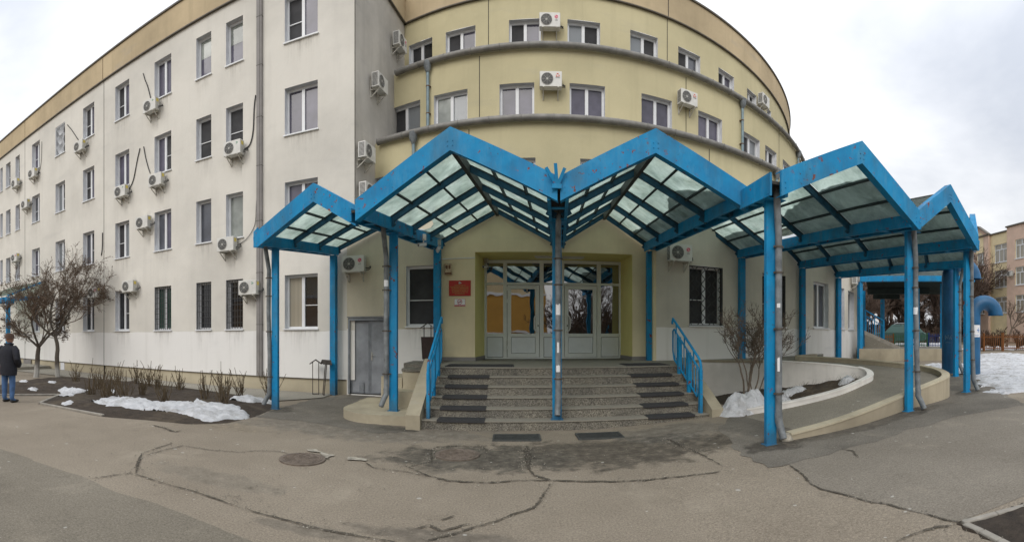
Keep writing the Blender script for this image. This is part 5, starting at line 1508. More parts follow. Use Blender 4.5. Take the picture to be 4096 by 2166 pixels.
def lerp3(a, b, t): return Vector(a).lerp(Vector(b), t)
def gable(l, r_, fl, fr, apex_t, zr_f, zr_w, rows_, ncol, broken=(), wl_=None, wr_=None):
    """one glazed gable between two valleys. fl/fr: front ends of its eaves; z of glass at eave = beam top"""
    wl_ = Vector((*VAL[l]['w'], 0)) if wl_ is None else wl_
    wr_ = Vector((*VAL[r_]['w'], 0)) if wr_ is None else wr_
    eF = ZF + .17; eW = ZW + .20
    FL = Vector((*fl, eF)); FR = Vector((*fr, eF)); WL = Vector((wl_.x, wl_.y + .1, eW)); WR = Vector((wr_.x, wr_.y + .1, eW))
    AF = FL.lerp(FR, apex_t); AF.z = zr_f
    AW = WL.lerp(WR, .5); AW.z = zr_w
    out = {}
    for key, E0, E1 in (('l', FL, WL), ('r', FR, WR)):
        pt = lambda u, v, E0=E0, E1=E1: E0.lerp(E1, v).lerp(AF.lerp(AW, v), u)
        nrm = (pt(1, .5) - pt(0, .5)).cross(pt(.5, 1) - pt(.5, 0)).normalized()
        if nrm.z < 0: nrm = -nrm
        out[key] = (pt, nrm)
        for j in range(rows_):
            v0, v1 = j / rows_ + .008, (j + 1) / rows_ - .008
            for i in range(ncol):
                u0, u1 = i / ncol + (.03 if i == 0 else .006), (i + 1) / ncol - .006
                if (key, j, i) in broken:
                    # a pane with a hole: shards round the edge
                    sh = broken[(key, j, i)]
                    B = lambda a, b: pt(u0 + (u1 - u0) * a, v0 + (v1 - v0) * b)
                    outer = [(0, 0), (.5, 0), (1, 0), (1, .5), (1, 1), (.5, 1), (0, 1), (0, .5)]
                    mb = MB()
                    for q in range(8):
                        a, b = outer[q], outer[(q + 1) % 8]; c_, d_ = sh[(q + 1) % 8], sh[q]
                        P4 = [B(*a), B(*b), B(*c_), B(*d_)]
                        mb.hexa([p for p in P4], [p + nrm * .006 for p in P4])
                    mb.build('glass_pane', MAT['roof_glass'], cp, label='broken wired glass pane with a hole')
                    continue
                P4 = [pt(u0, v0), pt(u1, v0), pt(u1, v1), pt(u0, v1)]
                MB().hexa(P4, [p + nrm * .006 for p in P4]).build('glass_pane', MAT['roof_glass'], cp)
        for j in range(1, rows_ + 1):
            v = j / rows_ if j < rows_ else .985
            a, b = pt(.0, v), pt(.985, v)
            rf = MB().beam(a - nrm * .068, b - nrm * .068, .055, .095, nrm).build('rafter', MAT['rafter_grime_shade'], cp)
            MB().beam(a - nrm * .010, b - nrm * .010, .085, .022, nrm).build('glazing_bar', MAT['glazing_bar'], rf)
            # notched foot of the rafter on the beam
            MB().beam(a - nrm * .12 - (b - a).normalized() * .02, a - nrm * .12 + (b - a).normalized() * .14, .07, .12, nrm).build('rafter_foot', MAT['rafter_grime_shade'], rf)
        for i in range(1, ncol):
            u = i / ncol
            MB().beam(pt(u, .01) - nrm * .022, pt(u, .99) - nrm * .022, .035, .045, nrm).build('glazing_bar', MAT['glazing_bar'], cp)
        MB().beam(pt(.0, .01) - nrm * .03 + Vector((0, 0, -.01)), pt(.0, .99) - nrm * .03 + Vector((0, 0, -.01)), .07, .09, nrm).build('eave_plate', MAT['gutter_dark'], cp)
    MB().beam(AF + Vector((0, 0, -.09)), AW + Vector((0, 0, -.09)), .07, .18).build('ridge_beam', MAT['ridge_dark'], cp)
    # fascia: two raking plates with bolts, mitred at the apex
    up, dn = .13, -.20
    for key, E0 in (('l', FL), ('r', FR)):
        d = (AF - E0); h = Vector((d.x, d.y, 0)).normalized(); nn = Vector((h.y, -h.x, 0))
        if nn.y > 0: nn = -nn
        a, b = E0 + nn * .03, AF + nn * .03
        q = lambda p, z: p + Vector((0, 0, z))
        f_ = MB().hexa([q(a, dn), q(b, dn), q(b, up + .02), q(a, up + .02)], [q(a + nn * .04, dn), q(b + nn * .04, dn), q(b + nn * .04, up + .02), q(a + nn * .04, up + .02)]).build('fascia', MAT['blue'], cp)
        MB().hexa([q(a - nn * .10, up), q(b - nn * .10, up), q(b - nn * .10, up + .015), q(a - nn * .10, up + .015)], [q(a, up), q(b, up), q(b, up + .015), q(a, up + .015)]).build('top_flange', MAT['blue'], f_)
        MB().hexa([q(a - nn * .10, dn + .004), q(b - nn * .10, dn + .004), q(b - nn * .10, dn + .016), q(a - nn * .10, dn + .016)], [q(a, dn + .004), q(b, dn + .004), q(b, dn + .016), q(a, dn + .016)]).build('bottom_flange', MAT['blue'], f_)
        bo = MB()
        for t in (.045, .975):
            for zz in (-.11, -.04):
                p = q(a.lerp(b, t), zz) + nn * .04
                bo.tube([p, p + nn * .010], .009, 6)
        bo.build('bolt', MAT['blue'], f_)
    # wall-side infill rafter under the roof is the last rafter; return slopes for the snow
    return out, pt

hole1 = [(.12, .30), (.35, .12), (.62, .18), (.80, .38), (.70, .60), (.48, .74), (.28, .66), (.10, .52)]
hole2 = [(.10, .14), (.45, .06), (.80, .10), (.86, .45), (.80, .86), (.5, .70), (.2, .84), (.07, .5)]
VB = Vector
gable('A', 'B', VAL['A']['f'], (-2.60, 7.55), .62, 4.35, 4.70, 3, 3)
g1, _ = gable('B', 'C', (-2.50, 7.20), VAL['C']['f'], .51, 4.59, 4.93, 4, 3, {('l', 2, 0): hole1})
yD = 6.12
g2, _ = gable('C', 'D', (.68, 6.47), (3.40, yD), .49, 4.44, 4.88, 4, 3)
g3, _ = gable('D', 'E', VAL['D']['f'], VAL['E']['f'], .52, 4.52, 4.90, 4, 3, {('r', 2, 0): hole2})
g4, _ = gable('E', 'F', VAL['E']['f'], VAL['F']['f'], .48, 4.49, 4.90, 4, 3)
g5, _ = gable('F', 'G', VAL['F']['f'], VAL['G']['f'], .5, 4.57, 4.93, 4, 3)
# end plates closing the outermost valleys
a = Vector((*VAL['A']['f'], 0)); 
MB().hexa([(a.x - .16, a.y + .02, 3.56), (a.x - .02, a.y - .03, 3.56), (a.x - .02, a.y - .03, 3.97), (a.x - .16, a.y + .02, 3.90)], [(a.x - .16, a.y + .06, 3.56), (a.x - .02, a.y + .01, 3.56), (a.x - .02, a.y + .01, 3.97), (a.x - .16, a.y + .06, 3.90)]).build('end_plate', MAT['blue'], cp)
# spear-shaped brackets left at the centre valley
mb = MB(); c0 = Vector((*VAL['C']['f'], 3.72)) + Vector((-.02, -.10, 0))
for dx, dz_ in ((-.16, .24), (-.03, .30), (.10, .24)): mb.beam(c0, c0 + Vector((dx, -.05, dz_)), .045, .02, (0, 1, 0))
mb.box(c0.x - .075, c0.x + .06, c0.y - .02, c0.y + .02, c0.z - .03, c0.z + .03)
mb.build('flag_holder', MAT['blue'], cp)
# side plate of the longer beam between the second and third gable
MB().hexa([(3.27, yD - .03, 3.54), (3.27, 5.24, 3.53), (3.27, 5.24, 3.84), (3.27, yD - .03, 3.82)], [(3.30, yD - .03, 3.54), (3.30, 5.24, 3.53), (3.30, 5.24, 3.84), (3.30, yD - .03, 3.82)]).build('side_plate', MAT['blue'], cp)

def roof_snow(g, key, u_of, thick, lb, v0=.02, v1=.98, nu=16, nv=44):
    pt, nrm = g[key]; mb = MB(); top = []; bot = []
    for j in range(nv + 1):
        v = v0 + (v1 - v0) * j / nv
        um = max(.06, min(.98, u_of(v) + .035 * noise.noise((v * 19, len(lb), 1)) + .02 * noise.noise((v * 47, 3, 1))))
        top.append([]); bot.append([])
        for i in range(nu + 1):
            t = i / nu; u = .03 + (um - .03) * t
            e = min(1, (1 - t) * 5) * min(1, j * .5, (nv - j) * .5) 
            p = pt(u, v)
            top[-1].append(p + nrm * (.012 + thick * math.sqrt(max(e, 0)) * (.8 + .35 * noise.noise((u * 6, v * 9, 2))))); bot[-1].append(p + nrm * .011)
    o_ = len(mb.v)
    for L in (top, bot):
        for rw in L: mb.v += [tuple(p) for p in rw]
    n1 = nu + 1; off = (nv + 1) * n1
    for j in range(nv):
        for i in range(nu):
            a = j * n1 + i
            mb.f.append((a, a + 1, a + n1 + 1, a + n1)); mb.f.append((off + a, off + a + n1, off + a + n1 + 1, off + a + 1))
    for j in range(nv):
        a = j * n1; mb.f.append((a, a + n1, off + a + n1, off + a)); a += nu; mb.f.append((a, off + a, off + a + n1, a + n1))
    tag(mb.build('roof_snow', MAT['snow_roof'], None, True), lb, None, 'snow lying on the canopy glass', 'stuff')
roof_snow(g2, 'r', lambda v: .18 + .26 * (v < .55) * math.sin(v * 6) ** 2 + .22 * v, .09, 'crusted snow on the glass right of the centre column')
roof_snow(g3, 'r', lambda v: .62 - .26 * (v - .15) + .10 * math.sin(v * 7), .16, 'thick snow on the glass of the gable beside the nearest column', .02, .50)
roof_snow(g3, 'r', lambda v: .40 + .06 * math.sin(v * 9), .12, 'snow on the inner glass of the gable beside the nearest column', .77, .98, 12, 20)
roof_snow(g4, 'r', lambda v: .72 - .2 * v + .08 * math.sin(v * 9), .14, 'snow on the glass of the rightmost front gable')
roof_snow(g4, 'l', lambda v: .35 + .1 * math.sin(v * 8), .08, 'thin snow on the left slope of the rightmost front gable')
roof_snow(g5, 'r', lambda v: .6 + .08 * math.sin(v * 7), .12, 'snow on the glass behind the vent pipe')
roof_snow(g1, 'l', lambda v: .10 + .05 * math.sin(v * 9), .05, 'strip of snow along the left valley of the big left gable', .62, .98, 8, 24)

# =================================================================== AIR CONDITIONERS
AC = {}
def ac_meshes():
    w, d, h, g = .40, .29, .55, .11
    AC['body'] = MB().box(-w, w, -g - d, -g, 0, h).mesh('body', MAT['ac_white'], False, True)
    AC['side'] = MB().box(w, w + .006, -g - d + .02, -g - .02, .03, h - .03).mesh('side_panel', MAT['ac_side'])
    mb = MB()
    for k in range(11): mb.box(-w - .004, -w + .002, -g - d + .03, -g - .04, .05 + k * .043, .072 + k * .043)
    AC['louvre'] = mb.mesh('side_louvre', MAT['ac_dark'])
    fx, fz, fr, fy = -.13, h / 2, .215, -g - d
    AC['fan'] = MB().disc((fx, fy + .001, fz), (0, -1, 0), fr, 32, .008).mesh('fan_opening', MAT['ac_grille'])
    mb = MB()
    for rr in (.06, .10, .14, .18, .216):
        mb.tube([(fx + rr * math.cos(R(a)), fy - .014, fz + rr * math.sin(R(a))) for a in range(0, 361, 15)], .0035 if rr < .2 else .007, 4, False)
    for a in range(0, 360, 45): mb.tube([(fx, fy - .015, fz), (fx + .215 * math.cos(R(a)), fy - .013, fz + .215 * math.sin(R(a)))], .003, 4, False)
    AC['guard'] = mb.mesh('fan_guard', MAT['ac_side'])
    AC['hub'] = MB().disc((fx, fy - .008, fz), (0, -1, 0), .035, 14, .012).mesh('hub', MAT['ac_side'])
    mb = MB()
    for k in range(5):
        a = R(72 * k)
        mb.quad((fx + .03 * math.cos(a), fy - .0095, fz + .03 * math.sin(a)), (fx + .19 * math.cos(a), fy - .0095, fz + .19 * math.sin(a)), (fx + .19 * math.cos(a + .8), fy - .0105, fz + .19 * math.sin(a + .8)), (fx + .05 * math.cos(a + .7), fy - .0105, fz + .05 * math.sin(a + .7)))
    AC['blade'] = mb.mesh('fan_blades', MAT['ac_dark'])
    mb = MB()
    for x in (-.27, .27):
        mb.box(x - .02, x + .02, -g - d - .03, -.002, -.045, -.004); mb.box(x - .02, x + .02, -.03, -.001, -.045, .36)
        mb.beam((x, -.02, -.30), (x, -g - d + .02, -.04), .03, .025, (1, 0, 0)); mb.box(x - .02, x + .02, -.028, -.002, -.32, -.046)
    AC['bracket'] = mb.mesh('bracket', MAT['bracket_cream'])
    mb = MB()
    mb.tube([(w + .005, -g - .10, .14), (w + .10, -g - .10, .13), (w + .13, -g - .05, .16), (w + .12, -.02, .22), (w + .06, -.01, .30)], .016, 6)
    mb.tube([(w + .005, -g - .10, .08), (w + .11, -g - .11, .07), (w + .14, -g - .03, .12), (w + .13, -.02, .20)], .013, 6)
    AC['hose'] = mb.mesh('hose', MAT['hose_black'], True)
    AC['sticker'] = MB().box(w + .006, w + .010, -g - d + .06, -g - .08, h - .20, h - .06).mesh('sticker', MAT['sticker_yellow'])
    # marks
    lx_, lz_ = .25, h * .70
    AC['lg_disc'] = MB().disc((lx_, fy + .001, lz_), (0, -1, 0), .068, 24, .005).mesh('logo_disc', MAT['logo_red'])
    mb = MB()
    mb.tube([(lx_ + .052 * math.cos(R(a)), fy - .005, lz_ + .052 * math.sin(R(a))) for a in range(80, 361, 14)], .004, 4)
    mb.box(lx_ - .004, lx_ + .004, fy - .008, fy - .004, lz_ - .025, lz_ + .025); mb.box(lx_ - .004, lx_ + .052, fy - .008, fy - .004, lz_ - .004, lz_ + .003); mb.box(lx_, lx_ + .022, fy - .008, fy - .0041, lz_ - .027, lz_ - .019); mb.disc((lx_ - .022, fy - .004, lz_ + .018), (0, -1, 0), .008, 8, .004)
    AC['lg_face'] = mb.mesh('logo_face', MAT['paper_white'])
    mb = MB()
    for k in range(3):
        a = R(90 + 120 * k)
        c = Vector((lx_ + .026 * math.cos(a), 0, lz_ + .02 + .026 * math.sin(a)))
        mb.tube([(c.x + .032 * math.cos(a + R(t)), fy - .003, c.z + .032 * math.sin(a + R(t))) for t in range(-60, 121, 20)], [.006, .012, .016, .017, .017, .015, .012, .009, .006, .004], 5)
    AC['swirl'] = mb.mesh('logo_swirl', MAT['logo_orange'])
    mb = MB()
    for dx, dz in ((-.03, .03), (.02, .0), (-.03, -.03)): mb.disc((lx_ + dx, fy + .001, lz_ + .04 + dz), (0, -1, 0), .018, 12, .005)
    mb.beam((lx_ - .03, fy - .003, lz_ + .07), (lx_ + .02, fy - .003, lz_ + .04), .012, .006); mb.beam((lx_ + .02, fy - .003, lz_ + .04), (lx_ - .03, fy - .003, lz_ + .01), .012, .006)
    AC['dots'] = mb.mesh('logo_dots', MAT['logo_green'])
ac_meshes()
def ac_unit(loc, rz, label, mark=None, sticker=True, group='outdoor air conditioner units on the facades', sc=.80):
    t = thing('air_conditioner', label, 'air conditioner', loc, rz, group); t.scale = (sc, sc, sc)
    b = inst('body', AC['body'], t)
    bv = b.modifiers.new('bevel', 'BEVEL'); bv.width = .012; bv.segments = 2
    inst('side_panel', AC['side'], b); inst('side_louvre', AC['louvre'], b)
    f = inst('fan_opening', AC['fan'], t); inst('fan_guard', AC['guard'], f); inst('hub', AC['hub'], f); inst('fan_blades', AC['blade'], f)
    inst('bracket', AC['bracket'], t); inst('hose', AC['hose'], t)
    if sticker: inst('sticker', AC['sticker'], b)
    Mt = lambda x, z: Matrix.Translation((x, -.405, z)) @ Matrix.Rotation(R(90), 4, 'X')
    if mark == 'lg':
        inst('logo_disc', AC['lg_disc'], b); inst('logo_face', AC['lg_face'], b); text('lettering', 'LG', .085, MAT['ink'], Mt(.25, .255), b)
    elif mark == 'swirl':
        inst('logo_swirl', AC['swirl'], b); text('lettering', 'CHIGO', .048, MAT['ink'], Mt(.25, .315), b)
    elif mark == 'dots': inst('logo_dots', AC['dots'], b)
    return t
def on_wing(px, py):
    s, c = ray(px); k = s / c; Yf = 11.9
    X = k * Yf; Yw = WY(X)
    X = k * (Yw - .26); r = math.hypot(X, Yw - .26)
    return Vector((X, WY(X), EYE + (YH - py) * r / FPX - .19))
W_AC = [
 (600, 425, 'white air conditioner left of the top floor double window, hose rising above it', 'dots'),
 (315, 587, 'white air conditioner right of the white grilled top floor window', None),
 (127, 695, 'white air conditioner under the top floor window nearest the left joint', None),
 (58, 734, 'white air conditioner farthest left on the top floor', None),
 (931, 596, 'white air conditioner under the third floor single window beside the grey duct', 'dots'),
 (481, 768, 'white air conditioner under the third floor window right of the long joint', 'dots'),
 (622, 722, 'white air conditioner under the third floor double window, hose rising in a V', None),
 (98, 818, 'white air conditioner on the third floor over the left expansion joint', None),
 (569, 892, 'white air conditioner between two second floor windows right of the long joint', None),
 (57, 1032, 'white air conditioner farthest left on the second floor above the trees', 'swirl'),
 (904, 980, 'dirty white air conditioner under the second floor single window beside the duct', None),
 (992, 1153, 'white air conditioner with green mark over the barred ground floor window', 'dots'),
 (513, 1147, 'white air conditioner above the ground floor window right of the trees', None),
 (372, 1172, 'white air conditioner behind the branches of the right bare tree', 'lg')]
for px, py, lb, mk in W_AC:
    p = on_wing(px, py); t = ac_unit(p, 0, lb, mk)
    decal('soot_stain', (p.x - .35, WY(p.x) - .004, p.z - .75), (p.x + .85, WY(p.x) - .004, p.z - .75), (p.x + .85, WY(p.x) - .004, p.z + .75), (p.x - .35, WY(p.x) - .004, p.z + .75), 'soot_stain', bld)
r_rz = math.atan2(rn.y, rn.x) + R(90)
def on_ret(px, py):
    s, c = ray(px)
    n3 = rn; p0 = RW0 + rn * .26
    t = p0.dot(n3) / (s * n3.x + c * n3.y)
    p = Vector((s * t, c * t)) - rn * .26
    return Vector((p.x, p.y, EYE + (YH - py) * t / FPX - .20))
for px, py, lb, mk in ((1606, 172, 'white air conditioner on the side wall beside the top drum window', 'lg'), (1526, 336, 'white air conditioner on the side wall beside the upper gutter end', None), (1475, 612, 'white air conditioner on the side wall just below the lower gutter end', None), (1478, 770, 'white air conditioner on the side wall half hidden behind the big left gable', None)):
    ac_unit(on_ret(px, py), r_rz, lb, mk, False)
def on_drum(px, py, c, Rr):
    s = phi(px, c, Rr + .26); fn = f_round(c, Rr)
    p = fn(s, 0, -.26); r_ = math.hypot(p.x, p.y); q = fn(s, 0, 0)
    return Vector((q.x, q.y, EYE + (YH - py) * r_ / FPX - .27)), s
for px, py, c, Rr, lb, mk in ((2199, 76, DC, R4, 'white air conditioner with red disc between the top drum windows above the centre column', 'lg'), (2203, 312, DC, R3, 'white air conditioner with orange swirl between the third floor drum windows above the centre column', 'swirl'),
      (2754, 386, DC, R3, 'white air conditioner with orange swirl over the right drum joint', 'swirl'), (3060, 398, DC, R4, 'white air conditioner at the far right edge of the top drum storey', None),
      (2722, 1003, GC, R1, 'white air conditioner with red disc under the canopy right of the doors', 'lg'), (3428, 1112, GC, R1, 'white air conditioner seen edge-on at the far end of the round ground floor', None)):
    p, s = on_drum(px, py, c, Rr); ac_unit(p, s, lb, mk, False)
p = at(1418, 1050, 12.75); ac_unit((p.x, YL(p.x), p.z - .27), 0, 'white air conditioner with red disc beside the left wall column above the grey door', 'lg', False)

# hoses running over the wing's wall
def hose(pts, lb, rad=.018):
    P = []
    for px, py in pts:
        s, c = ray(px); k = s / c; X = k * 12.2; X = k * (WY(X) - .03); r_ = math.hypot(X, WY(X) - .03)
        P.append((X, WY(X) - .025, EYE + (YH - py) * r_ / FPX))
    P = dense(P, 4)
    tag(MB().tube(P, rad, 6).build('cable_hose', MAT['hose_black'], None, True), lb, 'hose', 'refrigerant hoses on the wing')
hose([(572, 293), (580, 320), (590, 345), (602, 392)], 'black hose above the top floor unit left of the double window')
hose([(268, 498), (285, 518), (303, 545), (312, 558)], 'black hose from the white grilled window to its unit')
hose([(1022, 380), (1016, 430), (1012, 520), (1000, 575), (978, 595), (962, 594)], 'long black hose beside the grey duct on the third floor')
hose([(559, 592), (548, 640), (532, 720), (512, 760), (500, 768)], 'black hose forming the left arm of the V')
hose([(574, 586), (582, 630), (592, 668), (600, 692)], 'black hose forming the right arm of the V')
hose([(166, 566), (165, 620), (160, 670), (148, 694), (138, 694)], 'black hose beside the top floor window nearest the left joint', .012)
hose([(1028, 735), (1024, 830), (1018, 900), (985, 955), (940, 985)], 'thin grey cable curving to the second floor unit by the duct', .009)
hose([(409, 930), (408, 990), (404, 1022)], 'thick black cable end hanging on the long joint', .02)

# =================================================================== SMALL THINGS AT THE ENTRANCE
MX = lambda px, Y: ray(px)[0] / ray(px)[1] * Y
def zz(py, px, Y): return EYE + (YH - py) * (Y / ray(px)[1]) / FPX
YQ = YP - .012
def on_portal(px, py): return MX(px, YQ), zz(py, px, YQ)
# red plaque
x0, z1 = on_portal(1796, 1122); x1, z0 = on_portal(1883, 1182)
pq = thing('wall_plaque', 'red rectangular plaque with emblem and gold lettering left of the doors', 'plaque', ((x0 + x1) / 2, YP, z0))
bd = MB().box(x0, x1, YP - .022, YP - .004, z0, z1).build('board', MAT['plaque_red'], pq, bevel=.003)
W_ = x1 - x0; Hq = z1 - z0; cx_ = (x0 + x1) / 2
mb = MB(); rq = random.Random(8)
for i, wd in enumerate((.48, .92, .77, .75, .71, .71, .45)):
    z = z0 + Hq * (.66 - i * .092); x = cx_ - W_ * wd / 2
    while x < cx_ + W_ * wd / 2:
        a = W_ * rq.uniform(.022, .030)
        if rq.random() > .10: mb.box(x, x + a * .72, YP - .0245, YP - .0221, z, z + Hq * .052)
        x += a
mb.build('lettering', MAT['gold'], bd)
mb = MB().ellipsoid((cx_ - W_ * .01, YP - .022, z0 + Hq * .84), W_ * .055, .006, Hq * .075); mb.ellipsoid((cx_ + W_ * .04, YP - .022, z0 + Hq * .83), W_ * .05, .005, Hq * .02)
mb.build('emblem', MAT['silver'], bd, True)
# no-smoking sign
x0, z1 = on_portal(1817, 1194); x1, z0 = on_portal(1861, 1224)
ns = thing('no_smoking_sign', 'white no-smoking sign with red circle under the red plaque', 'sign', ((x0 + x1) / 2, YP, z0))
MB().box(x0, x1, YP - .010, YP - .002, z0, z1).build('border', MAT['sign_red'], ns)
W_ = x1 - x0; Hq = z1 - z0; cx_ = (x0 + x1) / 2; cz_ = z0 + Hq * .58
MB().box(x0 + .006, x1 - .006, YP - .012, YP - .0101, z0 + Hq * .2, z1 - .006).build('face', MAT['paper_white'], ns)
mb = MB().tube([(cx_ + Hq * .30 * math.cos(R(a)), YP - .013, cz_ + Hq * .30 * math.sin(R(a))) for a in range(0, 361, 15)], .0065, 5, False); mb.beam((cx_ - Hq * .2, YP - .013, cz_ - Hq * .2), (cx_ + Hq * .2, YP - .013, cz_ + Hq * .2), .004, .012)
mb.build('prohibition_ring', MAT['sign_red'], ns)
MB().box(cx_ - Hq * .2, cx_ + Hq * .2, YP - .0145, YP - .0122, cz_ - .012, cz_ + .004).build('cigarette', MAT['ink'], ns)
text('lettering', 'КУРИТЬ ЗАПРЕЩЕНО', .030, MAT['paper_white'], Matrix.Translation((cx_, YP - .0125, z0 + Hq * .10)) @ Matrix.Rotation(R(90), 4, 'X'), ns, loc_space=False)
# rusty box
x0, z1 = on_portal(1779, 1055); x1, z0 = on_portal(1809, 1098)
jb = thing('junction_box', 'small rusty cream metal box on the wall above the red plaque', 'box', ((x0 + x1) / 2, YP, z0))
MB().box(x0, x1, YP - .10, YP - .002, z0, z1).build('case', MAT['rusty_box'], jb, bevel=.02)
MB().box(x0 + .04, x0 + .09, YP - .104, YP - .10, z0 + .14, z1 - .05).build('slot', MAT['rust'], jb); MB().box(x0 + .115, x0 + .165, YP - .104, YP - .10, z0 + .14, z1 - .05).build('slot', MAT['rust'], jb)
MB().box(x0 + .01, x1 - .01, YP - .105, YP - .0995, z0 + .01, z0 + .05).build('rust_band', MAT['rust'], jb)
# cameras
def cctv(loc, ang, lb):
    t = thing('security_camera', lb, 'camera', loc, ang)
    local(MB().box(-.05, .05, -.04, .04, .05, .19).build('junction_box', MAT['bracket_cream'], bevel=.006), t)
    local(MB().tube([(0, 0, .06), (0, -.01, -.02), (0, -.04, -.05)], .014, 8).build('arm', MAT['white_pvc'], None, True), t)
    b = local(MB().tube([(0, .06, -.03), (0, -.15, -.075)], .036, 12).build('housing', MAT['white_pvc'], None, True), t)
    o_ = MB().tube([(0, -.149, -.075), (0, -.154, -.076)], .026, 12).build('lens', MAT['ac_dark'], None, True); o_.parent = b
    o_ = MB().beam((0, .07, .012), (0, -.19, -.042), .09, .006).build('sun_shield', MAT['white_pvc']); o_.parent = b
v = VAL['B']; w_, f_ = Vector(v['w']), Vector(v['f'])
p = w_.lerp(f_, .36); cctv((p.x + .17, p.y, 3.74), R(-40), 'white bullet camera hanging from the left valley beam nearer the column')
p = w_.lerp(f_, .10); cctv((p.x + .17, p.y, 3.86), R(200), 'small camera on the left valley beam close to the wall column')
p = at(1948, 1060, 13.05); cctv((p.x - .02, 13.0, p.z), R(-30), 'small camera in the left corner of the yellow niche')
# litter bins
def urn(loc, rz, lb, box=True, tilt=0):
    t = thing('litter_bin', lb, 'bin', loc, rz)
    t.rotation_euler = (tilt, 0, rz)
    for s in (-1, 1):
        local(MB().beam((s * .085, 0, 0), (s * .085, 0, .93), .022, .022, (0, 1, 0)).build('post', MAT['bin_metal']), t)
    local(MB().beam((-.085, 0, .02), (.085, 0, .02), .022, .022).build('foot_bar', MAT['bin_metal']), t)
    mb = MB()
    mb.hexa([(-.17, -.13, .85), (0, -.13, .97), (0, .13, .97), (-.17, .13, .85)], [(-.17, -.13, .858), (0, -.13, .978), (0, .13, .978), (-.17, .13, .858)])
    mb.hexa([(0, -.13, .97), (.17, -.13, .85), (.17, .13, .85), (0, .13, .97)], [(0, -.13, .978), (.17, -.13, .858), (.17, .13, .858), (0, .13, .978)])
    local(mb.build('cover', MAT['bin_metal']), t)
    if box:
        local(MB().hexa([(-.12, -.11, .10), (.12, -.11, .10), (.12, .11, .10), (-.12, .11, .10)], [(-.15, -.13, .64), (.15, -.13, .64), (.15, .13, .64), (-.15, .13, .64)]).build('bucket', MAT['bin_brown']), t)
p = at(1727, 1430, 11.3)
urn((-2.05, 11.1, .99), .1, 'dark brown litter bin with a little roof on the landing left of the handrail')
a_ = G(1262, 1580); b_ = G(1312, 1577)
urn((a_.x, 11.75, 0.02), R(25), 'left one of two bucketless litter bin frames by the wing wall', False, R(-10))
urn((b_.x, 11.70, 0.02), R(-55), 'right one of two bucketless litter bin frames by the wing wall', False, R(-5))

# =================================================================== BLUE VENT PIPES
def goose(p, dia, z_arc, reach, ang, lb, notice=False):
    t = thing('vent_pipe', lb, 'pipe', p)
    dx, dy = math.cos(ang), math.sin(ang); rr = dia / 2; c = reach / 2
    pts = [(p.x, p.y, p.z - .05), (p.x, p.y, (p.z + z_arc) / 2), (p.x, p.y, z_arc)]
    for k in range(1, 15):
        a = math.pi * k / 14
        pts.append((p.x + dx * c * (1 - math.cos(a)), p.y + dy * c * (1 - math.cos(a)), z_arc + c * math.sin(a)))
    pipe = MB().tube(pts, rr, 26, False).build('pipe', MAT['pipe_blue'], t, True)
    e = pts[-1]; MB().disc((e[0], e[1], e[2] + .05), (0, 0, 1), rr * .96, 26, .01).build('mouth', MAT['pipe_mouth'], t)
    MB().tube([(e[0], e[1], e[2] - .004), (e[0], e[1], e[2] + .03)], rr + .012, 26, False).build('mouth_rim', MAT['pipe_blue'], t)
    MB().tube([(p.x, p.y, p.z - .03), (p.x, p.y, p.z + .03)], rr + .05, 26).build('footing', MAT['kerb'], t)
    return t
pa = at(3796, 1487, 14.0); pa.z = gz(pa.x)
goose(pa, .44, 3.42, .84, R(-32), 'tall blue gooseneck vent pipe behind the rightmost canopy columns')
pb_ = at(3892, 1485, 13.6); pb_.z = gz(pb_.x)
goose(pb_, .44, 2.27, .74, R(-34), 'shorter blue gooseneck vent pipe arching to the right')
# notice and graffiti on the pipes
def curved_patch(c, rr, a0, a1, z0, z1, m, name, parent=None):
    mb = MB(); n = 8
    for i in range(n):
        x0_, x1_ = a0 + (a1 - a0) * i / n, a0 + (a1 - a0) * (i + 1) / n
        q = lambda a, z: (c.x + rr * math.cos(a), c.y + rr * math.sin(a), z)
        mb.quad(q(x0_, z0), q(x1_, z0), q(x1_, z1), q(x0_, z1))
    return mb.build(name, MAT[m], parent)
va = math.atan2(-pb_.y, -pb_.x)
nt_ = curved_patch(pb_, .224, va + .1, va + 1.15, 1.62, 1.97, 'paper_white', 'paper_notice'); tag(nt_, 'white paper notice with blue print on the shorter vent pipe', 'notice')
curved_patch(pb_, .226, va + .55, va + .95, 1.80, 1.83, 'paper_blue', 'blue_print', nt_); curved_patch(pb_, .226, va + .70, va + .80, 1.75, 1.89, 'paper_blue', 'blue_print', nt_); curved_patch(pb_, .226, va + .2, va + .9, 1.66, 1.675, 'paper_blue', 'blue_print', nt_)
va = math.atan2(-pa.y, -pa.x); gf = MB(); rq = random.Random(2); pts = []
for k in range(34):
    a = va - .55 + k * .028; pts.append((pa.x + .222 * math.cos(a), pa.y + .222 * math.sin(a), 1.60 + rq.uniform(-.07, .09)))
gf.tube(pts, .005, 4); gf.tube([(pa.x + .222 * math.cos(va - .5 + k * .05), pa.y + .222 * math.sin(va - .5 + k * .05), 1.45 + rq.uniform(-.02, .02)) for k in range(16)], .004, 4)
tag(gf.build('graffiti_scribble', MAT['graffiti']), 'pale scribbled graffiti on the tall vent pipe', 'graffiti')

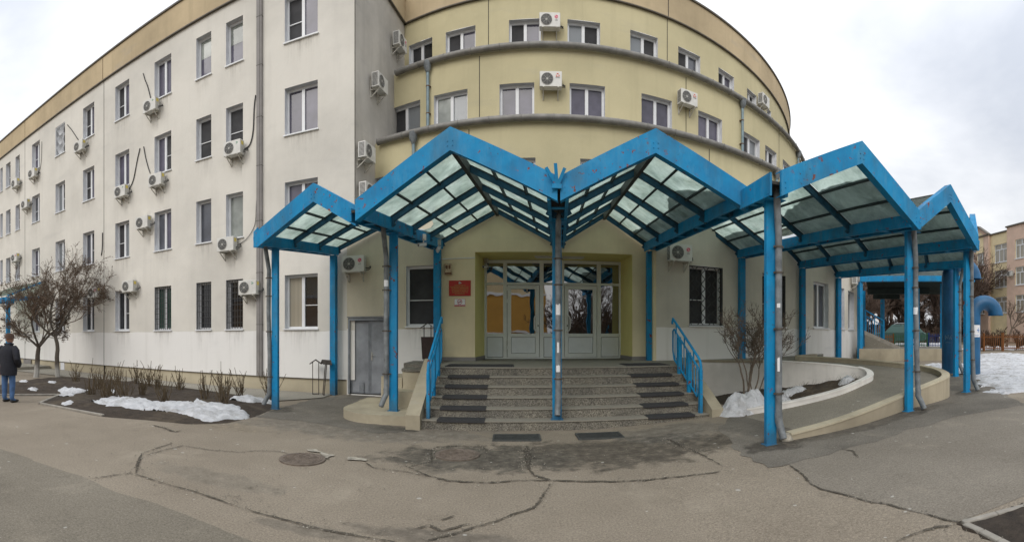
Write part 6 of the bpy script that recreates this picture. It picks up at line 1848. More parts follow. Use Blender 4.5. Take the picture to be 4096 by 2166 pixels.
# =================================================================== PLANTS
def grow(mb, p, d, length, rad, level, rs, cfg):
    n = max(2, int(length / cfg['seg'])); pts = [p.copy()]; rads = [rad]; q = p.copy(); d = d.normalized()
    for i in range(n):
        d = (d + Vector((rs.gauss(0, 1), rs.gauss(0, 1), rs.gauss(0, 1))) * cfg['wander'] + Vector((0, 0, cfg['up'][min(level, len(cfg['up']) - 1)]))).normalized()
        q = q + d * (length / n); pts.append(q.copy()); rads.append(max(rad * (1 - (1 - cfg['taper']) * (i + 1) / n), cfg['rmin']))
    mb_ = mb[0] if level <= cfg['trunk_levels'] else mb[1]
    mb_.tube(pts, rads, 7 if level == 0 else (5 if level < 3 else 3), level == 0)
    if level >= cfg['levels']:
        if len(mb) > 2:
            for k in range(cfg['leaf']):
                a = pts[rs.randrange(len(pts))]; v = Vector((rs.uniform(-1, 1), rs.uniform(-1, 1), rs.uniform(-1, 1))).normalized() * cfg['leafsize']
                u = v.orthogonal().normalized() * cfg['leafsize'] * .6
                mb[2].add((a, a + v + u, a + v * 2, a + v - u), ((0, 1, 2, 3),))
        return
    kids = cfg['kids'][min(level, len(cfg['kids']) - 1)]
    for k in range(kids):
        t = 1.0 if (k < 1 and level < cfg['levels'] - 1) or level == 0 else rs.uniform(.35, 1.0)
        i = min(int(t * n), n); base = pts[i]
        az = rs.uniform(0, 2 * math.pi) if level else 2 * math.pi * (k + rs.uniform(-.2, .2)) / kids
        o_ = d.orthogonal().normalized(); o_.rotate(Matrix.Rotation(az, 3, d).to_quaternion())
        sp = cfg['spread'][min(level, len(cfg['spread']) - 1)] * rs.uniform(.65, 1.25)
        nd = (d * math.cos(sp) + o_ * math.sin(sp))
        grow(mb, base, nd, length * cfg['ratio'][min(level, len(cfg['ratio']) - 1)] * rs.uniform(.75, 1.15), max(rads[i] * cfg['rr'], cfg['rmin']), level + 1, rs, cfg)

def bark_white(name):
    t = NT(name)
    base = t.ramp(t.noise(20, 6, .7), [(.3, (.045, .036, .028)), (.7, (.10, .082, .062))])
    k = t.ramp(t.math('ADD', t.z(), t.math('MULTIPLY', t.noise(5, 4), .6)), [(.55, (1, 1, 1)), (.95, (0, 0, 0))])
    t.color(t.mix(t.math('MULTIPLY', k, .75), base, (.42, .41, .38))); t.rough(.95); t.bump(t.noise(45, 5, .7), .8, .02)
    MAT[name] = t.m
bark_white('bark_whitewashed')
TREE = dict(seg=.15, wander=.13, up=(.02, .05, .05, .04, .02, .0), taper=.70, rmin=.0045, levels=5, trunk_levels=1, kids=(4, 4, 5, 5, 6), spread=(.80, .60, .62, .65, .7), ratio=(.92, .80, .68, .60, .55), rr=.60, leaf=2, leafsize=.022)
def bed_tree(px, py, h1, lean, seed, lb, rad, leaf, ratio=(.92, .80, .68, .60, .55)):
    p = G(px, py); t = thing('bare_tree', lb, 'tree', p)
    c = dict(TREE); c['leaf'] = leaf; c['ratio'] = ratio
    mbs = (MB(), MB(), MB())
    grow(mbs, p - Vector((0, 0, .1)), Vector((lean[0], lean[1], 1)), h1, rad, 0, random.Random(seed), c)
    mbs[0].build('trunk', MAT['bark_whitewashed'], t, True); mbs[1].build('crown', MAT['bark'], t); mbs[2].build('dry_leaves', MAT['dry_leaf'], t, kind='stuff')
    return p
bed_tree(143, 1508, 1.30, (-.12, 0), 21, 'left one of two bare spreading trees before the white wing, thick with dry leaves', .125, 5, (.98, .78, .70, .60, .52))
bed_tree(232, 1513, 1.85, (.22, -.05), 34, 'right one of two bare spreading trees before the white wing', .105, 3, (.98, .80, .70, .60, .52))
# bush in the planter: several stems from one foot
bp_ = Vector((4.50, 8.0, soilz(4.5, 8.0))); bt = thing('bare_bush', 'bare many-stemmed bush in the planter, its foot in snow', 'bush', bp_)
BUSH = dict(seg=.09, wander=.13, up=(.05, .05, .04, .02, .0), taper=.65, rmin=.0036, levels=4, trunk_levels=0, kids=(4, 4, 4, 3), spread=(.30, .45, .55, .65), ratio=(.58, .60, .58, .55), rr=.60, leaf=0, leafsize=.01)
mbs = (MB(), MB()); rs = random.Random(12)
for k in range(8):
    a = 2 * math.pi * k / 8
    grow(mbs, bp_ + Vector((.07 * math.cos(a), .07 * math.sin(a), -.05)), Vector((.24 * math.cos(a) * rs.uniform(.1, 1), .28 * math.sin(a) * rs.uniform(.1, 1), 1)), rs.uniform(.90, 1.15), rs.uniform(.015, .024), 0, rs, BUSH)
mbs[0].build('stems', MAT['bark_bush'], bt, True); mbs[1].build('twigs', MAT['bark_bush'], bt)
# rose bushes
RB = [(560, 1478, 'a'), (905, 1000, 'b'), (920, 860, 'c'), (1055, 895, 'd'), (1105, 870, 'e'), (1250, 905, 'f'), (1190, 760, 'g'), (1370, 745, 'h'), (1440, 860, 'i'), (1510, 770, 'j'), (1600, 800, 'k'), (1660, 925, 'l'), (1800, 805, 'm'), (2060, 895, 'n'), (2250, 960, 'o'), (2260, 850, 'p'), (2430, 860, 'q'), (770, 720, 'r'), (2720, 880, 's'), (1000, 800, 't')]
for i, (cx_, cy_, _) in enumerate(RB[2:]):
    p = G(cx_ / 2.5156, 1240 + cy_ / 2.5156, .07); rs = random.Random(100 + i); mb = MB()
    for k in range(rs.randint(12, 20)):
        a = rs.uniform(0, 6.28); l = rs.uniform(.28, .85) * (1.3 if k == 0 else 1); sp = rs.uniform(.05, .5)
        q = p + Vector((rs.uniform(-.1, .1), rs.uniform(-.1, .1), -.05)); pts = [q]; d = Vector((math.cos(a) * sp, math.sin(a) * sp, 1)).normalized()
        for j in range(4):
            d = (d + Vector((rs.gauss(0, .10), rs.gauss(0, .10), .03))).normalized(); pts.append(pts[-1] + d * l / 4)
        mb.tube(pts, [.010, .009, .008, .007, .006], 5)
        for j in range(rs.randint(1, 4)):
            b = pts[rs.randint(1, 3)]; dd = (d + Vector((rs.uniform(-1, 1), rs.uniform(-1, 1), rs.uniform(-.2, .5)))).normalized(); ll = rs.uniform(.06, .22)
            mb.tube([b, b + dd * ll * .5, b + dd * ll + Vector((0, 0, ll * .2))], [.006, .005, .004], 4)
    t = thing('rose_bush', 'pruned leafless rose bush in the flower bed before the wing', 'bush', p, 0, 'rose bushes in the flower bed')
    mb.build('stems', MAT['rose_stem'], t)
# far bare wood, hedge bushes and single trees: a few models copied
def proto_tree(seed, h, cfg_over, rad):
    c = dict(TREE); c.update(cfg_over); mbs = (MB(), MB())
    grow(mbs, Vector((0, 0, -.2)), Vector((.03, .02, 1)), h, rad, 0, random.Random(seed), c)
    return mbs
FAR = [proto_tree(s, h, dict(levels=4, seg=.55, rmin=.012, kids=(5, 5, 5, 5), spread=(.5, .55, .6, .7), ratio=(.85, .7, .62, .55), up=(.0, .08, .08, .05), leaf=0), .17) for s, h in ((3, 2.6), (7, 3.0), (11, 2.2))]
FARM = [(a.mesh('trunk', MAT['wood_far']), b.mesh('crown', MAT['wood_far'])) for a, b in FAR]
rs = random.Random(77)
def far_tree(x, y, z, s, k, lb, grp):
    t = thing('bare_tree', lb, 'tree', (x, y, z), rs.uniform(0, 6.28), grp); t.scale = (s, s, s)
    inst('trunk', FARM[k][0], t); inst('crown', FARM[k][1], t)
for i in range(60):
    th = R(rs.uniform(40, 58)); r_ = rs.uniform(40, 75)
    x, y = r_ * math.sin(th), r_ * math.cos(th)
    far_tree(x, y, gz(x), rs.uniform(.9, 1.35), i % 3, 'bare brown tree in the wood beyond the fence', 'bare trees beyond the fence')
HB = proto_tree(5, .35, dict(levels=3, seg=.18, rmin=.010, kids=(9, 7, 6), spread=(.75, .6, .6), ratio=(2.1, .62, .55), up=(.0, .06, .06), wander=.12, leaf=0), .05)
HBM = HB[0].mesh('stems', MAT['hedge_twig']), HB[1].mesh('twigs', MAT['hedge_twig'])
def hedge(x, y, s, lb, grp):
    t = thing('hedge_bush', lb, 'bush', (x, y, gz(x)), rs.uniform(0, 6.28), grp); t.scale = (s, s, s * .9)
    inst('stems', HBM[0], t); inst('twigs', HBM[1], t)
for px, r_, s in ((3885, 27, 1.0), (3935, 27.5, 1.1), (3975, 27, 1.0), (4015, 27.5, 1.15), (4060, 27, 1.1), (4110, 27.5, 1.2), (3500, 40, 1.1), (3600, 41, 1.0), (3700, 40, 1.2), (3450, 42, 1.2), (3560, 43, 1.3), (3640, 43, 1.3), (3750, 42, 1.3), *[(3420 + 22 * k, 46 + 5 * (k % 3), 2.2) for k in range(19)]):
    s_, c_ = ray(px); hedge(r_ * s_, r_ * c_, s, 'leafless brown hedge bush behind the coloured fence', 'hedge bushes behind the fence')
c = dict(levels=4, seg=.25, rmin=.008, kids=(4, 4, 5, 5), spread=(.55, .55, .6, .7), ratio=(1.0, .72, .62, .55), up=(.02, .10, .08, .05), leaf=0)
yt = proto_tree(19, 1.5, c, .10); s_, c_ = ray(4022); t = thing('bare_tree', 'bare grey tree in front of the pink and yellow building', 'tree', (30 * s_, 30 * c_, gz(26)))
local(yt[0].build('trunk', MAT['bark']), t); local(yt[1].build('crown', MAT['bark']), t)

# =================================================================== FENCE, CAR, SIGN, FAR CANOPY, FAR BUILDING
def fence(px0, px1, r0, r1, m, lb, posts=2, h=.95):
    s0, c0 = ray(px0); s1, c1 = ray(px1)
    a, b = Vector((r0 * s0, r0 * c0, 0)), Vector((r1 * s1, r1 * c1, 0))
    t = thing('picket_fence', lb, 'fence', (a.x, a.y, gz(a.x)), 0, 'coloured picket fence panels')
    n = int((b - a).length / .115); mb = MB()
    for i in range(n):
        p = a.lerp(b, (i + .5) / n); z = gz(p.x); mb.box(p.x - .014, p.x + .014, p.y - .014, p.y + .014, z + .08, z + h)
    mb.build('pickets', MAT[m], t, kind='stuff')
    for zz_ in (.18, .80):
        MB().beam((a.x, a.y, gz(a.x) + zz_), (b.x, b.y, gz(b.x) + zz_), .03, .05).build('rail', MAT[m], t)
    for i in range(posts):
        p = a.lerp(b, i / (posts - 1)); MB().box(p.x - .05, p.x + .05, p.y - .05, p.y + .05, gz(p.x) - .1, gz(p.x) + h + .08).build('post', MAT[m], t)
fence(3400, 3575, 31, 31, 'fence_orange', 'orange picket fence panel farthest left, behind the far ramp', 3)
fence(3577, 3710, 31, 31, 'fence_green', 'green picket fence panel beyond the canopy columns', 2)
fence(3714, 3830, 31, 30, 'fence_blue', 'blue picket fence panel left of the tall vent pipe', 2)
fence(3862, 4010, 26.5, 26, 'fence_orange', 'orange picket fence panel right of the vent pipes', 3)
fence(4012, 4200, 26, 25.5, 'fence_orange', 'orange picket fence panel at the right edge', 3)
def ann(th0, th1, r0, r1): return [(r_ * math.sin(R(a)), r_ * math.cos(R(a))) for r_, a in ([(r0, th0 + (th1 - th0) * i / 8) for i in range(9)] + [(r1, th1 - (th1 - th0) * i / 8) for i in range(9)])]
def snow_strip(poly, lb):
    snow_patch(poly, lb, .05, .35, 'snow', gz, .8, 'snow_patch')
snow_strip(ann(40, 54.5, 33, 40), 'far white snow cover behind the orange and green fence panels')
snow_strip(ann(56.5, 66, 27.6, 32), 'far white snow cover under the hedge bushes at the right')
# car
s_, c_ = ray(3592); cp_ = Vector((36 * s_, 36 * c_)); cg = gz(cp_.x)
car = thing('parked_car', 'dark green off-road car parked behind the green fence panel', 'car', (cp_.x, cp_.y, cg), R(-48))
prof = [(-2.1, .45), (-2.15, .75), (-1.95, .95), (-1.0, 1.05), (-.45, 1.62), (1.35, 1.66), (1.95, 1.05), (2.15, .95), (2.15, .5), (1.9, .38), (-1.9, .38)]
rings = [[(x, y * sc, z) for x, z in prof] for y, sc in ((-.85, 1), (.85, 1))]
mb = MB(); n = len(prof)
for sgn, ins in ((-1, 0), (1, 0)): pass
mb.loft([[(x, -.84 + (.10 if z > 1.1 else 0), z) for x, z in prof], [(x, .84 - (.10 if z > 1.1 else 0), z) for x, z in prof]])
local(mb.build('body', MAT['car_green'], bevel=.05), car)
for sgn in (-1, 1):
    local(MB().add([(-.85, sgn * .80, 1.10), (-.35, sgn * .755, 1.55), (.35, sgn * .755, 1.57), (.35, sgn * .80, 1.10)], [(0, 1, 2, 3) if sgn < 0 else (3, 2, 1, 0)]).build('side_window', MAT['pane_dark']), car)
    local(MB().add([(.42, sgn * .80, 1.10), (.42, sgn * .755, 1.57), (1.25, sgn * .755, 1.57), (1.6, sgn * .80, 1.10)], [(0, 1, 2, 3) if sgn < 0 else (3, 2, 1, 0)]).build('side_window', MAT['pane_dark']), car)
    for x in (-1.3, 1.3):
        w = local(MB().tube([(x, sgn * .68, .36), (x, sgn * .90, .36)], .36, 20).build('wheel', MAT['tyre'], None, True), car)
        o_ = MB().tube([(x, sgn * .89, .36), (x, sgn * .915, .36)], .22, 14).build('rim', MAT['rim'], None, True); o_.parent = w
    local(MB().ellipsoid((-2.08, sgn * .62, .80), .08, .14, .09).build('headlight', MAT['paper_white'], None, True), car)
local(MB().add([(-.97, -.66, 1.10), (-.97, .66, 1.10), (-.50, .62, 1.56), (-.50, -.62, 1.56)], [(0, 1, 2, 3)]).build('windscreen', MAT['pane_sky']), car)
mb = MB()
for sgn in (-1, 1): mb.tube([(-.3, sgn * .6, 1.66), (-.2, sgn * .6, 1.73), (1.2, sgn * .6, 1.75), (1.3, sgn * .6, 1.68)], .02, 6)
local(mb.build('roof_rail', MAT['rim'], None, True), car)
# road sign
s_, c_ = ray(3503); sg = thing('road_sign', 'small round white road sign on a post under the far trees', 'sign', (35 * s_, 35 * c_, gz(22)))
bx_, by_ = 35 * s_, 35 * c_; z0 = gz(22)
MB().tube([(bx_, by_, z0), (bx_, by_, z0 + 2.6)], .03, 8).build('post', MAT['pipe_zinc'], sg); nn = Vector((-s_, -c_, 0))
MB().disc(Vector((bx_, by_, z0 + 1.95)) + nn * .04, nn, .24, 20, .01).build('disc', MAT['paper_white'], sg); MB().disc(Vector((bx_, by_, z0 + 2.45)) + nn * .04, nn, .12, 20, .01).build('small_disc', MAT['paper_white'], sg)
# platform and ramp of the next entrance
fp = thing('far_platform', 'cream walled entrance platform with ramp beyond the round wall', 'platform', (14.8, 13.4, .6))
q = lambda px, r_: (r_ * ray(px)[0], r_ * ray(px)[1])
pl = [q(3437, 19.6), q(3600, 19.7), q(3784, 19.4), q(3800, 24), q(3437, 26)]
MB().prism(pl, .3, 1.10).build('wall', MAT['curb_plaster'], fp)
MB().prism([q(3441, 19.75), q(3600, 19.85), q(3780, 19.55), q(3795, 23.8), q(3442, 25.8)], 1.10, 1.106).build('paving', MAT['path_concrete'], fp)
a, b, c_, d_ = q(3460, 20.6), q(3575, 20.4), q(3575, 20.75), q(3460, 20.95)
MB().hexa([(*a, 1.1), (*b, 1.1), (*c_, 1.1), (*d_, 1.1)], [(*a, 1.72), (*b, 1.14), (*c_, 1.14), (*d_, 1.72)]).build('ramp_side', MAT['ramp_concrete'], fp)
a, b, c_, d_ = q(3458, 20.9), q(3600, 20.7), q(3600, 21.0), q(3458, 21.2)
MB().hexa([(*a, 1.1), (*b, 1.1), (*c_, 1.1), (*d_, 1.1)], [(*a, 1.90), (*b, 1.18), (*c_, 1.18), (*d_, 1.90)]).build('ramp_curb', MAT['kerb'], fp)
fr_ = thing('ramp_railing', 'blue railing on the ramp of the far entrance platform', 'handrail', (*q(3460, 21.6), 1.1))
a, b = Vector((*q(3462, 21.6), 2.85)), Vector((*q(3535, 21.4), 2.35))
MB().tube([a - Vector((0, 0, .1)), a, a.lerp(b, .25), b, b - Vector((0, 0, .12))], .03, 8).build('top_rail', MAT['blue'], fr_, True)
MB().tube([a - Vector((0, 0, .25)), b - Vector((0, 0, .25))], .02, 6).build('mid_rail', MAT['blue'], fr_, True)
for i in range(3):
    p = a.lerp(b, i / 2); MB().tube([p, (p.x, p.y, 1.1)], .03, 6).build('post', MAT['blue'], fr_)
for i in range(9):
    p = a.lerp(b, (i + .5) / 9); MB().tube([p - Vector((0, 0, .25)), (p.x, p.y, p.z - .95)], .010, 5).build('baluster', MAT['blue'], fr_)
# far canopy: folded roof seen from its end
fc = thing('far_canopy', 'second blue canopy with dark folded underside beyond the round wall', 'canopy', (*q(3600, 20), 1.1))
e0, e1 = Vector((*q(3440, 20.0), 0)), Vector((*q(3900, 20.0), 0)); dpt = Vector((e0.y - e1.y, e1.x - e0.x, 0)).normalized()
if dpt.y < 0: dpt = -dpt
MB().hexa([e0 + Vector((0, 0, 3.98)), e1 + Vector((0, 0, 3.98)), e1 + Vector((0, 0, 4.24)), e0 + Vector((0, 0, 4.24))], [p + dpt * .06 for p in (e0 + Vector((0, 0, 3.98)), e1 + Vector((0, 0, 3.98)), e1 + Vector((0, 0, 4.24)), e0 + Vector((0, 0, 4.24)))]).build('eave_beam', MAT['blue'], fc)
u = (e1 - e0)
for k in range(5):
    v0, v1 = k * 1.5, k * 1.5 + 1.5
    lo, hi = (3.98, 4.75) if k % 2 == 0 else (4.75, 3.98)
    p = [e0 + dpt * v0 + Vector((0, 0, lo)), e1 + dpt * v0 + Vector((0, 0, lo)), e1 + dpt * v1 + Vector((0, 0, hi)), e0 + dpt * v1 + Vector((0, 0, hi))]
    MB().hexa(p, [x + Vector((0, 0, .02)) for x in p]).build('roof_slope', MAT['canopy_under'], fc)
    if k == 0:
        for i in range(4):
            t0, t1 = i / 4 + .01, (i + 1) / 4 - .01
            P4 = [p[0].lerp(p[1], t0), p[0].lerp(p[1], t1), p[3].lerp(p[2], t1), p[3].lerp(p[2], t0)]
            MB().hexa([x + Vector((0, 0, .05)) for x in P4], [x + Vector((0, 0, .058)) for x in P4]).build('glass_pane', MAT['roof_glass'], fc)
    if k in (1, 3):
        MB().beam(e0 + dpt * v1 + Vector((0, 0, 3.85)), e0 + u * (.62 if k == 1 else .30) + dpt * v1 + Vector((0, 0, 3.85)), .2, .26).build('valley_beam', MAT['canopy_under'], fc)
for px, r_, zb in ((3452, 24, 1.1), (3668, 22.6, 1.1), (3772, 20.6, 1.1), (3440, 20.1, .6), (3640, 26.5, 1.1), (3530, 27, 1.1)):
    x, y = q(px, r_); MB().box(x - .09, x + .09, y - .09, y + .09, zb, 3.99).build('column', MAT['blue'], fc)

# pink and yellow building at the right edge
fb = thing('apartment_building', 'three storey pink and yellow building at the right edge', 'building', (36, 19, gz(36)))
A_, B_ = Vector((37.4, 23.0)), Vector((34.4, 14.6)); ud = (B_ - A_).normalized(); un = Vector((ud.y, -ud.x))
if un.dot(A_) > 0: un = -un
def f_far(off): return lambda s, z, d: Vector((*(A_ + ud * s + un * (off - d)), z))
def s_of(px):
    s, c = ray(px); det = ud.x * -c + ud.y * s
    return (A_.y * s - A_.x * c) / (ud.x * c - ud.y * s) if abs(ud.x * c - ud.y * s) > 1e-6 else 0
def z_of(py, px):
    p = A_ + ud * s_of(px); return EYE + (YH - py) * p.length / FPX
zt0, zt1 = z_of(935, 3990), z_of(905, 4060)
bays = [(s_of(3850), s_of(3962), 'pink_wall', .25, z_of(945, 3950)), (s_of(3962), s_of(4034), 'yellow_wall', 0, zt0), (s_of(4034), s_of(4170), 'pink_wall', .20, zt1), (s_of(4170), s_of(4400), 'yellow_wall', 0, zt0)]
wins = [(3916, 3945), (3978, 4031), (4068, 4118)]
zrow = [(z_of(1050, 3990), z_of(978, 3990)), (z_of(1150, 3990), z_of(1082, 3990)), (z_of(1252, 3990), z_of(1188, 3990))]
def far_win(fn, a, b, z0, z1, lit):
    mb = MB(); w = .07
    def bar(s0, s1, y0, y1): mb.hexa([fn(s0, y0, .08), fn(s1, y0, .08), fn(s1, y1, .08), fn(s0, y1, .08)], [fn(s0, y0, .16), fn(s1, y0, .16), fn(s1, y1, .16), fn(s0, y1, .16)])
    zt = z0 + (z1 - z0) * .68; sm = (a + b) / 2
    bar(a, a + w, z0, z1); bar(b - w, b, z0, z1); bar(a + w, b - w, z0, z0 + w); bar(a + w, b - w, z1 - w, z1); bar(a + w, b - w, zt, zt + w)
    n = 3 if abs(b - a) > 1.1 else 2
    for i in range(1, n): bar(a + (b - a) * i / n - w / 2, a + (b - a) * i / n + w / 2, z0 + w, zt)
    bar(sm - w / 2, sm + w / 2, zt + w, z1 - w)
    o_ = mb.build('window', MAT['white_pvc'], fb)
    MB().quad(fn(a, z0, .12), fn(b, z0, .12), fn(b, z1, .12), fn(a, z1, .12)).build('pane', MAT['pane_lit' if lit else 'pane_blind'], o_)
    MB().hexa([fn(a - .05, z0 - .06, -.06), fn(b + .05, z0 - .06, -.06), fn(b + .05, z0, -.06), fn(a - .05, z0, -.06)], [fn(a - .05, z0 - .06, .08), fn(b + .05, z0 - .06, .08), fn(b + .05, z0, .08), fn(a - .05, z0, .08)]).build('sill', MAT['white_pvc'], o_)
    rv = MB()
    rv.quad(fn(a, z0, 0), fn(a, z0, .16), fn(a, z1, .16), fn(a, z1, 0)).quad(fn(b, z0, 0), fn(b, z1, 0), fn(b, z1, .16), fn(b, z0, .16)).quad(fn(a, z1, 0), fn(a, z1, .16), fn(b, z1, .16), fn(b, z1, 0))
    rv.build('reveal', MAT['yellow_wall'], o_)
_b = bld
for i, (a, b, m, off, zt) in enumerate(bays):
    fn = f_far(off); hs = []
    if i < 3:
        wa, wb = (s_of(x) for x in wins[i]); hs = [(wa, wb, z0, z1) for z0, z1 in zrow]
    bld = fb
    wall(fn, min(a, b), max(a, b), .5, zt, hs, MAT[m], 'wall_bay')
    for k, h in enumerate(hs): far_win(fn, *h, i == 0 and k == 1)
    MB().hexa([fn(a - .1, zt, -.12), fn(b + .1, zt, -.12), fn(b + .1, zt + .12, -.12), fn(a - .1, zt + .12, -.12)], [fn(a - .1, zt, .4), fn(b + .1, zt, .4), fn(b + .1, zt + .12, .4), fn(a - .1, zt + .12, .4)]).build('coping', MAT['coping'], fb)
    if off: 
        for s_ in (a, b): MB().quad(fn(s_, .5, 0), fn(s_, .5, .4), fn(s_, zt, .4), fn(s_, zt, 0)).build('wall_return', MAT[m], fb)
bld = _b
fn = f_far(.25); a, b = s_of(3884), s_of(3962); zt = bays[0][4] + .10; zp = z_of(910, 3920); m_ = (a + b) / 2
MB().hexa([fn(a, zt, 0), fn(b, zt, 0), fn(m_ + .01, zp, 0), fn(m_ - .01, zp, 0)], [fn(a, zt, .4), fn(b, zt, .4), fn(m_ + .01, zp, .4), fn(m_ - .01, zp, .4)]).build('gable', MAT['pink_wall'], fb)
mb = MB(); mb.beam(fn(a - .1, zt, -.02), fn(m_, zp + .06, -.02), .5, .07); mb.beam(fn(m_, zp + .06, -.02), fn(b + .1, zt, -.02), .5, .07); mb.build('gable_coping', MAT['coping'], fb)
z = z_of(960, 3925); aa, ab = s_of(3908), s_of(3942); mm = (aa + ab) / 2; rr_ = abs(ab - aa) / 2
pts = [fn(mm + rr_ * math.cos(math.pi * k / 14), z + rr_ * math.sin(math.pi * k / 14), -.01) for k in range(15)] + [fn(aa, z - 1.3, -.01), fn(ab, z - 1.3, -.01)]
MB().add(pts, [tuple(range(len(pts)))]).build('arched_panel', MAT['yellow_wall'], fb)
px_ = 4054; s_ = s_of(px_); p = f_far(.2)(s_, z_of(1105, px_), 0); ac_unit(p, math.atan2(un.y, un.x) + R(90), 'white air conditioner on the pink and yellow building', None, False)

# buildings and trees behind the photographer (they show in the door glass)
yb = thing('opposite_building', 'ochre building with cream upper storey across the yard, mirrored in the doors', 'building', (-8, -17, 0))
MB().box(-34, 3.2, -24, -17, -.05, 5.6).build('lower_wall', MAT['ochre_wall'], yb); MB().box(-33.99, 3.19, -23.9, -17.02, 5.6, 9.6).build('upper_wall', MAT['cream_wall'], yb)
MB().box(-34.1, 3.3, -24.1, -16.9, 5.5, 5.72).build('band', MAT['white_pvc'], yb); MB().box(-34.1, 3.3, -24.1, -16.9, 1.9, 2.05).build('band', MAT['white_pvc'], yb); MB().box(-34.2, 3.4, -24.2, -16.8, 9.6, 9.8).build('coping', MAT['coping'], yb)
for i, (x, y, s) in enumerate(((5, -15, .8), (7.5, -14, .9), (10, -17, 1.0), (12.5, -15, .9), (15, -18, 1.1), (9, -20, 1.0), (18, -16, 1.0), (6.5, -19, .9), (13.5, -21, 1.1))):
    far_tree(x, y, gz(x), s, i % 3, 'bare tree across the yard, mirrored in the door glass', 'bare trees across the yard')
for i in range(22):
    hedge(4.4 + i * .62, -11.5 - (i % 5) * 1.3, 2.4 + .35 * (i % 4), 'leafless bush across the yard, mirrored in the door glass', 'bushes across the yard')

# far left entrance with its own small canopy
lc = thing('side_canopy', 'small blue glazed canopy over the far left side entrance', 'canopy', (-20.8, 10.9, 0))
Yl = 10.6
for x in (-20.3, -23.2):
    MB().box(x - .09, x + .09, Yl - .09, Yl + .09, 0, 3.35).build('column', MAT['blue'], lc, bevel=.006)
MB().beam((-19.9, Yl - .2, 3.45), (-23.6, Yl - .2, 3.45), .06, .22).build('fascia', MAT['blue'], lc)
for x in (-20.3, -23.2): MB().beam((x, Yl - .3, 3.46), (x, 12.5, 3.60), .08, .2).build('side_beam', MAT['blue'], lc)
for k in range(3):
    x0_, x1_ = -20.0 - k * 1.2, -20.0 - (k + 1) * 1.2 + .04
    p = [(x0_, Yl - .25, 3.62), (x1_, Yl - .25, 3.62), (x1_, 12.5, 4.45), (x0_, 12.5, 4.45)]
    MB().hexa([Vector(x) for x in p], [Vector(x) + Vector((0, 0, .008)) for x in p]).build('glass_pane', MAT['roof_glass'], lc)
MB().beam((-19.97, Yl - .2, 3.6), (-19.97, 12.5, 4.43), .05, .08).build('rafter', MAT['blue'], lc)
MB().box(-24.0, -19.4, 10.3, 12.5, -.02, .16).build('slab', MAT['path_concrete'], lc)

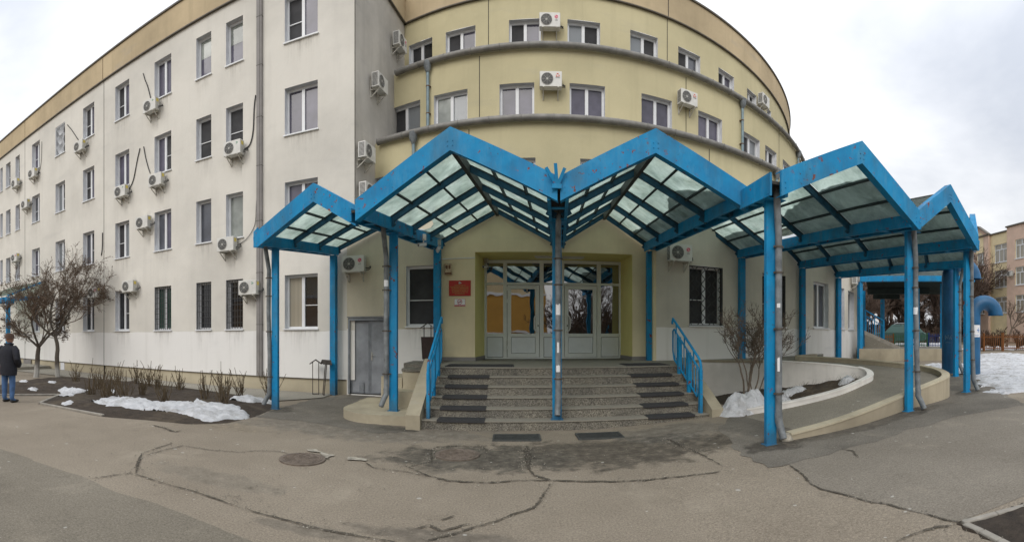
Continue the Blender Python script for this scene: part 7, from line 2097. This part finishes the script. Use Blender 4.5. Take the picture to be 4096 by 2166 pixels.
# =================================================================== PEOPLE
def figure(loc, rz, s, coat, legs, hat, label, child=False):
    t = thing('person', label, 'person', loc, rz); t.scale = (s * 1.2, s * 1.2, s)
    def el(cx, cy, z, a, b, n=16, ph=0): return [(cx + a * math.cos(2 * math.pi * k / n), cy + b * math.sin(2 * math.pi * k / n), z) for k in range(n)]
    # body grown as one skin: pelvis, legs, spine, neck, head, arms with hands in the pockets
    V = [(0, 0, .92), (.09, 0, .86), (.10, .015, .48), (.105, -.01, .09), (.11, .10, .035), (-.09, 0, .86), (-.10, -.015, .47), (-.10, -.02, .09), (-.105, .09, .035), (0, 0, 1.15), (0, .0, 1.36), (0, .02, 1.47), (0, .035, 1.56), (0, .04, 1.66),
         (.17, 0, 1.40), (.25, -.03, 1.14), (.19, .10, .97), (.14, .15, .93), (-.17, 0, 1.40), (-.25, -.03, 1.14), (-.19, .10, .97), (-.14, .15, .93)]
    E_ = [(0, 1), (1, 2), (2, 3), (3, 4), (0, 5), (5, 6), (6, 7), (7, 8), (0, 9), (9, 10), (10, 11), (11, 12), (12, 13), (10, 14), (14, 15), (15, 16), (16, 17), (10, 18), (18, 19), (19, 20), (20, 21)]
    rad = [.13, .092, .070, .052, .042, .092, .070, .052, .042, .11, .075, .040, .06, .05, .04, .036, .03, .026, .04, .036, .03, .026]
    me = bpy.data.meshes.new('body'); me.from_pydata(V, E_, []); me.materials.append(MAT[legs])
    b = bpy.data.objects.new('body', me); col.objects.link(b); local(b, t)
    b.modifiers.new('skin', 'SKIN')
    for i, sv in enumerate(me.skin_vertices[0].data):
        sv.radius = (rad[i], rad[i]); sv.use_root = i == 0
    sub = b.modifiers.new('sub', 'SUBSURF'); sub.levels = sub.render_levels = 2
    # coat: torso, skirt, sleeves, collar
    mb = MB().loft([el(0, .0, .70, .205, .155), el(0, .0, .85, .215, .165), el(0, 0, 1.02, .205, .155), el(0, -.005, 1.20, .205, .145), el(0, -.01, 1.34, .215, .135), el(0, .0, 1.42, .175, .110), el(0, .015, 1.47, .095, .085), el(0, .02, 1.51, .075, .075)])
    ct = local(mb.build('coat', MAT[coat], None, True), t)
    mb = MB()
    for sg in (-1, 1): mb.tube([(sg * .15, 0, 1.41), (sg * .225, -.02, 1.33), (sg * .285, -.045, 1.12), (sg * .24, .06, .99), (sg * .17, .13, .94)], [.075, .082, .074, .066, .06], 12)
    o_ = mb.build('sleeves', MAT[coat], None, True); o_.parent = ct
    o_ = MB().tube([(.085 * math.cos(R(a)), .015 + .08 * math.sin(R(a)), 1.495) for a in range(-40, 221, 20)], .028, 8).build('collar', MAT[coat], None, True); o_.parent = ct
    hd = MB().ellipsoid((0, .045, 1.62), .078, .095, .115, 16, 12); hd.ellipsoid((-.08, .03, 1.61), .012, .025, .032, 8, 6); hd.ellipsoid((.08, .03, 1.61), .012, .025, .032, 8, 6); hd.ellipsoid((0, .142, 1.61), .014, .02, .024, 8, 6)
    h_ = local(hd.build('head', MAT['skin'], None, True), t)
    mb = MB().ellipsoid((-.03, .133, 1.635), .012, .008, .008, 8, 5); mb.ellipsoid((.03, .133, 1.635), .012, .008, .008, 8, 5); mb.ellipsoid((0, .137, 1.57), .026, .006, .006, 8, 5)
    o_ = mb.build('eyes_and_mouth', MAT['ink'], None, True); o_.parent = h_
    mb = MB().loft([el(0, .035, 1.655, .135, .145), el(0, .035, 1.64, .14, .15), el(0, .035, 1.665, .10, .112), el(0, .035, 1.72, .095, .106), el(0, .03, 1.765, .07, .08), el(0, .03, 1.775, .02, .02)])
    local(mb.build('hat', MAT[hat], None, True), t)
    for x, y in ((.11, .07), (-.105, .06)):
        local(MB().ellipsoid((x, y, .038), .05, .135, .042, 12, 8).build('shoe', MAT['shoe'], None, True), t)
    return t
p = G(34, 1607)
figure((p.x, p.y, 0), R(20), .97, 'coat_dark', 'jeans', 'hat_brown', 'man in dark coat, blue jeans and brown hat seen from behind')
p2 = G(-6, 1600)
figure((p2.x - .50, p2.y + .05, 0), R(30), .66, 'jacket_red', 'trouser_navy', 'jacket_red', 'child in red jacket beside the man at the left edge', True)

# small multi-piece details too fine to pick apart one by one
FINE = ('gutter_bracket', 'pipe_clip', 'bolt', 'hinge', 'edge_rail', 'window_bars', 'window_grille', 'lattice', 'rib', 'lettering', 'side_louvre', 'fan_guard', 'fan_blades', 'duct_seam', 'expansion_joint', 'hose', 'bracket', 'logo_face', 'logo_dots', 'logo_swirl', 'eyes_and_mouth', 'emblem', 'pickets')
for o in bpy.data.objects:
    if o.parent is not None and o.type == 'MESH' and o.name.split('.')[0] in FINE:
        o['kind'] = 'stuff'
